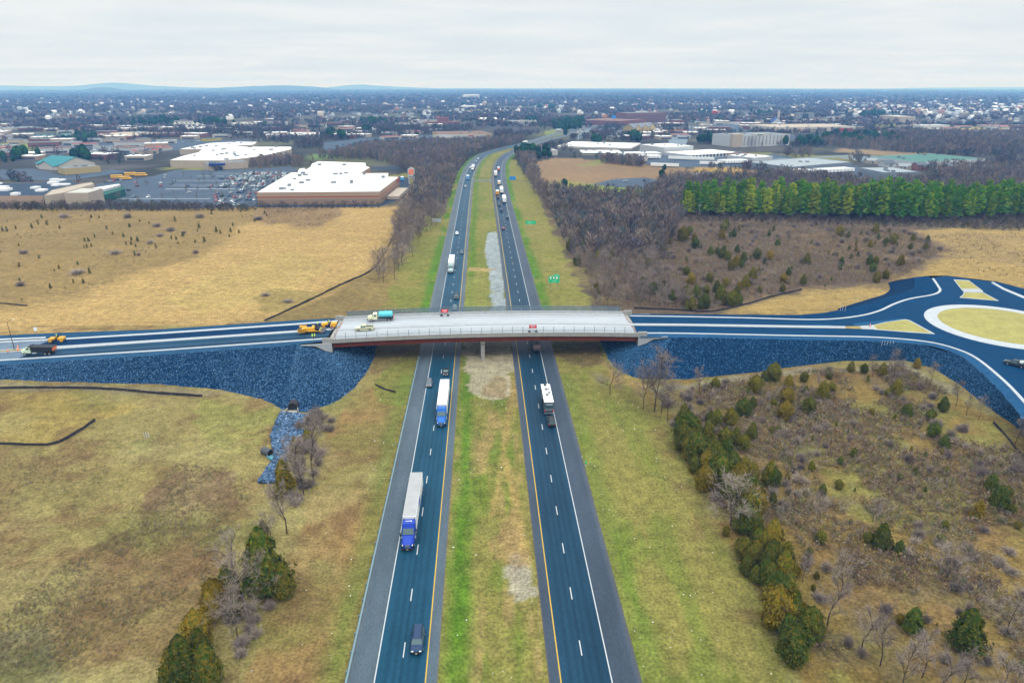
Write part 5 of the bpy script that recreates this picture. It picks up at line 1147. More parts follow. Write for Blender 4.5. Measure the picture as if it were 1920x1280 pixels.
t = B("superstore", "huge flat white roofed tan store with an orange wall stripe beside the car park", "store", [(481, 360.6), (711.5, 358.8), (747.8, 331.4), (727, 331), (728.3, 324), (676, 324.6), (687.6, 317), (693.7, 313.6), (685.8, 311), (685, 305), (597, 302), (585, 306.6), (582, 312.8), (573, 318), (570.7, 314.5), (561, 316.3), (557.4, 323.4), (546.8, 322.5), (530.8, 331.4)], 9.3, M_tan, M_wht, units=20, us=3.2, bands=[(5.4, 6.1, M_orange, "band"), (-.5, 4.2, mat("tan_base", col(190, 160, 136), .85), "base_course")])
x, y = P(746, 345, 6); 
c = t.location; a, b = Vector((*P(711.5, 358.8, 9.3), 0)), Vector((*P(747.8, 331.4, 9.3), 0)); d = (b - a).normalized(); p_ = a + (b - a) * .93
MB().box((p_.x - c.x + d.y * .3, p_.y - c.y - d.x * .3, 7.2), (9, .3, 2.4), rz=math.atan2(d.y, d.x)).build("store_sign", mat("store_red", col(220, 70, 40), .6), t)
p_ = a + (b - a) * .5; MB().box((p_.x - c.x + d.y * 6, p_.y - c.y - d.x * 6, 1.6), (46, 9, 2.4), rz=math.atan2(d.y, d.x)).build("loading_ramp", M_beige, t)
t = B("superstore", "white flat roofed store with lower canopies across the car park, farther back", "store", [(318, 300), (345, 291.5), (372, 285.5), (380, 279), (412, 277), (430, 272), (462, 275), (546, 275), (546, 279.5), (500, 290.5), (462, 296), (420, 300.5), (360, 300.5)], 8, M_beige, M_wht, units=18, us=3.5); t["label"] = "white flat roofed store set back beyond the tan corner shop and the trees"
c = t.location; p_ = Vector((*P(500, 296, 4), 0)); MB().box((p_.x - c.x, p_.y - c.y - 1.5, 4), (16, 1, 4), rz=.4).build("store_sign", M_orange, t)
B("retail_hall", "white roofed wing behind the set back white store", "store", [(336, 279.5), (372, 272), (395, 268), (445, 265.5), (482, 266), (475, 271), (430, 273.5), (400, 280), (370, 279.5)], 7, M_beige, M_wht, units=9, us=3.5)
t, w_, H = fbox("corner_shop", "tan flat roofed shop with a dark blue canopy across the car park", "shop", 390, 320, 466, 315, 307, 303.5, M_beige, M_gry, units=3); q = t.location; MB().box((P(410, 319)[0] - q.x, P(410, 319)[1] - q.y - 2, 6), (15, 5, 2.2)).build("canopy", mat("canopy_blue", col(30, 72, 160), .6), t); MB().box((P(410, 319)[0] - q.x, P(410, 319)[1] - q.y - .3, 2), (9, .6, 3.4)).build("glazing", M_dgl, t)
B("shopping_mall", "low mall with a dark blue roof and white roof units at the left edge", "mall", [(-60, 343), (82, 341.5), (85, 337), (132, 336.5), (140, 342), (165, 343), (140, 348), (97, 356), (80, 366.5), (-60, 367.5)], 8, M_tan, M_dkr, units=12, us=6, um=mat("white_unit", (.75, .76, .77), .6))
B("mall_block", "tan sloping topped mall block joining the dark roof and the big tan box", "mall", [(82, 367), (97, 356), (150, 344.5), (172, 341), (176, 344.5), (150, 352), (120, 361)], 9.2, M_beige, M_beige, units=0); t = B("mall_block", "big plain tan box with a red doorway below the dark mall roof", "mall", [(120, 361.5), (164, 361.5), (192, 353.2), (152, 352)], 10.5, M_beige, M_cream)
x, y = P(189, 372, 0); MB().box((x - t.location.x + 1, y - t.location.y - 1, 3.2), (4, 3, 6)).build("doorway", M_orange, t)
B("garden_centre", "green netted garden centre between the tan box and the car park", "garden centre", [(190, 357), (226, 346.5), (234, 354), (196, 366)], 5.5, mat("net_green", col(30, 110, 100), .8, noise=.2, scale=.5), mat("net_green", ()), units=0); B("canopy", "white canopy roof above the garden centre edge", "canopy", [(172, 352), (222, 344.5), (226, 346), (190, 356)], 7, M_wht2, M_wht)
gable("office_building", "teal roofed building with pale walls left of the yellow tan block", "building", 68, 314, 112, 318, 4.5, 6.5, 38, M_cream, M_troof); gable("office_building", "small teal roofed wing in front of the bigger teal roof", "building", 100, 319, 138, 315, 4, 4.5, 24, M_cream, M_troof)
fbox("shop_building", "yellow tan flat roofed building beside the teal roofs", "building", 123, 328, 190, 322.5, 316, 311.5, M_yell, M_gry, units=4)
data = [("motel", "long white motel with a saw toothed roof line among the evergreens at left", 323, 240.5, 374, 240.5, 233, 232, M_wht2, M_cream), ("motel", "white motel with a raised middle, right of the saw toothed one", 432, 240.5, 482, 239.5, 233, 231.5, M_wht2, M_cream),
 ("shop_building", "bright red roofed building in the left town", 122, 246, 157, 245, 243, 239.5, M_cream, M_rroof), ("warehouse", "green roofed long building in front of the red roof", 92, 262, 168, 257, 256, 251.5, M_silver, M_groof), ("warehouse", "white roofed strip right of the green roofed building", 175, 258, 238, 254, 255, 252, M_cream, M_wht2),
 ("strip_mall", "long brick strip mall slanting back at left", 238, 262, 323, 254, 256, 248.5, M_brick, M_beige), ("strip_mall", "pale low strip of shops behind the brick strip mall", 340, 256, 398, 254.5, 252, 250.5, M_brick, M_gry), ("shop_building", "yellow fronted shop behind the white store", 387, 265.5, 416, 263, 261, 260, mat("yellow_front", col(224, 206, 84), .7), M_gry),
 ("retail_hall", "white roofed hall partly behind trees right of the stores", 517, 257.5, 600, 256, 253.5, 248.5, M_cream, M_wht), ("warehouse_store", "cream and yellow warehouse store with a pale brown roof left of the highway curve", 826, 265, 924, 263, 252.5, 246.5, M_yell, M_broof),
 ("brick_block", "square brick block standing up from low brick wings", 820, 232, 839.5, 232, 220.5, 219.5, M_brick, M_brick), ("brick_block", "low brick wings around the square brick block", 797, 233, 863, 232, 229, 227.5, M_brick, M_broof), ("hospital", "long brick institution with white cornices on the skyline right of the highway", 1175, 231.5, 1248, 229.5, 212, 210.8, mat("pale_brick", col(150, 112, 112), .9), M_gry), ("brick_block", "brick hall with a curved front below the long brick institution", 1162, 236, 1213, 231.5, 227, 223, M_brick, M_broof),
 ("brick_block", "small red brick building right of the brick institution", 1262, 234, 1281, 234, 225, 223.5, M_brick, M_gry), ("apartment_house", "white apartment row with gables right of the far highway", 967, 236, 1007, 235, 228, 225.5, M_wht2, M_gry), ("retail_hall", "long white roofed hall far behind the highway curve", 905, 226.5, 958, 225.5, 224.5, 221, M_beige, M_wht),
 ("depot", "white roofed trucking depot with dark dock doors", 1296, 297.5, 1386, 291.5, 291, 284, M_wht2, M_wht), ("brick_block", "orange brick office at the end of the depot", 1389, 297, 1404, 293, 290, 287.5, mat("orange_brick", col(190, 110, 80), .9), M_broof), ("warehouse", "white shed right of the depot", 1412, 304, 1448, 301, 295.5, 289.5, M_wht2, M_wht), ("warehouse", "tall bright white warehouse behind the parked trailers", 1245, 290, 1299, 287, 276, 270, M_wht2, M_wht),
 ("warehouse", "long low white warehouse with a peaked roof right of the highway", 1044, 277, 1182, 281, 273.5, 264.5, M_cream, M_wht), ("warehouse", "white warehouse in front of the long low one, with a green edge", 1092, 291, 1168, 291, 286.5, 281, M_beige, M_wht), ("warehouse", "white loading shed with docked trailers behind the brown field", 1165, 294, 1241, 293, 288, 284.5, M_wht2, M_wht), ("warehouse", "pale warehouse behind the columnar evergreens", 1010, 292, 1046, 291, 282, 279.5, M_cream, M_wht2),
 ("warehouse", "grey ribbed metal roofed shed with trailers along its front", 1482, 322, 1598, 312, 313, 302, M_silver, M_metal), ("warehouse", "low silver roofed shed behind the pines", 1655, 334, 1722, 333, 323, 314, M_silver, M_metal), ("warehouse", "long white building with a teal edged roof at right", 1725, 311, 1846, 304, 304, 292.5, M_wht2, M_groof),
 ("shopping_mall", "big white mall with a red sign far right behind the hotel", 1450, 249, 1604, 247.5, 238.5, 233, M_cream, M_beige), ("apartment_house", "tan apartment block below the suburb at right", 1681, 230, 1715, 230, 218.5, 216, M_beige, M_cream), ("industrial_plant", "huge white plant block on the far plain near the centre", 868, 186, 897, 186, 177.5, 177, M_wht2, M_wht), ("industrial_plant", "long low white plant hall far off left of the white block", 806, 186.5, 872, 186.5, 184, 183, M_wht2, M_wht),
 ("warehouse", "far white distribution hall at left on the plain", 640, 182, 748, 181, 180, 178.8, M_wht2, M_wht), ("warehouse", "far white hall just right of the highway's end", 974, 186.5, 1008, 186.5, 183.2, 182.3, M_wht2, M_wht), ("school", "white building cluster before the far plant", 862, 206, 890, 206, 199.5, 197.8, M_wht2, M_wht2), ("warehouse", "thin white far warehouse at the right of the plain", 1262, 187.5, 1300, 187.5, 185.6, 184.4, M_wht2, M_wht), ("warehouse", "thin white far warehouse beyond the hotel", 1425, 182.6, 1456, 182.6, 180.8, 179.8, M_wht2, M_wht),
 ("warehouse", "far blue roofed hall at the right", 1780, 234.5, 1824, 234.5, 231.5, 229.8, M_dgl, mat("blue_roof", col(60, 96, 140), .6)), ("warehouse", "white low hall left of the blue roofed one", 1725, 240, 1780, 239, 235, 233.5, M_wht2, M_wht2), ("shop_building", "red roofed far shop at the right edge", 1890, 241, 1920, 240.5, 237, 233.5, M_cream, M_rroof), ("strip_mall", "pale strip of shops at the upper left edge", -10, 246, 82, 242, 241.5, 238.8, M_cream, M_gry), ("shop_building", "blue and white low building at the left edge", -5, 258, 24, 257, 254, 252.5, M_wht2, M_gry),
 ("restaurant", "red roofed diner in the far right retail strip", 1345, 229, 1361, 228.5, 226, 223.5, M_cream, M_rroof), ("restaurant", "red and white restaurant near the silver towers", 1505, 232, 1528, 231.5, 229, 226, M_cream, M_rroof), ("shop_building", "low red roofed shops right of the silver towers", 1540, 229, 1580, 228, 225.5, 222.5, M_beige, M_rroof), ("shop_building", "green fronted shop on the far road", 1306, 231, 1321, 231, 228, 226.5, M_groof, M_gry), ("shop_building", "white long shop in front of the far retail strip", 1378, 234.5, 1420, 233.5, 231.5, 229, M_wht2, M_gry), ("hotel_wing", "teal fronted wing left of the white hotel", 1343, 263, 1378, 261, 252.5, 251, mat("teal_front", col(120, 170, 180), .6), M_gry)]
BL = {}
for nm, lb, u0, v0, u1, v1, vt, vr, wm, rm in data:
    cat = {"motel": "motel", "warehouse": "warehouse", "depot": "depot", "hospital": "hospital", "strip_mall": "shops", "restaurant": "restaurant", "shopping_mall": "mall", "industrial_plant": "plant", "school": "school"}.get(nm, "building")
    big = P(960, v0)[1] < 1500; BL[lb] = fbox(nm, lb, cat, u0, v0, u1, v1, vt, vr, wm, rm, units=(4 if big and nm not in ("depot", "motel") else 0))
t, w_, H = BL["white roofed trucking depot with dark dock doors"]; windows(t, w_, H, 1, 14, 2.2, 1, 3.2, 3.4)
t, w_, H = BL["white warehouse in front of the long low one, with a green edge"]; MB().box((w_[0][0] - t.location.x + 30, w_[0][1] - t.location.y - .3, H - .4), (66, .4, .7)).build("fascia", M_groof, t)
t, w_, H = BL["big white mall with a red sign far right behind the hotel"]; MB().box((P(1555, 245)[0] - t.location.x, w_[0][1] - t.location.y - 2, H * .55), (26, 2, 5)).build("store_sign", mat("store_red", ()), t)
t, w_, H = BL["cream and yellow warehouse store with a pale brown roof left of the highway curve"]; MB().box((0, w_[0][1] - t.location.y - .6, H - 2.4), (w_[1][0] - w_[0][0] + .5, .8, 4.6)).build("white_fascia", M_wht2, t); MB().box((-22, w_[0][1] - t.location.y - 5, 2.5), (24, 9, 1.5)).build("entrance_canopy", M_wht2, t); MB().box((18, w_[0][1] - t.location.y - 1.3, H - 1.8), (8, .5, 1.6)).build("store_sign", mat("store_red", ()), t)
t, w_, H = BL["long brick institution with white cornices on the skyline right of the highway"]; windows(t, w_, H, 3, 14, 5, 5, 2.6, 2.4); MB().box((0, 0, H + 1.2), (26, 16, 3)).build("penthouse", M_wht2, t)
for lb in ("long white motel with a saw toothed roof line among the evergreens at left", "white motel with a raised middle, right of the saw toothed one", "white apartment row with gables right of the far highway"):
    t, w_, H = BL[lb]; windows(t, w_, H, 3, 12, 2.5, max(2.2, H / 3.6), 1.6, 1.5)
    for k in range(6):
        x = lerp(w_[0][0], w_[1][0], (k + .5) / 6) - t.location.x; y = lerp(w_[0][1], w_[1][1], (k + .5) / 6) - t.location.y; MB().prism([(x - 3.2, H), (x, H + 3.2), (x + 3.2, H)], 1, y - .2, y + 8).build("gable", M_cream, t)
# white hotel
t, w_, H = fbox("hotel", "white seven storey hotel with rows of small windows", "hotel", 1377, 276.5, 1479, 272.5, 254.5, 250, M_wht2, M_gry, units=5); windows(t, w_, H, 6, 15, 3.2, (H - 3.5) / 6, 1.7, 1.25, m=mat("hotel_window", (.10, .12, .16), .3, .4)); BL["hotel"] = (t, w_, H)
MB().box((w_[0][0] - t.location.x + 3, w_[0][1] - t.location.y + 6, H / 2 + 1.2), (14, 14, H + 1.6)).build("stair_tower", M_beige, t); MB().box((w_[0][0] - t.location.x + 33, w_[0][1] - t.location.y + 2, H + 1.2), (16, 8, 2.2)).build("lift_housing", M_cream, t); MB().box((w_[0][0] - t.location.x + 33, w_[0][1] - t.location.y - 2.3, H + 1.3), (7, .3, 1.2)).build("hotel_sign", M_groof, t)
gable("inn", "yellow tan hotel with many gables below the brick institution", "hotel", 1187, 254.5, 1228, 251, 13, 6, 22, M_yell, M_gry, gables=3)
for i, (u0, u1, lb) in enumerate(((1491.5, 1508, "left half of a pair of silver glass office towers"), (1509.5, 1528, "right half of a pair of silver glass office towers"))):
    a = P((u0 + u1) / 2, 229); wd = (u1 - u0) / F * (a[1] * .94 + 25); H = CAM_H - a[1] * math.tan(PITCH + math.atan((213 - 640) / F)); t = thing("office_tower", lb, "tower", (a[0], a[1], curv(*a)), 0, "silver office towers"); MB().cyl((0, 12, -.5), (0, 12, H), wd / 2, n=14).build("wall", M_silver, t, smooth=False); MB().cyl((0, 12, H), (0, 12, H + 1.2), wd / 2 - .6, n=14).build("roof", M_gry, t)
    MB().box((wd * .42 * (1 if i == 0 else -1), 6, H / 2), (wd * .3, 12, H - 1)).build("glazing", M_dgl, t)
a = P(1458, 230); t = thing("chimney", "slim pale chimney tower by the far retail strip", "chimney", (a[0], a[1], curv(*a))); MB().cyl((0, 0, -.5), (0, 0, CAM_H - a[1] * math.tan(PITCH + math.atan((207.5 - 640) / F))), 3, 2.4, n=10).build("shaft", M_cream, t)
a = P(1457, 233); t = thing("restaurant", "small blue roofed building with a white gable near the chimney", "restaurant", (a[0], a[1], curv(*a))); MB().prism([(-9, -.5), (-9, 4), (0, 13), (9, 4), (9, -.5)], 1, 0, 14).build("wall", M_wht2, t); MB().prism([(-11, 3), (0, 14), (11, 3), (11, 4), (0, 15.2), (-11, 4)], 1, 2, 18).build("roof", mat("roof_bright_blue", col(40, 90, 180), .6), t)
# pylon store sign
a = P(772, 345); t = thing("pylon_sign", "white gabled pylon sign with an orange square beside the big store", "sign", (a[0], a[1], 0), -.05); Hs = CAM_H - a[1] * math.tan(PITCH + math.atan((313 - 640) / F))
for s in (-1, 1): MB().box((s * 2.2, 0, 2.5), (.9, .9, 5.2)).build("leg", M_wht2, t)
b_ = MB().prism([(-2.9, 5), (2.9, 5), (2.9, Hs - 1.6), (0, Hs), (-2.9, Hs - 1.6)], 1, -.6, .6).build("sign_box", M_wht2, t); MB().box((0, -.64, Hs - 4.2), (4.2, .08, 4.2)).build("sign_panel", mat("logo_orange", (.85, .17, .02), .5), b_); m_ = MB()
for k in range(4): m_.box((-1.2 + k * .8, -.7, Hs - 3.2 - k * .6), (.34, .04, 1.3), rz=0)
m_.build("lettering", M_wht2, b_); MB().box((0, -.64, 6.2), (4.4, .06, .8)).build("lower_panel", M_unit, b_)
# far roadside sign masts
for u, v, vt, m, lb, hh in ((1337, 232, 207.5, mat("mast_red", col(220, 50, 50), .5), "tall far mast with a red square sign", 7), (1371, 231, 209.5, M_wht2, "tall far mast with a white sign, right of the red one", 6), (1133, 232, 215, mat("mast_orange", col(232, 160, 60), .5), "far roadside mast with an orange sign", 8), (1150, 231, 216.5, mat("sign_blue", ()), "far roadside mast with a blue sign", 8), (119, 290, 277, mat("mast_red", ()), "red mast behind the teal roofs", 1.2), (1431, 298, 290, M_wht2, "white billboard on posts beside the white hotel's lawn", 6)):
    a = P(u, v); H = CAM_H - a[1] * math.tan(PITCH + math.atan((vt - 640) / F)); t = thing("pole_sign", lb, "sign", (a[0], a[1], curv(*a))); MB().cyl((0, 0, -.5), (0, 0, H), .5, n=6).build("pole", M_galv, t); MB().box((0, -.6, H - hh * .4), (hh * 1.2, .8, hh * .8)).build("sign_panel", m, t)
# ---- parked cars: small in the picture, one mesh each
def smallcar(k):
    W, L_, h1, h2 = ((1.8, 4.6, .85, 1.42), (1.9, 4.8, 1.0, 1.75), (2.0, 5.6, 1.05, 1.85))[k]; mb = MB(); w_ = W / 2; h = L_ / 2
    mb.loft([ring(-h, w_ * .85, .4, h1 * .9), ring(-h + .2, w_, .3, h1), ring(h * .5, w_, .3, h1), ring(h - .1, w_ * .9, .35, h1 * .85), ring(h, w_ * .75, .4, h1 * .6)], 0)
    ya, yb, yc, yd = ((-1.7, -1.0, .3, 1.1), (-2.3, -2.0, .5, 1.2), (-.4, -.2, .8, 1.5))[k]
    mb.loft([[(-w_ * .9, ya, h1 - .02), (w_ * .9, ya, h1 - .02), (w_ * .9, yd, h1 - .02), (-w_ * .9, yd, h1 - .02)], [(-w_ * .7, yb, h2), (w_ * .7, yb, h2), (w_ * .7, yc, h2), (-w_ * .7, yc, h2)]], 1); mb.box((0, (yb + yc) / 2, h2 + .02), (W * .68, yc - yb, .06), m=0)
    for y in (-h * .6, h * .6):
        for s in (-1, 1): mb.cyl((s * (w_ - .2), y, .33), (s * (w_ + .02), y, .33), .33, n=8, m=2)
    return mb.mesh("parked_car", [M_paint, M_glass, M_tyre])
CM = [smallcar(k) for k in range(3)]
PAL = [("white", c_white), ("silver", c_silv), ("black", c_blk), ("grey", (.12, .13, .15)), ("dark blue", (.02, .05, .16)), ("red", (.35, .02, .03)), ("teal grey", (.06, .14, .17)), ("maroon", (.16, .02, .04))]
ncar = 0
def parked(x, y, rz, place, grp):
    global ncar
    k = random.choice((0, 0, 1, 1, 2)); nm, c = random.choices(PAL, (20, 16, 18, 14, 12, 9, 7, 4))[0]
    o = link("parked_car", CM[k], None, (x, y, curv(x, y) + .07), rz); o.color = (*c, 1); tag(o, "%s %s parked %s" % (nm, ("saloon", "suv", "pickup")[k], place), "car", grp); ncar += 1
Lp = pp([(395, 388), (480, 386), (482, 362), (556, 320), (540, 314), (470, 325), (410, 333), (400, 350)])
Ls = pp([(195, 386), (400, 386), (400, 322), (330, 322), (240, 345), (200, 375)])
used_ = []
for r in range(22):
    y = 497 + r * 9.4 * (1.0)
    for k in range(120):
        x = -440 + k * 2.9
        u, v = px(x, y); dens = 0
        if ins1(Lp, x, y): dens = (.62 if v < 350 and u > 410 else .34) * (1.25 if u > 440 else .8)
        elif ins1(Ls, x, y): dens = .035
        if r % 2 == 1 and dens: dens *= .9
        if random.random() < dens and ncar < 215: parked(x + random.uniform(-.2, .2), y + random.uniform(-.4, .4) + (0 if r % 2 else 3.2), random.choice((0, math.pi)) + random.uniform(-.05, .05), "in the crowded car park by the big store" if ins1(Lp, x, y) else "in the emptier left part of the car park", "cars in the store car park")
for (u0, v0, u1, v1, n, pl) in ((196, 342, 245, 334, 12, "beside the yellow buses at left"), (1495, 300, 1480, 300, 3, "on the road before the metal shed"), (1160, 341, 1222, 341, 2, "on the small grey lot beyond the scrub"), (640, 272, 800, 258, 22, "on the far lot left of the cream warehouse store"), (80, 272, 380, 264, 22, "on the far left retail lots"), (1300, 244, 1420, 238, 14, "along the far right retail road")):
    for i in range(n):
        t_ = (i + .5) / n; x, y = P(lerp(u0, u1, t_) + random.uniform(-3, 3), lerp(v0, v1, t_) + random.uniform(-2, 2)); parked(x, y, random.choice((0, 1.57)) + random.uniform(-.2, .2), pl, "cars parked " + pl)
# school buses
def bus():
    t = thing("school_bus", "yellow school bus", "bus"); MB().loft([ring(-5.5, 1.2, .6, 3.1, .3), ring(4.0, 1.2, .6, 3.1, .3), ring(4.2, 1.2, .6, 1.9), ring(5.4, 1.0, .6, 1.6)]).build("body", mat("bus_yellow", (.80, .42, .02), .4, .4), t)
    for s in (-1, 1): MB().box((s * 1.21, -.8, 2.3), (.04, 9, .7)).build("window", M_glass, t)
    MB().box((0, 4.12, 2.45), (2.0, .1, .8)).build("windscreen", M_glass, t)
    for y in (-3.2, 4.3):
        for s in (-1, 1): wheel(t, s * 1.2, y, .5, .4)
    return t
b0 = bus(); bs_ = [(221, 334.5, -1.2, "leftmost yellow school bus at the head of the car park"), (235, 337, -1.3, "yellow school bus nearest the viewer of the parked four"), (246, 329.5, -1.2, "yellow school bus behind the two nearer ones"), (265, 330.5, -1.4, "rightmost yellow school bus, longest in view")]
for i, (u, v, r_, lb) in enumerate(bs_):
    o = b0 if i == 0 else dup(b0); x, y = P(u, v); o.location = (x, y, .07); o.rotation_euler = (0, 0, r_); o["label"] = lb; o["group"] = "school buses in the car park"
# box trailers of the depots
def strailer():
    mb = MB(); mb.box((0, 0, 2.55), (2.6, 14.5, 2.9)); mb.box((0, 0, 1.0), (1, 13, .2), m=1)
    for y in (-6, -4.8):
        for s in (-1, 1): mb.cyl((s * .7, y, .5), (s * 1.25, y, .5), .5, n=8, m=1)
    mb.box((-.7, 5, .55), (.2, .2, 1.1), m=1); mb.box((.7, 5, .55), (.2, .2, 1.1), m=1); return mb.mesh("box_trailer", [M_box, M_steel])
TM = strailer()
def trailers(u0, v0, u1, v1, n, rz, pl):
    for i in range(n):
        t_ = (i + .5) / n; x, y = P(lerp(u0, u1, t_), lerp(v0, v1, t_)); w_ = "leftmost" if i == 0 else ("rightmost" if i == n - 1 else ORD[i + 1].strip() + " from the left")
        tag(link("box_trailer", TM, None, (x, y, .07), rz + random.uniform(-.03, .03)), ("%s white trailer %s" % (w_, pl)) if n > 1 else "white box trailer " + pl, "trailer", "white trailers " + pl)
trailers(1230, 313, 1262, 314, 6, 1.15, "parked side by side in front of the grey lot"); trailers(1262, 299.5, 1290, 301, 5, 1.2, "in front of the tall white warehouse"); trailers(1303, 301, 1330, 301.5, 4, 1.2, "left of the depot dock doors"); trailers(1320, 309.5, 1345, 310, 3, 1.3, "on the near edge of the depot lot"); trailers(1352, 307, 1398, 306, 9, .5, "lined up below the depot dock doors"); trailers(1412, 312, 1430, 311, 3, 1.3, "below the white shed right of the depot"); trailers(1168, 297, 1236, 297.5, 12, .1, "docked along the loading shed"); trailers(1192, 304, 1204, 303, 3, 1.2, "at the left edge of the depot lot"); trailers(1495, 323.5, 1525, 327, 3, 1.25, "at the left front of the metal roofed shed"); trailers(1532, 325, 1592, 321.5, 9, .45, "along the front of the metal roofed shed"); trailers(1640, 325.5, 1640, 325.5, 1, 1.4, "standing alone left of the silver roofed shed")
# truck behind the big store
o = dup(bt, label="teal grey box truck behind the big white roofed store", color=(.1, .2, .24)); x, y = P(754, 339); o.location = (x, y, .07); o.rotation_euler = (0, 0, .3); o["group"] = ""; del o["group"]
# ---- houses
HW = [mat("house_white", col(236, 240, 244), .85), mat("house_grey", col(186, 198, 210), .85), mat("house_beige", col(220, 210, 196), .85), mat("house_brick", col(176, 120, 112), .9)]; HR = [mat("shingle_grey", col(120, 130, 142), .9), mat("shingle_brown", col(128, 108, 100), .9), mat("shingle_pale", col(186, 194, 200), .9)]
def house(k):
    mb = MB(); W = random.uniform(9, 14); D_ = random.uniform(8, 10); e = random.choice((3.2, 5.6, 5.8)); r_ = random.uniform(2, 3.4)
    mb.prism([(-D_ / 2, -.5), (-D_ / 2, e), (0, e + r_), (D_ / 2, e), (D_ / 2, -.5)], 0, -W / 2, W / 2, 0); mb.prism([(-D_ / 2 - .4, e - .2), (0, e + r_ + .08), (D_ / 2 + .4, e - .2), (D_ / 2 + .4, e + .02), (0, e + r_ + .3), (-D_ / 2 - .4, e + .02)], 0, -W / 2 - .4, W / 2 + .4, 1)
    x = W * .25; mb.prism([(x - 2.4, -.5), (x - 2.4, e * .7), (x, e * .7 + 2.0), (x + 2.4, e * .7), (x + 2.4, -.5)], 1, -D_ / 2 - 3, 0, 0); mb.prism([(x - 2.8, e * .7 - .2), (x, e * .7 + 2.1), (x + 2.8, e * .7 - .2), (x + 2.8, e * .7), (x, e * .7 + 2.35), (x - 2.8, e * .7)], 1, -D_ / 2 - 3.3, 0, 1)
    for i in range(3):
        for z in ((1.5,) if e < 4 else (1.5, 4.2)): mb.box((-W / 2 + (i + .6) * W / 3.4, -D_ / 2, z), (1.1, .12, 1.3), m=2)
    return mb.mesh("house", [HW[k % 4], HR[k % 3], M_win])
HM = [house(k) for k in range(12)]; HC = ["white", "grey", "beige", "brick"]
hpos = []
def houses(n, ulo, uhi, vlo, vhi, place, pal=None):
    c_ = 0; tr_ = 0
    while c_ < n and tr_ < n * 30:
        tr_ += 1; u = random.uniform(ulo, uhi); v = random.uniform(vlo, vhi); x, y = P(u, v)
        if any((x - a) ** 2 + (y - b) ** 2 < 22 ** 2 for a, b in hpos) or any(ins1(e_, x, y) for e_ in EXC): continue
        k = random.choice(pal) if pal else random.randrange(12); hpos.append((x, y)); c_ += 1
        tag(link("house", HM[k], None, (x, y, curv(x, y)), random.choice((0, 1.57, .5, -.5, 2.2)) + random.uniform(-.2, .2)), "%s house %s" % (HC[k % 4], place), "house", "houses " + place)
for u, v, k, r_, lb in ((1662, 312, 0, .3, "white gabled house with a brick chimney behind the metal sheds"), (1694, 317, 2, -.2, "beige house right of the white gabled one"), (1722, 319, 3, .2, "small brick house near the long white building"), (1632, 306, 2, 0, "pale house half hidden by bare trees behind the metal shed"), (1773, 322, 3, .5, "reddish shed roofed house at right behind the pines")):
    x, y = P(u, v); tag(link("house", HM[k], None, (x, y, 0), r_), lb, "house", "houses behind the metal sheds"); hpos.append((x, y))
houses(110, 1570, 1960, 205, 232, "in the dense suburb at upper right", [0, 4, 8, 1, 5, 2]); houses(40, 1500, 1950, 193, 206, "at the far edge of the upper right suburb", [0, 4, 8, 1])
houses(36, 40, 420, 200, 232, "scattered in the trees at upper left"); houses(36, 600, 800, 212, 234, "in the red roofed quarter left of the far highway", [3, 7, 11, 0, 2]); houses(20, 1000, 1280, 200, 224, "among the trees right of the far highway"); houses(18, 1040, 1180, 240, 262, "behind the long low warehouses", [2, 3, 0]); houses(16, 830, 1000, 205, 218, "in the woods behind the brick block", [0, 2, 1])
# small town blocks
def shop(k):
    mb = MB(); W = random.uniform(16, 42); D_ = random.uniform(12, 24); H = random.uniform(4, 7.5); mb.box((0, 0, H / 2 - .3), (W, D_, H + .6), m=0); mb.box((0, 0, H + .1), (W + .5, D_ + .5, .3), m=1); mb.box((W * .2, 2, H + .8), (3, 3, 1.3), m=3); mb.box((-W * .2, -1, H + .7), (2.4, 2.6, 1.1), m=3); mb.box((0, -D_ / 2 - .1, 1.7), (W * .8, .2, 2.2), m=2)
    return mb.mesh("shop_building", [[M_beige, M_brick, M_cream, M_tan, M_wht2][k % 5], [M_gry, M_wht, M_metal, M_wht, M_broof, M_wht, M_gry, M_rroof, M_wht, M_metal][k], M_win, M_unit])
SM = [shop(k) for k in range(10)]; SC2 = ["beige", "brick", "cream", "tan", "white"]
def shops(n, ulo, uhi, vlo, vhi, place):
    c_ = 0; tr_ = 0
    while c_ < n and tr_ < n * 40:
        tr_ += 1; x, y = P(random.uniform(ulo, uhi), random.uniform(vlo, vhi))
        if any((x - a) ** 2 + (y - b) ** 2 < 34 ** 2 for a, b in hpos) or any(ins1(e_, x, y) for e_ in EXC[16:]) or abs(x - (xl(y) + xr(y)) / 2) < 45: continue
        k = random.randrange(10); hpos.append((x, y)); c_ += 1; tag(link("shop_building", SM[k], None, (x, y, curv(x, y)), random.uniform(-.5, .5)), "%s flat roofed commercial building %s" % (SC2[k % 5], place), "building", "commercial buildings " + place)
shops(60, -20, 330, 238, 300, "in the left town"); shops(56, 330, 820, 226, 262, "between the motels and the far highway"); shops(56, 1200, 1620, 222, 250, "in the far right retail strip"); shops(16, 1620, 1930, 236, 256, "below the right suburb"); shops(14, 1100, 1300, 245, 262, "around the gabled hotel")
EXC += [[(a - 9, b - 9), (a + 9, b - 9), (a + 9, b + 9), (a - 9, b + 9)] for a, b in hpos]
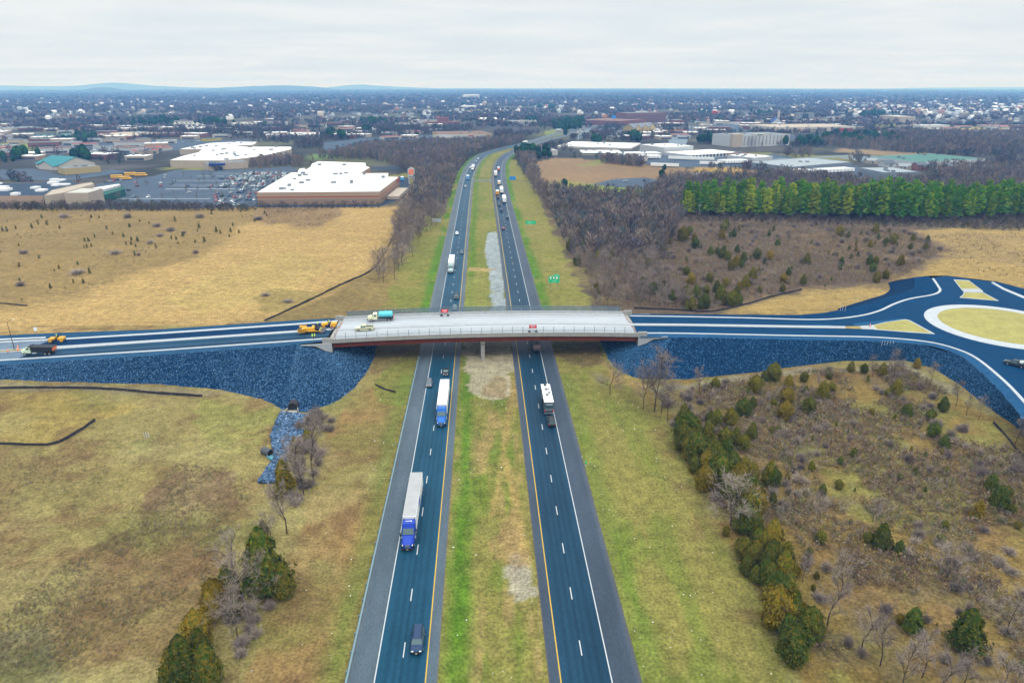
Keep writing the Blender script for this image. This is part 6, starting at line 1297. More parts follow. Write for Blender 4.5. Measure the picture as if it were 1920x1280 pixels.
# poles and wires
M_pole = mat("pole_wood", col(176, 168, 166), .9)
def upole(u, v, vt, lb):
    x, y = P(u, v); H = CAM_H - y * math.tan(PITCH + math.atan((vt - 640) / F)); t = thing("utility_pole", lb, "pole", (x, y, G(x, y)), .2); MB().cyl((0, 0, 0), (0, 0, H), .22, .14, n=7).build("pole", M_pole, t); MB().box((0, 0, H - 2.0), (2.6, .14, .16)).build("crossarm", M_pole, t)
    i_ = MB()
    for s in (-1.15, -.5, .5, 1.15): i_.cyl((s, 0, H - 1.95), (s, 0, H - 1.65), .07, n=5)
    i_.build("insulators", M_box, t); return Vector((x, y, H - 1.7))
p1_ = upole(1258, 419, 386.5, "pale utility pole with one crossarm standing in the scrub"); p2_ = upole(1042, 352, 338, "utility pole by the green lawn beyond the verge"); p3_ = upole(1054, 382, 362, "utility pole among the bare trees by the right verge"); p4_ = upole(1310, 420 - 10, 380, "utility pole at the left end of the pine wood")
def wire(a, b, lb):
    pts = [a.lerp(b, t_) - Vector((0, 0, 4 * 1.4 * t_ * (1 - t_))) for t_ in np.linspace(0, 1, 14)]; mb = MB()
    for s in (-1.0, 0, 1.0):
        for p_, q_ in zip(pts, pts[1:]): mb.cyl(p_ + Vector((0, s, 0)), q_ + Vector((0, s, 0)), .035, n=4)
    tag(mb.build("power_line", M_steel), lb, "wire")
wire(p1_, p2_, "power lines from the scrub pole to the lawn pole"); wire(p2_, Vector((P(800, 345)[0], P(800, 345)[1], 11)), "power lines crossing the highway from the lawn pole to the left trees")
# ================================================================== vegetation
def leafmat(name, c0, c1, rough=0.9, obj=True, spread=0.5, scale=0.9):
    """foliage: two real leaf colours mixed by clump and by plant, tinted by the object's own colour"""
    m = bpy.data.materials.new(name); m.use_nodes = True; t = m.node_tree; b = t.nodes["Principled BSDF"]; nd = t.nodes.new; lk = t.links.new
    b.inputs["Roughness"].default_value = rough; b.inputs["Specular IOR Level"].default_value = 0.05
    oi = nd("ShaderNodeObjectInfo"); co = nd("ShaderNodeTexCoord"); n = nd("ShaderNodeTexNoise"); n.inputs["Scale"].default_value = scale; n.inputs["Detail"].default_value = 4; lk(co.outputs["Object"], n.inputs["Vector"])
    sp = nd("ShaderNodeSeparateColor"); lk(oi.outputs["Color"], sp.inputs[0])
    r = nd("ShaderNodeMapRange"); r.inputs["From Min"].default_value = .35; r.inputs["From Max"].default_value = .65; r.inputs["To Min"].default_value = -spread; r.inputs["To Max"].default_value = spread; lk(n.outputs["Fac"], r.inputs[0])
    ad = nd("ShaderNodeMath"); ad.use_clamp = True; lk(r.outputs[0], ad.inputs[0]); lk(sp.outputs[0], ad.inputs[1])
    mx_ = nd("ShaderNodeMix"); mx_.data_type = 'RGBA'; lk(ad.outputs[0], mx_.inputs["Factor"]); mx_.inputs["A"].default_value = (*c0, 1); mx_.inputs["B"].default_value = (*c1, 1)
    v = nd("ShaderNodeMapRange"); v.inputs["To Min"].default_value = .75; v.inputs["To Max"].default_value = 1.25; lk(oi.outputs["Random"], v.inputs[0])
    s = nd("ShaderNodeVectorMath"); s.operation = 'SCALE'; lk(mx_.outputs["Result"], s.inputs[0]); lk(v.outputs[0], s.inputs["Scale"]); lk(s.outputs[0], b.inputs["Base Color"])
    return m
M_cedar = leafmat("cedar_foliage", (.044, .078, .011), (.23, .145, .014), spread=.34, scale=1.7); M_pine = leafmat("pine_needles", (.050, .165, .007), (.24, .28, .008), scale=.25); M_twig = leafmat("bare_twigs", (.185, .148, .138), (.35, .29, .23), spread=.3)
M_bark = mat("bark", (.075, .055, .045), .95, .1, noise=.3, scale=2); M_barkg = mat("grey_bark", (.20, .17, .16), .95, .1, noise=.3, scale=2)
def quads(pos, nrm_, size, elong=1.4):
    """leaf sprays: one small quad at each position, roughly facing nrm_"""
    n = len(pos); r = rng.normal(size=(n, 3)); a = np.cross(nrm_, r); a /= np.linalg.norm(a, axis=1)[:, None] + 1e-9; b = np.cross(nrm_, a); b /= np.linalg.norm(b, axis=1)[:, None] + 1e-9
    a = a * (size * elong / 2)[:, None]; b = b * (size / 2)[:, None]
    V = np.stack([pos - a - b * .3, pos - b * .9 + a * .1, pos + a, pos + b * .9 + a * .1], 1).reshape(-1, 3); return V, np.arange(n * 4).reshape(n, 4)
def crown_pts(n, prof, H, Rm, lump=.22, seed=0):
    """points and outward directions through a crown whose radius follows prof(height fraction)"""
    t = rng.random(n) ** .8; th = rng.random(n) * 2 * np.pi
    lum = 1 + lump * (2 * fbm(np.cos(th) * 2.6 + seed * 3.1, np.sin(th) * 2.6 + t * 6.5, 1.0, 3, seed) - 1) * 2.6; lum = lum * np.where(rng.random(n) < .22, 1.0 + .34 * rng.random(n), 1.0)
    rr = prof(t) * Rm * lum * (1 - .55 * rng.random(n) ** 2.2)
    p_ = np.stack([rr * np.cos(th), rr * np.sin(th), t * H], 1); o = np.stack([np.cos(th), np.sin(th), .35 + 1.2 * (t - .4)], 1) + rng.normal(size=(n, 3)) * .5
    return p_, o / np.linalg.norm(o, axis=1)[:, None]
def tubes(segs, k=3):
    V = []; Fq = []
    for a, b, r0, r1 in segs:
        a = np.array(a); b = np.array(b); d = b - a; L_ = np.linalg.norm(d) + 1e-9; d = d / L_; u = np.cross(d, (0.3, .9, .1)); u /= np.linalg.norm(u) + 1e-9; w_ = np.cross(d, u); s = len(V)
        for p_, r in ((a, r0), (b, r1)):
            for i in range(k): t = 2 * math.pi * i / k; V.append(p_ + u * r * math.cos(t) + w_ * r * math.sin(t))
        for i in range(k): Fq.append((s + i, s + (i + 1) % k, s + k + (i + 1) % k, s + k + i))
    return np.array(V), np.array(Fq)
def cedar_mesh(seed, H=7.0, Rm=2.1, kind=0):
    prof = (lambda t: np.clip(np.minimum(1.0, (t + .04) * 5) * (1 - t) ** .62 * 1.1, .03, 1)) if kind == 0 else (lambda t: np.clip(np.sqrt(np.clip(1 - (2 * t - .82) ** 2 / 1.4, 0, 1)) * np.clip((1.02 - t) * 3.2, 0, 1), .05, 1))
    p_, o = crown_pts(7500, prof, H * .95, Rm, .3, seed); p_[:, 2] += H * .05; V, Fq = quads(p_, o, .15 + .17 * rng.random(len(p_)), 1.9)
    q = np.array([(a, z) for z in np.linspace(.06, .9, 9) for a in np.linspace(0, 2 * np.pi, 10, endpoint=False)]); rr = prof(q[:, 1]) * Rm * .5; VI = np.stack([rr * np.cos(q[:, 0]), rr * np.sin(q[:, 0]), q[:, 1] * H], 1); FI = np.array([(j * 10 + i, j * 10 + (i + 1) % 10, (j + 1) * 10 + (i + 1) % 10, (j + 1) * 10 + i) for j in range(8) for i in range(10)])
    return npmesh("crown", np.concatenate([V, VI]), np.concatenate([Fq, FI + len(V)]), [M_cedar])
CED = [cedar_mesh(i, kind=i % 2) for i in range(6)]; TRK = MB().cyl((0, 0, -.2), (0, 0, 3.5), .16, .08, n=6).mesh("trunk", M_bark)
def branchy(H, spread, n1, n2, n3, seed, trunk=.3, up=.5, tw=.017):
    r = np.random.default_rng(seed); T = []; S = []; W = []
    def unit(v): return v / (np.linalg.norm(v) + 1e-9)
    top = np.array([r.normal() * .04 * H, r.normal() * .04 * H, H * .95]); pts = [np.array([0, 0, -.15]), np.array([r.normal() * .02 * H, r.normal() * .02 * H, H * .3]), np.array([r.normal() * .04 * H, r.normal() * .04 * H, H * .62]), top]
    rad = [.015 * H, .010 * H, .006 * H, .002 * H]
    for i in range(3): T.append((pts[i], pts[i + 1], rad[i], rad[i + 1]))
    def onT(f): z = f * 3; i = min(2, int(z)); return pts[i] + (pts[i + 1] - pts[i]) * (z - i)
    for i in range(n1):
        f = trunk + (1 - trunk) * (i + r.random()) / n1; a = onT(min(.99, f)); th = r.random() * 6.28; L1 = H * spread * (1.15 - .75 * f) * (.75 + .5 * r.random()); d = unit(np.array([math.cos(th), math.sin(th), up + .5 * r.random()])); b = a + d * L1
        mid_ = a + d * L1 * .5 + np.array([0, 0, -.03 * L1]); T.append((a, mid_, .0042 * H, .0030 * H)); T.append((mid_, b, .0030 * H, .0012 * H))
        for j in range(n2):
            g_ = .25 + .75 * (j + r.random()) / n2; a2 = a + (b - a) * g_; d2 = unit(d + r.normal(size=3) * .7 + np.array([0, 0, .3])); L2 = L1 * .5 * (.6 + .7 * r.random()); b2 = a2 + d2 * L2; S.append((a2, b2, .0017 * H, .0007 * H))
            for k in range(n3): a3 = a2 + (b2 - a2) * (.3 + .7 * r.random()); d3 = unit(d2 + r.normal(size=3) * .8 + np.array([0, 0, .25])); W.append((a3, a3 + d3 * L2 * (.4 + .5 * r.random())))
    V1, F1 = tubes(T + S, 3); a = np.array([w_[0] for w_ in W]); b = np.array([w_[1] for w_ in W]); d = b - a; u = np.cross(d, r.normal(size=d.shape)); u /= np.linalg.norm(u, axis=1)[:, None] + 1e-9; u *= tw
    V2 = np.stack([a - u, a + u, b + u * .4, b - u * .4], 1).reshape(-1, 3); return V1, F1, V2, np.arange(len(V2)).reshape(-1, 4)
BARE = []
for i, (h_, sp, n1, n2, n3, tr_, up) in enumerate([(9, .42, 15, 9, 9, .28, .6), (9, .34, 16, 9, 9, .3, .85), (9, .46, 15, 10, 9, .18, .55), (9, .3, 17, 8, 8, .25, 1.0)]):
    V1, F1, V2, F2 = branchy(h_, sp, n1, n2, n3, 40 + i, tr_, up); BARE.append((npmesh("trunk", V1, F1, [M_bark]), npmesh("crown", V2, F2, [M_twig]), npmesh("bare_tree", np.concatenate([V1, V2]), np.concatenate([F1, F2 + len(V1)]), [M_bark, M_twig], midx=np.r_[np.zeros(len(F1)), np.ones(len(F2))])))
BUSH = []
for i in range(4):
    r = np.random.default_rng(90 + i); n = 520; th = r.random(n) * 6.28; el = np.arcsin(.3 + .69 * r.random(n) ** .8); L_ = 1.0 * (.55 + .5 * r.random(n)); d = np.stack([np.cos(th) * np.cos(el), np.sin(th) * np.cos(el), np.sin(el)], 1); a = d * (.15 + .5 * r.random(n))[:, None] * L_[:, None] + r.normal(size=(n, 3)) * .06; a[:, 2] = np.abs(a[:, 2]); b = a + (d + r.normal(size=(n, 3)) * .45) * (.35 * L_)[:, None]; b[:, 2] = np.abs(b[:, 2])
    u = np.cross(b - a, r.normal(size=(n, 3))); u /= np.linalg.norm(u, axis=1)[:, None]; u *= .02; V = np.stack([a - u, a + u, b + u * .4, b - u * .4], 1).reshape(-1, 3); m_ = [(np.zeros(3), d[k] * .7 * L_[k], .012, .006) for k in range(26)]; V1, F1 = tubes(m_, 3)
    BUSH.append(npmesh("shrub", np.concatenate([V, V1]), np.concatenate([np.arange(len(V)).reshape(-1, 4), F1 + len(V)]), [M_twig]))
PINE = []
for i in range(5):
    H = 20; P_ = []; O_ = []; S_ = [((0, 0, -.3), (0, 0, H * .97), .24, .05)]
    for k in range(44):
        f = .20 + .78 * k / 43; th = k * 2.4 + random.random(); L_ = (4.1 * (1.03 - f) ** .5 + .6) * random.uniform(.6, 1.1); c = np.array([math.cos(th) * L_ * .72, math.sin(th) * L_ * .72, H * f + random.uniform(-.3, .5)]); n = 48; e_ = rng.normal(size=(n, 3)); e_ /= np.linalg.norm(e_, axis=1)[:, None]; P_.append(c + e_ * np.array([L_ * .5, L_ * .5, .75]) * (rng.random(n) ** .4)[:, None]); O_.append(e_ + np.array([0, 0, .7])); S_.append(((0, 0, H * f - .4), tuple(c), .06, .03))
    P_ = np.concatenate(P_); O_ = np.concatenate(O_); O_ /= np.linalg.norm(O_, axis=1)[:, None]; V, Fq = quads(P_, O_, .42 + .3 * rng.random(len(P_)), 1.5); V1, F1 = tubes(S_, 4); PINE.append(npmesh("pine_tree", np.concatenate([V, V1]), np.concatenate([Fq, F1 + len(V)]), [M_pine, M_bark], midx=np.r_[np.zeros(len(Fq)), np.ones(len(F1))]))
def size_from(u, vt, vb, base_v):
    x, y = P(u, base_v); d = y * math.cos(PITCH) + CAM_H * math.sin(PITCH); return x, y, (vb - vt) * d / F
CEDN = {}
CQ = []
def cedar(*a, **k): CQ.append((a, k))
def plant_cedar(u, vt, vb, rust=.15, label=None, wide=1.0, group=None, region="pasture"):
    x, y, s = size_from(u, vt, vb, vb - (vb - vt) * .14); ph = math.atan2(CAM_H, y); k = random.randrange(6); H = 1.12 * s / (math.cos(ph) * .93 + math.sin(ph) * .42); z = G(x, y)
    t = thing("cedar_tree", label, "tree", (x, y, z), random.random() * 6.28, group); f = H / 7.0; t.scale = (f * wide, f * wide, f); c = link("crown", CED[k], t); c.color = (min(1, max(0, rust + .1 + random.uniform(-.1, .14))), 0, 0, 1); link("trunk", TRK, t); CEDN.setdefault(region, []).append((t, H, rust, u, vb)); return t
# --- big cedars along the right tree line and over the pasture: read from the photograph (u, top, foot, rust)
Q = lambda lst, s, ox, oy: [(ox + a / s, oy + b / s, oy + c / s, d) for a, b, c, d in lst]
line_ = Q([(150, 95, 230, .1), (170, 150, 262, .55), (210, 130, 282, .1), (245, 280, 405, .4), (290, 170, 262, .55), (325, 235, 352, .1), (380, 285, 365, .05), (300, 30, 115, .2), (365, 25, 115, .3), (340, 110, 205, .1), (390, 110, 192, .25), (425, 140, 222, .1), (465, 90, 172, .3), (370, 210, 275, .05), (430, 245, 322, .25), (425, 300, 372, .1), (280, 250, 345, .05), (200, 235, 320, .15), (350, 330, 385, .0), (495, 410, 495, .1), (560, 410, 475, .1), (462, 490, 605, .4), (480, 520, 600, .1), (565, 570, 685, .3), (595, 660, 750, .1), (425, 610, 725, .2), (470, 640, 745, .35), (438, 690, 795, .1), (480, 740, 825, .0), (545, 730, 855, .25), (585, 750, 872, .45), (570, 840, 1045, .6), (622, 970, 1095, .0), (652, 1020, 1205, .05), (665, 920, 1015, .0), (740, 1005, 1065, .1), (345, 560, 608, .2), (520, 720, 840, .05), (545, 265, 385, .15), (562, 292, 392, .05)], 2.461, 1220, 760)
past_ = Q([(780, 585, 648, .1), (1000, 590, 652, .1), (1058, 560, 682, .1), (1140, 635, 708, .05), (670, 730, 788, .4), (1200, 940, 1058, .0), (1440, 960, 1165, .05), (1332, 600, 652, .1), (1500, 450, 540, .65), (1565, 320, 405, .1), (1600, 380, 492, .05), (1640, 370, 432, .1), (1660, 460, 512, .1), (1350, 140, 208, .0), (1300, 90, 162, .05), (1178, 0, 52, .1), (1285, 30, 80, .0), (1265, 215, 243, .0), (935, 205, 248, .1), (876, 240, 278, .0), (865, 345, 393, .25), (790, 365, 422, .1), (740, 260, 307, .2), (940, 380, 402, .3), (1147, 320, 352, .05), (1270, 320, 348, .1), (1690, 540, 578, .3), (730, 660, 697, .2), (1712, 1180, 1235, .0), (1175, 785, 808, .2), (630, 320, 352, .3), (555, 105, 138, .2), (582, 98, 132, .1), (920, 525, 552, .7), (1355, 535, 575, .2), (1365, 280, 310, .1), (1218, 290, 322, .05), (1340, 200, 242, .5), (1200, 190, 215, .1), (745, 140, 168, .3), (855, 75, 98, .4), (910, 115, 140, .3), (1265, 375, 400, .2), (608, 200, 222, .5), (830, 150, 168, .4), (460, 330, 355, .2), (482, 285, 325, .2), (455, 375, 408, .1), (640, 255, 280, .6), (1120, 55, 80, .3), (750, 820, 850, .3), (765, 765, 800, .3), (955, 250, 268, .3), (1020, 20, 45, .4), (742, 455, 480, .1), (1320, 1000, 1020, .3), (1145, 960, 1010, .6)], 2.461, 1220, 760)
past_ += Q([(510, 910, 1015, .1), (452, 950, 1008, .05), (405, 980, 1085, .3), (340, 1110, 1218, .1), (390, 1100, 1168, .05), (580, 1045, 1145, .55), (572, 1125, 1238, .5), (680, 955, 1015, .1), (592, 975, 1050, .4), (782, 1015, 1118, .35), (830, 1015, 1078, .25), (705, 1100, 1195, .05), (825, 955, 998, .2), (1018, 910, 965, .1), (945, 900, 960, .2), (1120, 910, 982, .25), (1315, 880, 938, .6), (1200, 1000, 1090, .3), (1150, 1050, 1092, .1), (692, 1035, 1085, .1), (1260, 1140, 1215, .1), (1460, 1100, 1185, .1), (1392, 1170, 1232, .1), (182, 990, 1055, .15), (155, 1185, 1262, .1), (262, 1170, 1262, .5), (508, 1105, 1155, .1), (360, 1050, 1090, .1), (1060, 1160, 1200, .4), (860, 1235, 1262, .5), (1190, 1200, 1240, .2), (1040, 975, 1010, .4), (470, 965, 1010, .0)], 3, 1280, 380)
near_l = Q([(1425, 178, 355, .5), (1335, 540, 890, .1), (1425, 690, 880, .12), (1080, 770, 955, .6), (1150, 715, 840, .1), (1000, 920, 1120, .55), (1065, 830, 985, .5), (1130, 760, 900, .2), (905, 1090, 1290, .3), (1010, 1020, 1200, .15), (940, 1060, 1330, .12), (1050, 1100, 1320, .08), (860, 1180, 1330, .1), (1320, 470, 555, .3), (1480, 60, 150, .2), (1540, 20, 100, .3), (1390, 300, 370, .15), (1120, 690, 770, .2), (1180, 860, 960, .15), (960, 1000, 1110, .2)], 2.667, 0, 800)
scrub_ = Q([(45, 400, 465, .5), (20, 480, 562, .3), (150, 400, 455, .1), (190, 450, 525, .1), (280, 505, 592, .2), (212, 480, 575, .1), (120, 520, 605, .15), (50, 540, 612, .45), (350, 420, 492, .25), (390, 375, 442, .2), (300, 480, 545, .1), (565, 410, 465, .5), (430, 475, 512, .1), (415, 265, 325, .15), (490, 275, 328, .8), (300, 305, 370, .6), (305, 245, 288, .1), (340, 290, 345, .1), (250, 280, 332, .2), (215, 275, 322, .1), (155, 255, 305, .0), (460, 315, 352, .0), (230, 120, 174, .3), (315, 135, 168, .1), (265, 170, 204, .2), (535, 210, 248, .0), (485, 160, 194, .1), (675, 420, 478, .3), (1090, 395, 455, .4), (1140, 385, 435, .35), (1365, 230, 272, .2), (1280, 230, 268, .1), (1205, 230, 253, .1), (1140, 205, 244, .1), (1100, 180, 212, .0), (1190, 195, 224, .0), (1375, 190, 228, .0), (1295, 180, 218, .2), (930, 165, 202, .2), (900, 155, 188, .2), (1060, 300, 332, .2), (985, 280, 308, .1), (1160, 145, 170, .1), (1005, 160, 180, .1), (1035, 205, 228, .2), (1080, 220, 245, .1), (510, 135, 165, .2), (530, 180, 200, .3), (870, 285, 305, .2), (755, 430, 450, .4), (835, 425, 448, .2), (610, 360, 385, .4), (800, 460, 480, .3), (560, 470, 510, .3), (0, 150, 230, .3), (20, 360, 410, .1), (100, 545, 605, .1), (75, 470, 540, .1), (130, 470, 520, .3), (230, 520, 580, .35), (320, 520, 575, .1), (330, 330, 372, .1), (270, 330, 385, .4), (240, 430, 480, .3), (380, 300, 330, .2), (20, 560, 610, .1)], 3, 1280, 380)
scrub_ += [(1105 + i * 16 + random.uniform(-6, 6), 0, random.uniform(440, 570), random.choice((.1, .3))) for i in range(0)]
REG = {"line": "in the dense row along the right verge", "pasture": "in the brushy pasture at right", "left": "in the row at lower left", "scrub": "in the brown scrub beyond the bridge", "field": "in the shrubby straw field at left"}
for k in range(26):
    u = random.uniform(1266, 1420); v = lerp(815, 935, (u - 1266) / 154) + random.uniform(-22, 30); h_ = random.uniform(24, 46); line_.append((u, v - h_, v, random.choice((.0, .1, .2, .35))))
for k in range(16):
    t_ = random.random(); u = lerp(1385, 1480, t_) + random.uniform(-10, 26); v = lerp(985, 1190, t_) + random.uniform(-14, 14); h_ = random.uniform(28, 50); line_.append((u, v - h_, v, random.choice((.0, .1, .3))))
band_ = [(1272, 812), (1325, 885), (1375, 965), (1410, 1040), (1455, 1120), (1500, 1225)]
for k in range(44):
    t_ = (k + random.random()) / 44 * 4.999; i_ = int(t_); u = lerp(band_[i_][0], band_[i_ + 1][0], t_ - i_) + random.uniform(-6, 44); v = lerp(band_[i_][1], band_[i_ + 1][1], t_ - i_) + random.uniform(-12, 16); h_ = random.uniform(30, 66); line_.append((u, v - h_, v, random.choice((.0, .08, .18, .32, .5))))
for a in line_: cedar(*a, wide=.9, region="line")
for a in past_: cedar(*a, region="pasture")
for a in near_l: cedar(*a, region="left", wide=.85)
for a in scrub_: cedar(*a, region="scrub")
for u, v in ((1070, 475), (1082, 500), (1118, 558), (1094, 470), (1204, 540), (1224, 555), (1260, 568), (1240, 545), (1290, 575)): cedar(u, v - random.uniform(16, 26), v, random.choice((.05, .2)), region="scrub")
for k in range(52):
    u = random.uniform(1090, 1700); v = random.uniform(430, 560)
    if ins1([(1125, 560), (1085, 480), (1090, 430), (1480, 420), (1700, 434), (1760, 470), (1690, 515), (1500, 535), (1340, 570)], u, v): h_ = random.uniform(8, 20); cedar(u, v - h_, v, random.choice((.0, .15, .3, .5)), region="scrub")
fieldc = Q([(180, 120, 148, .1), (15, 140, 165, .0), (40, 140, 165, .3), (90, 130, 152, .0), (215, 100, 125, .05), (265, 105, 128, .05), (235, 70, 90, .2), (600, 132, 152, .2), (985, 82, 110, .2), (730, 120, 142, .1), (695, 175, 195, .1), (740, 195, 215, .0), (775, 195, 222, .4), (710, 220, 238, .1), (738, 220, 238, .1), (765, 235, 252, .0), (965, 188, 208, .1), (992, 192, 212, .0), (1003, 218, 232, .1), (1030, 170, 195, .3), (1120, 122, 146, .0), (1112, 148, 165, .1), (1098, 210, 228, .2), (1150, 198, 222, .2), (1218, 140, 170, .1), (1240, 155, 178, .4), (1298, 145, 170, .3), (1310, 115, 132, .0), (1290, 178, 195, .2), (1345, 155, 172, .2), (478, 200, 222, .1), (498, 200, 222, .3), (490, 235, 255, .0), (515, 230, 252, .1), (475, 240, 258, .2), (110, 342, 366, .0), (112, 425, 445, .1), (285, 458, 486, .1), (470, 432, 458, .2), (413, 432, 454, .1), (333, 352, 376, .1), (307, 372, 388, .3), (505, 372, 402, .0), (438, 332, 352, .05), (222, 298, 320, .2), (125, 538, 550, .3), (107, 230, 246, .1), (533, 178, 198, .2), (0, 260, 284, .1), (878, 235, 258, .4), (760, 275, 300, .4), (337, 130, 148, .1), (558, 75, 90, .1), (515, 70, 88, .2), (1190, 50, 68, .0), (1355, 40, 55, .2), (1500, 62, 78, .1), (1432, 92, 110, .1), (1490, 48, 66, .2), (635, 165, 182, .2), (787, 95, 110, .1), (840, 105, 120, .2)], 3, 0, 380)
for a in fieldc: cedar(*a, region="field", wide=1.15)
CQ.sort(key=lambda q: -(q[0][2] - q[0][1]))
for a, k in CQ[:296]: plant_cedar(*a, **k)
small_cedars = [size_from(a[0], a[1], a[2], a[2] - (a[2] - a[1]) * .14) for a, k in CQ[296:]]
for rg_, lst in CEDN.items():
    lst.sort(key=lambda q: -q[4]); hs = sorted(q[1] for q in lst); keyed = {}
    for q in lst:
        sz = "large" if q[1] > hs[int(len(hs) * .72)] else ("small" if q[1] < hs[int(len(hs) * .3)] else "mid sized"); tn = "rust tinged" if q[2] > .34 else ("olive green" if q[2] > .15 else "dark green"); keyed.setdefault((sz, tn), []).append(q)
    for (sz, tn), qs in keyed.items():
        for i, q in enumerate(qs):
            q[0]["group"] = "cedars " + REG[rg_]
            if len(qs) == 1: lb = "%s %s cedar %s" % (sz, tn, REG[rg_])
            else: lb = "%s%s %s cedar %s" % ("nearest " if i == 0 else ("farthest " if i == len(qs) - 1 else (ORD[i] + "nearest " if i < 10 else "farther ")), sz, tn, REG[rg_])
            q[0]["label"] = lb
# --- single bare trees with trunk and crown
def bare(u, vt, vb, k, label, tint=.2, wide=1.0, grey=False, group=None):
    x, y, s = size_from(u, vt, vb, vb); ph = math.atan2(CAM_H, y); H = s / math.cos(ph) * .97; t = thing("bare_tree", label, "tree", (x, y, G(x, y)), random.random() * 6.28, group); f = H / 9; t.scale = (f * wide, f * wide, f)
    tr_ = link("trunk", BARE[k][0], t); c = link("crown", BARE[k][1], t); c.color = (tint, 0, 0, 1); return t
for a in [(1144, 686, 741, 2, "small crooked bare tree on the grass by the right abutment slope", .1, 1.25), (1227, 660, 772, 1, "tall bare tree standing against the right stone slope", .2, 1.1), (1206, 690, 768, 0, "bare tree just left of the tall one by the stone slope", .1), (1240, 705, 775, 2, "leaning bare tree just right of the tall one by the slope", .3), (1310, 686, 735, 3, "thin bare tree at the foot of the right slope, beside the pasture edge", .2), (1252, 720, 790, 0, "bare tree in the thicket where the tree line starts", .3),
 (1535, 700, 731, 3, "thin young bare tree near the top of the pasture", .3), (1635, 665, 708, 3, "slender bare tree on the pasture edge below the pale stakes", .2), (1675, 655, 712, 3, "slender bare tree right of another near the pale stakes", .3), (1690, 672, 700, 3, "short slender bare tree by the pale stakes", .2), (1745, 680, 718, 1, "bare tree by the curving stone slope, upper right pasture", .2), (1792, 715, 762, 1, "dark bare tree on the strip below the right stone slope", .1), (1812, 740, 778, 3, "small bare tree on the strip below the right slope", .3), (1835, 745, 785, 0, "rounded bare tree near the fence at the slope's foot", .3), (1903, 785, 835, 1, "bare tree at the right edge by the low dark fence", .2),
 (1370, 905, 985, 2, "broad grey bare tree filling a gap in the cedar row", .6, 1.35), (1535, 930, 985, 3, "pale thin bare tree in mid pasture", .6), (1577, 1040, 1115, 3, "thin bare sapling in the lower pasture", .5), (1505, 1045, 1090, 3, "pale bare sapling beside the rust cedar", .7), (1612, 1150, 1228, 3, "tall thin bare tree low in the pasture", .4), (1650, 1172, 1250, 3, "dark slim bare tree at the bottom of the pasture", .2), (1690, 1215, 1300, 3, "bare tree at the bottom edge left of another", .3), (1728, 1190, 1270, 3, "bare sapling at the bottom edge at lower right", .4), (1800, 1225, 1300, 3, "bare tree in front of the large round cedar", .5), (1885, 1120, 1195, 2, "pale blue grey bare tree near the right edge", .95, 1.1), (1775, 1025, 1085, 2, "grey rounded bare tree in the right pasture", .6, 1.1), (1550, 1090, 1180, 3, "thin bare tree in the lower middle pasture", .4), (1636, 940, 978, 1, "small dark bare tree in the centre of the pasture", .2), (1755, 1240, 1320, 3, "bare tree at the very bottom of the pasture", .3), (1860, 1248, 1320, 2, "bare brush tree at the lower right corner", .4),
 (455, 1012, 1128, 1, "grey many stemmed bare tree behind the left cedars", .4), (497, 1045, 1130, 2, "dead white branched tree beside the tall green cedar", .9, .7), (445, 1110, 1200, 2, "low tangled bare tree among the rust cedars", .35, .9), (570, 830, 928, 1, "two stemmed bare tree right of the rust cedar by the channel", .5), (590, 790, 905, 3, "tall thin bare tree beside the stone channel", .4), (562, 820, 890, 0, "bushy bare tree overhanging the stone channel", .3, 1.2), (600, 765, 800, 2, "low bare tree at the top of the stone channel", .3, 1.3), (508, 965, 1010, 0, "low grey bare tree above the tall green cedar", .4, 1.2), (538, 905, 1000, 3, "thin bare tree above the left cedar row", .4),
 (1000, 313, 362, 0, "tall lone bare tree on the right verge near the curve", .1, .8)]:
    bare(*a)
# --- shrubs
SHN = 0
def shrub(x, y, H, wd, tint, place, grp, k=None):
    global SHN
    o = link("shrub", BUSH[random.randrange(4) if k is None else k], None, (x, y, G(x, y) - .05), random.random() * 6.28); o.scale = (wd, wd * random.uniform(.8, 1.2), H); o.color = (tint, 0, 0, 1); SHN += 1
    tag(o, "%s leafless shrub %s" % ("dark purple brown" if tint < .3 else ("grey brown" if tint < .7 else "pale grey"), place), "shrub", grp)
def scatter(poly, n, fn, hard=0.0, sp=0.0):
    w_ = pp(poly); X0, X1 = min(p[0] for p in w_), max(p[0] for p in w_); Y0, Y1 = min(p[1] for p in w_), max(p[1] for p in w_); c_ = 0; tr_ = 0
    while c_ < n and tr_ < n * 60:
        tr_ += 1; x = random.uniform(X0, X1); y = random.uniform(Y0, Y1)
        if ins1(w_, x, y) and float(fbm(np.array([x]), np.array([y]), 14, 3, 77)[0]) > hard: fn(x, y); c_ += 1
PAST = [(1245, 770), (1300, 725), (1500, 697), (1690, 685), (1790, 745), (1850, 790), (1930, 870), (2000, 1290), (1560, 1290), (1450, 1110), (1330, 920), (1265, 810)]
scatter(PAST, 190, lambda x, y: shrub(x, y, random.uniform(1.5, 2.9), random.uniform(1.0, 2.1), random.choice((.1, .3, .5, .7, .95)), "in the brushy pasture at right", "shrubs in the right pasture"), .5)
scatter([(1225, 740), (1290, 730), (1320, 790), (1300, 850), (1262, 800)], 16, lambda x, y: shrub(x, y, random.uniform(2, 3.2), random.uniform(2, 3), random.choice((.1, .3, .5)), "in the thicket above the right cedar row", "shrubs of the thicket"))
scatter([(540, 880), (560, 800), (590, 770), (625, 790), (600, 880), (560, 960), (545, 1010)], 44, lambda x, y: shrub(x, y, random.uniform(1.6, 3), random.uniform(1.4, 2.4), random.choice((.2, .4, .6)), "along the stone channel at left", "shrubs along the channel"))
scatter([(420, 1150), (480, 1060), (540, 1080), (500, 1180), (440, 1260)], 24, lambda x, y: shrub(x, y, random.uniform(1.2, 2.2), random.uniform(1.2, 2), random.choice((.4, .7)), "under the left cedars", "shrubs under the left cedars"))
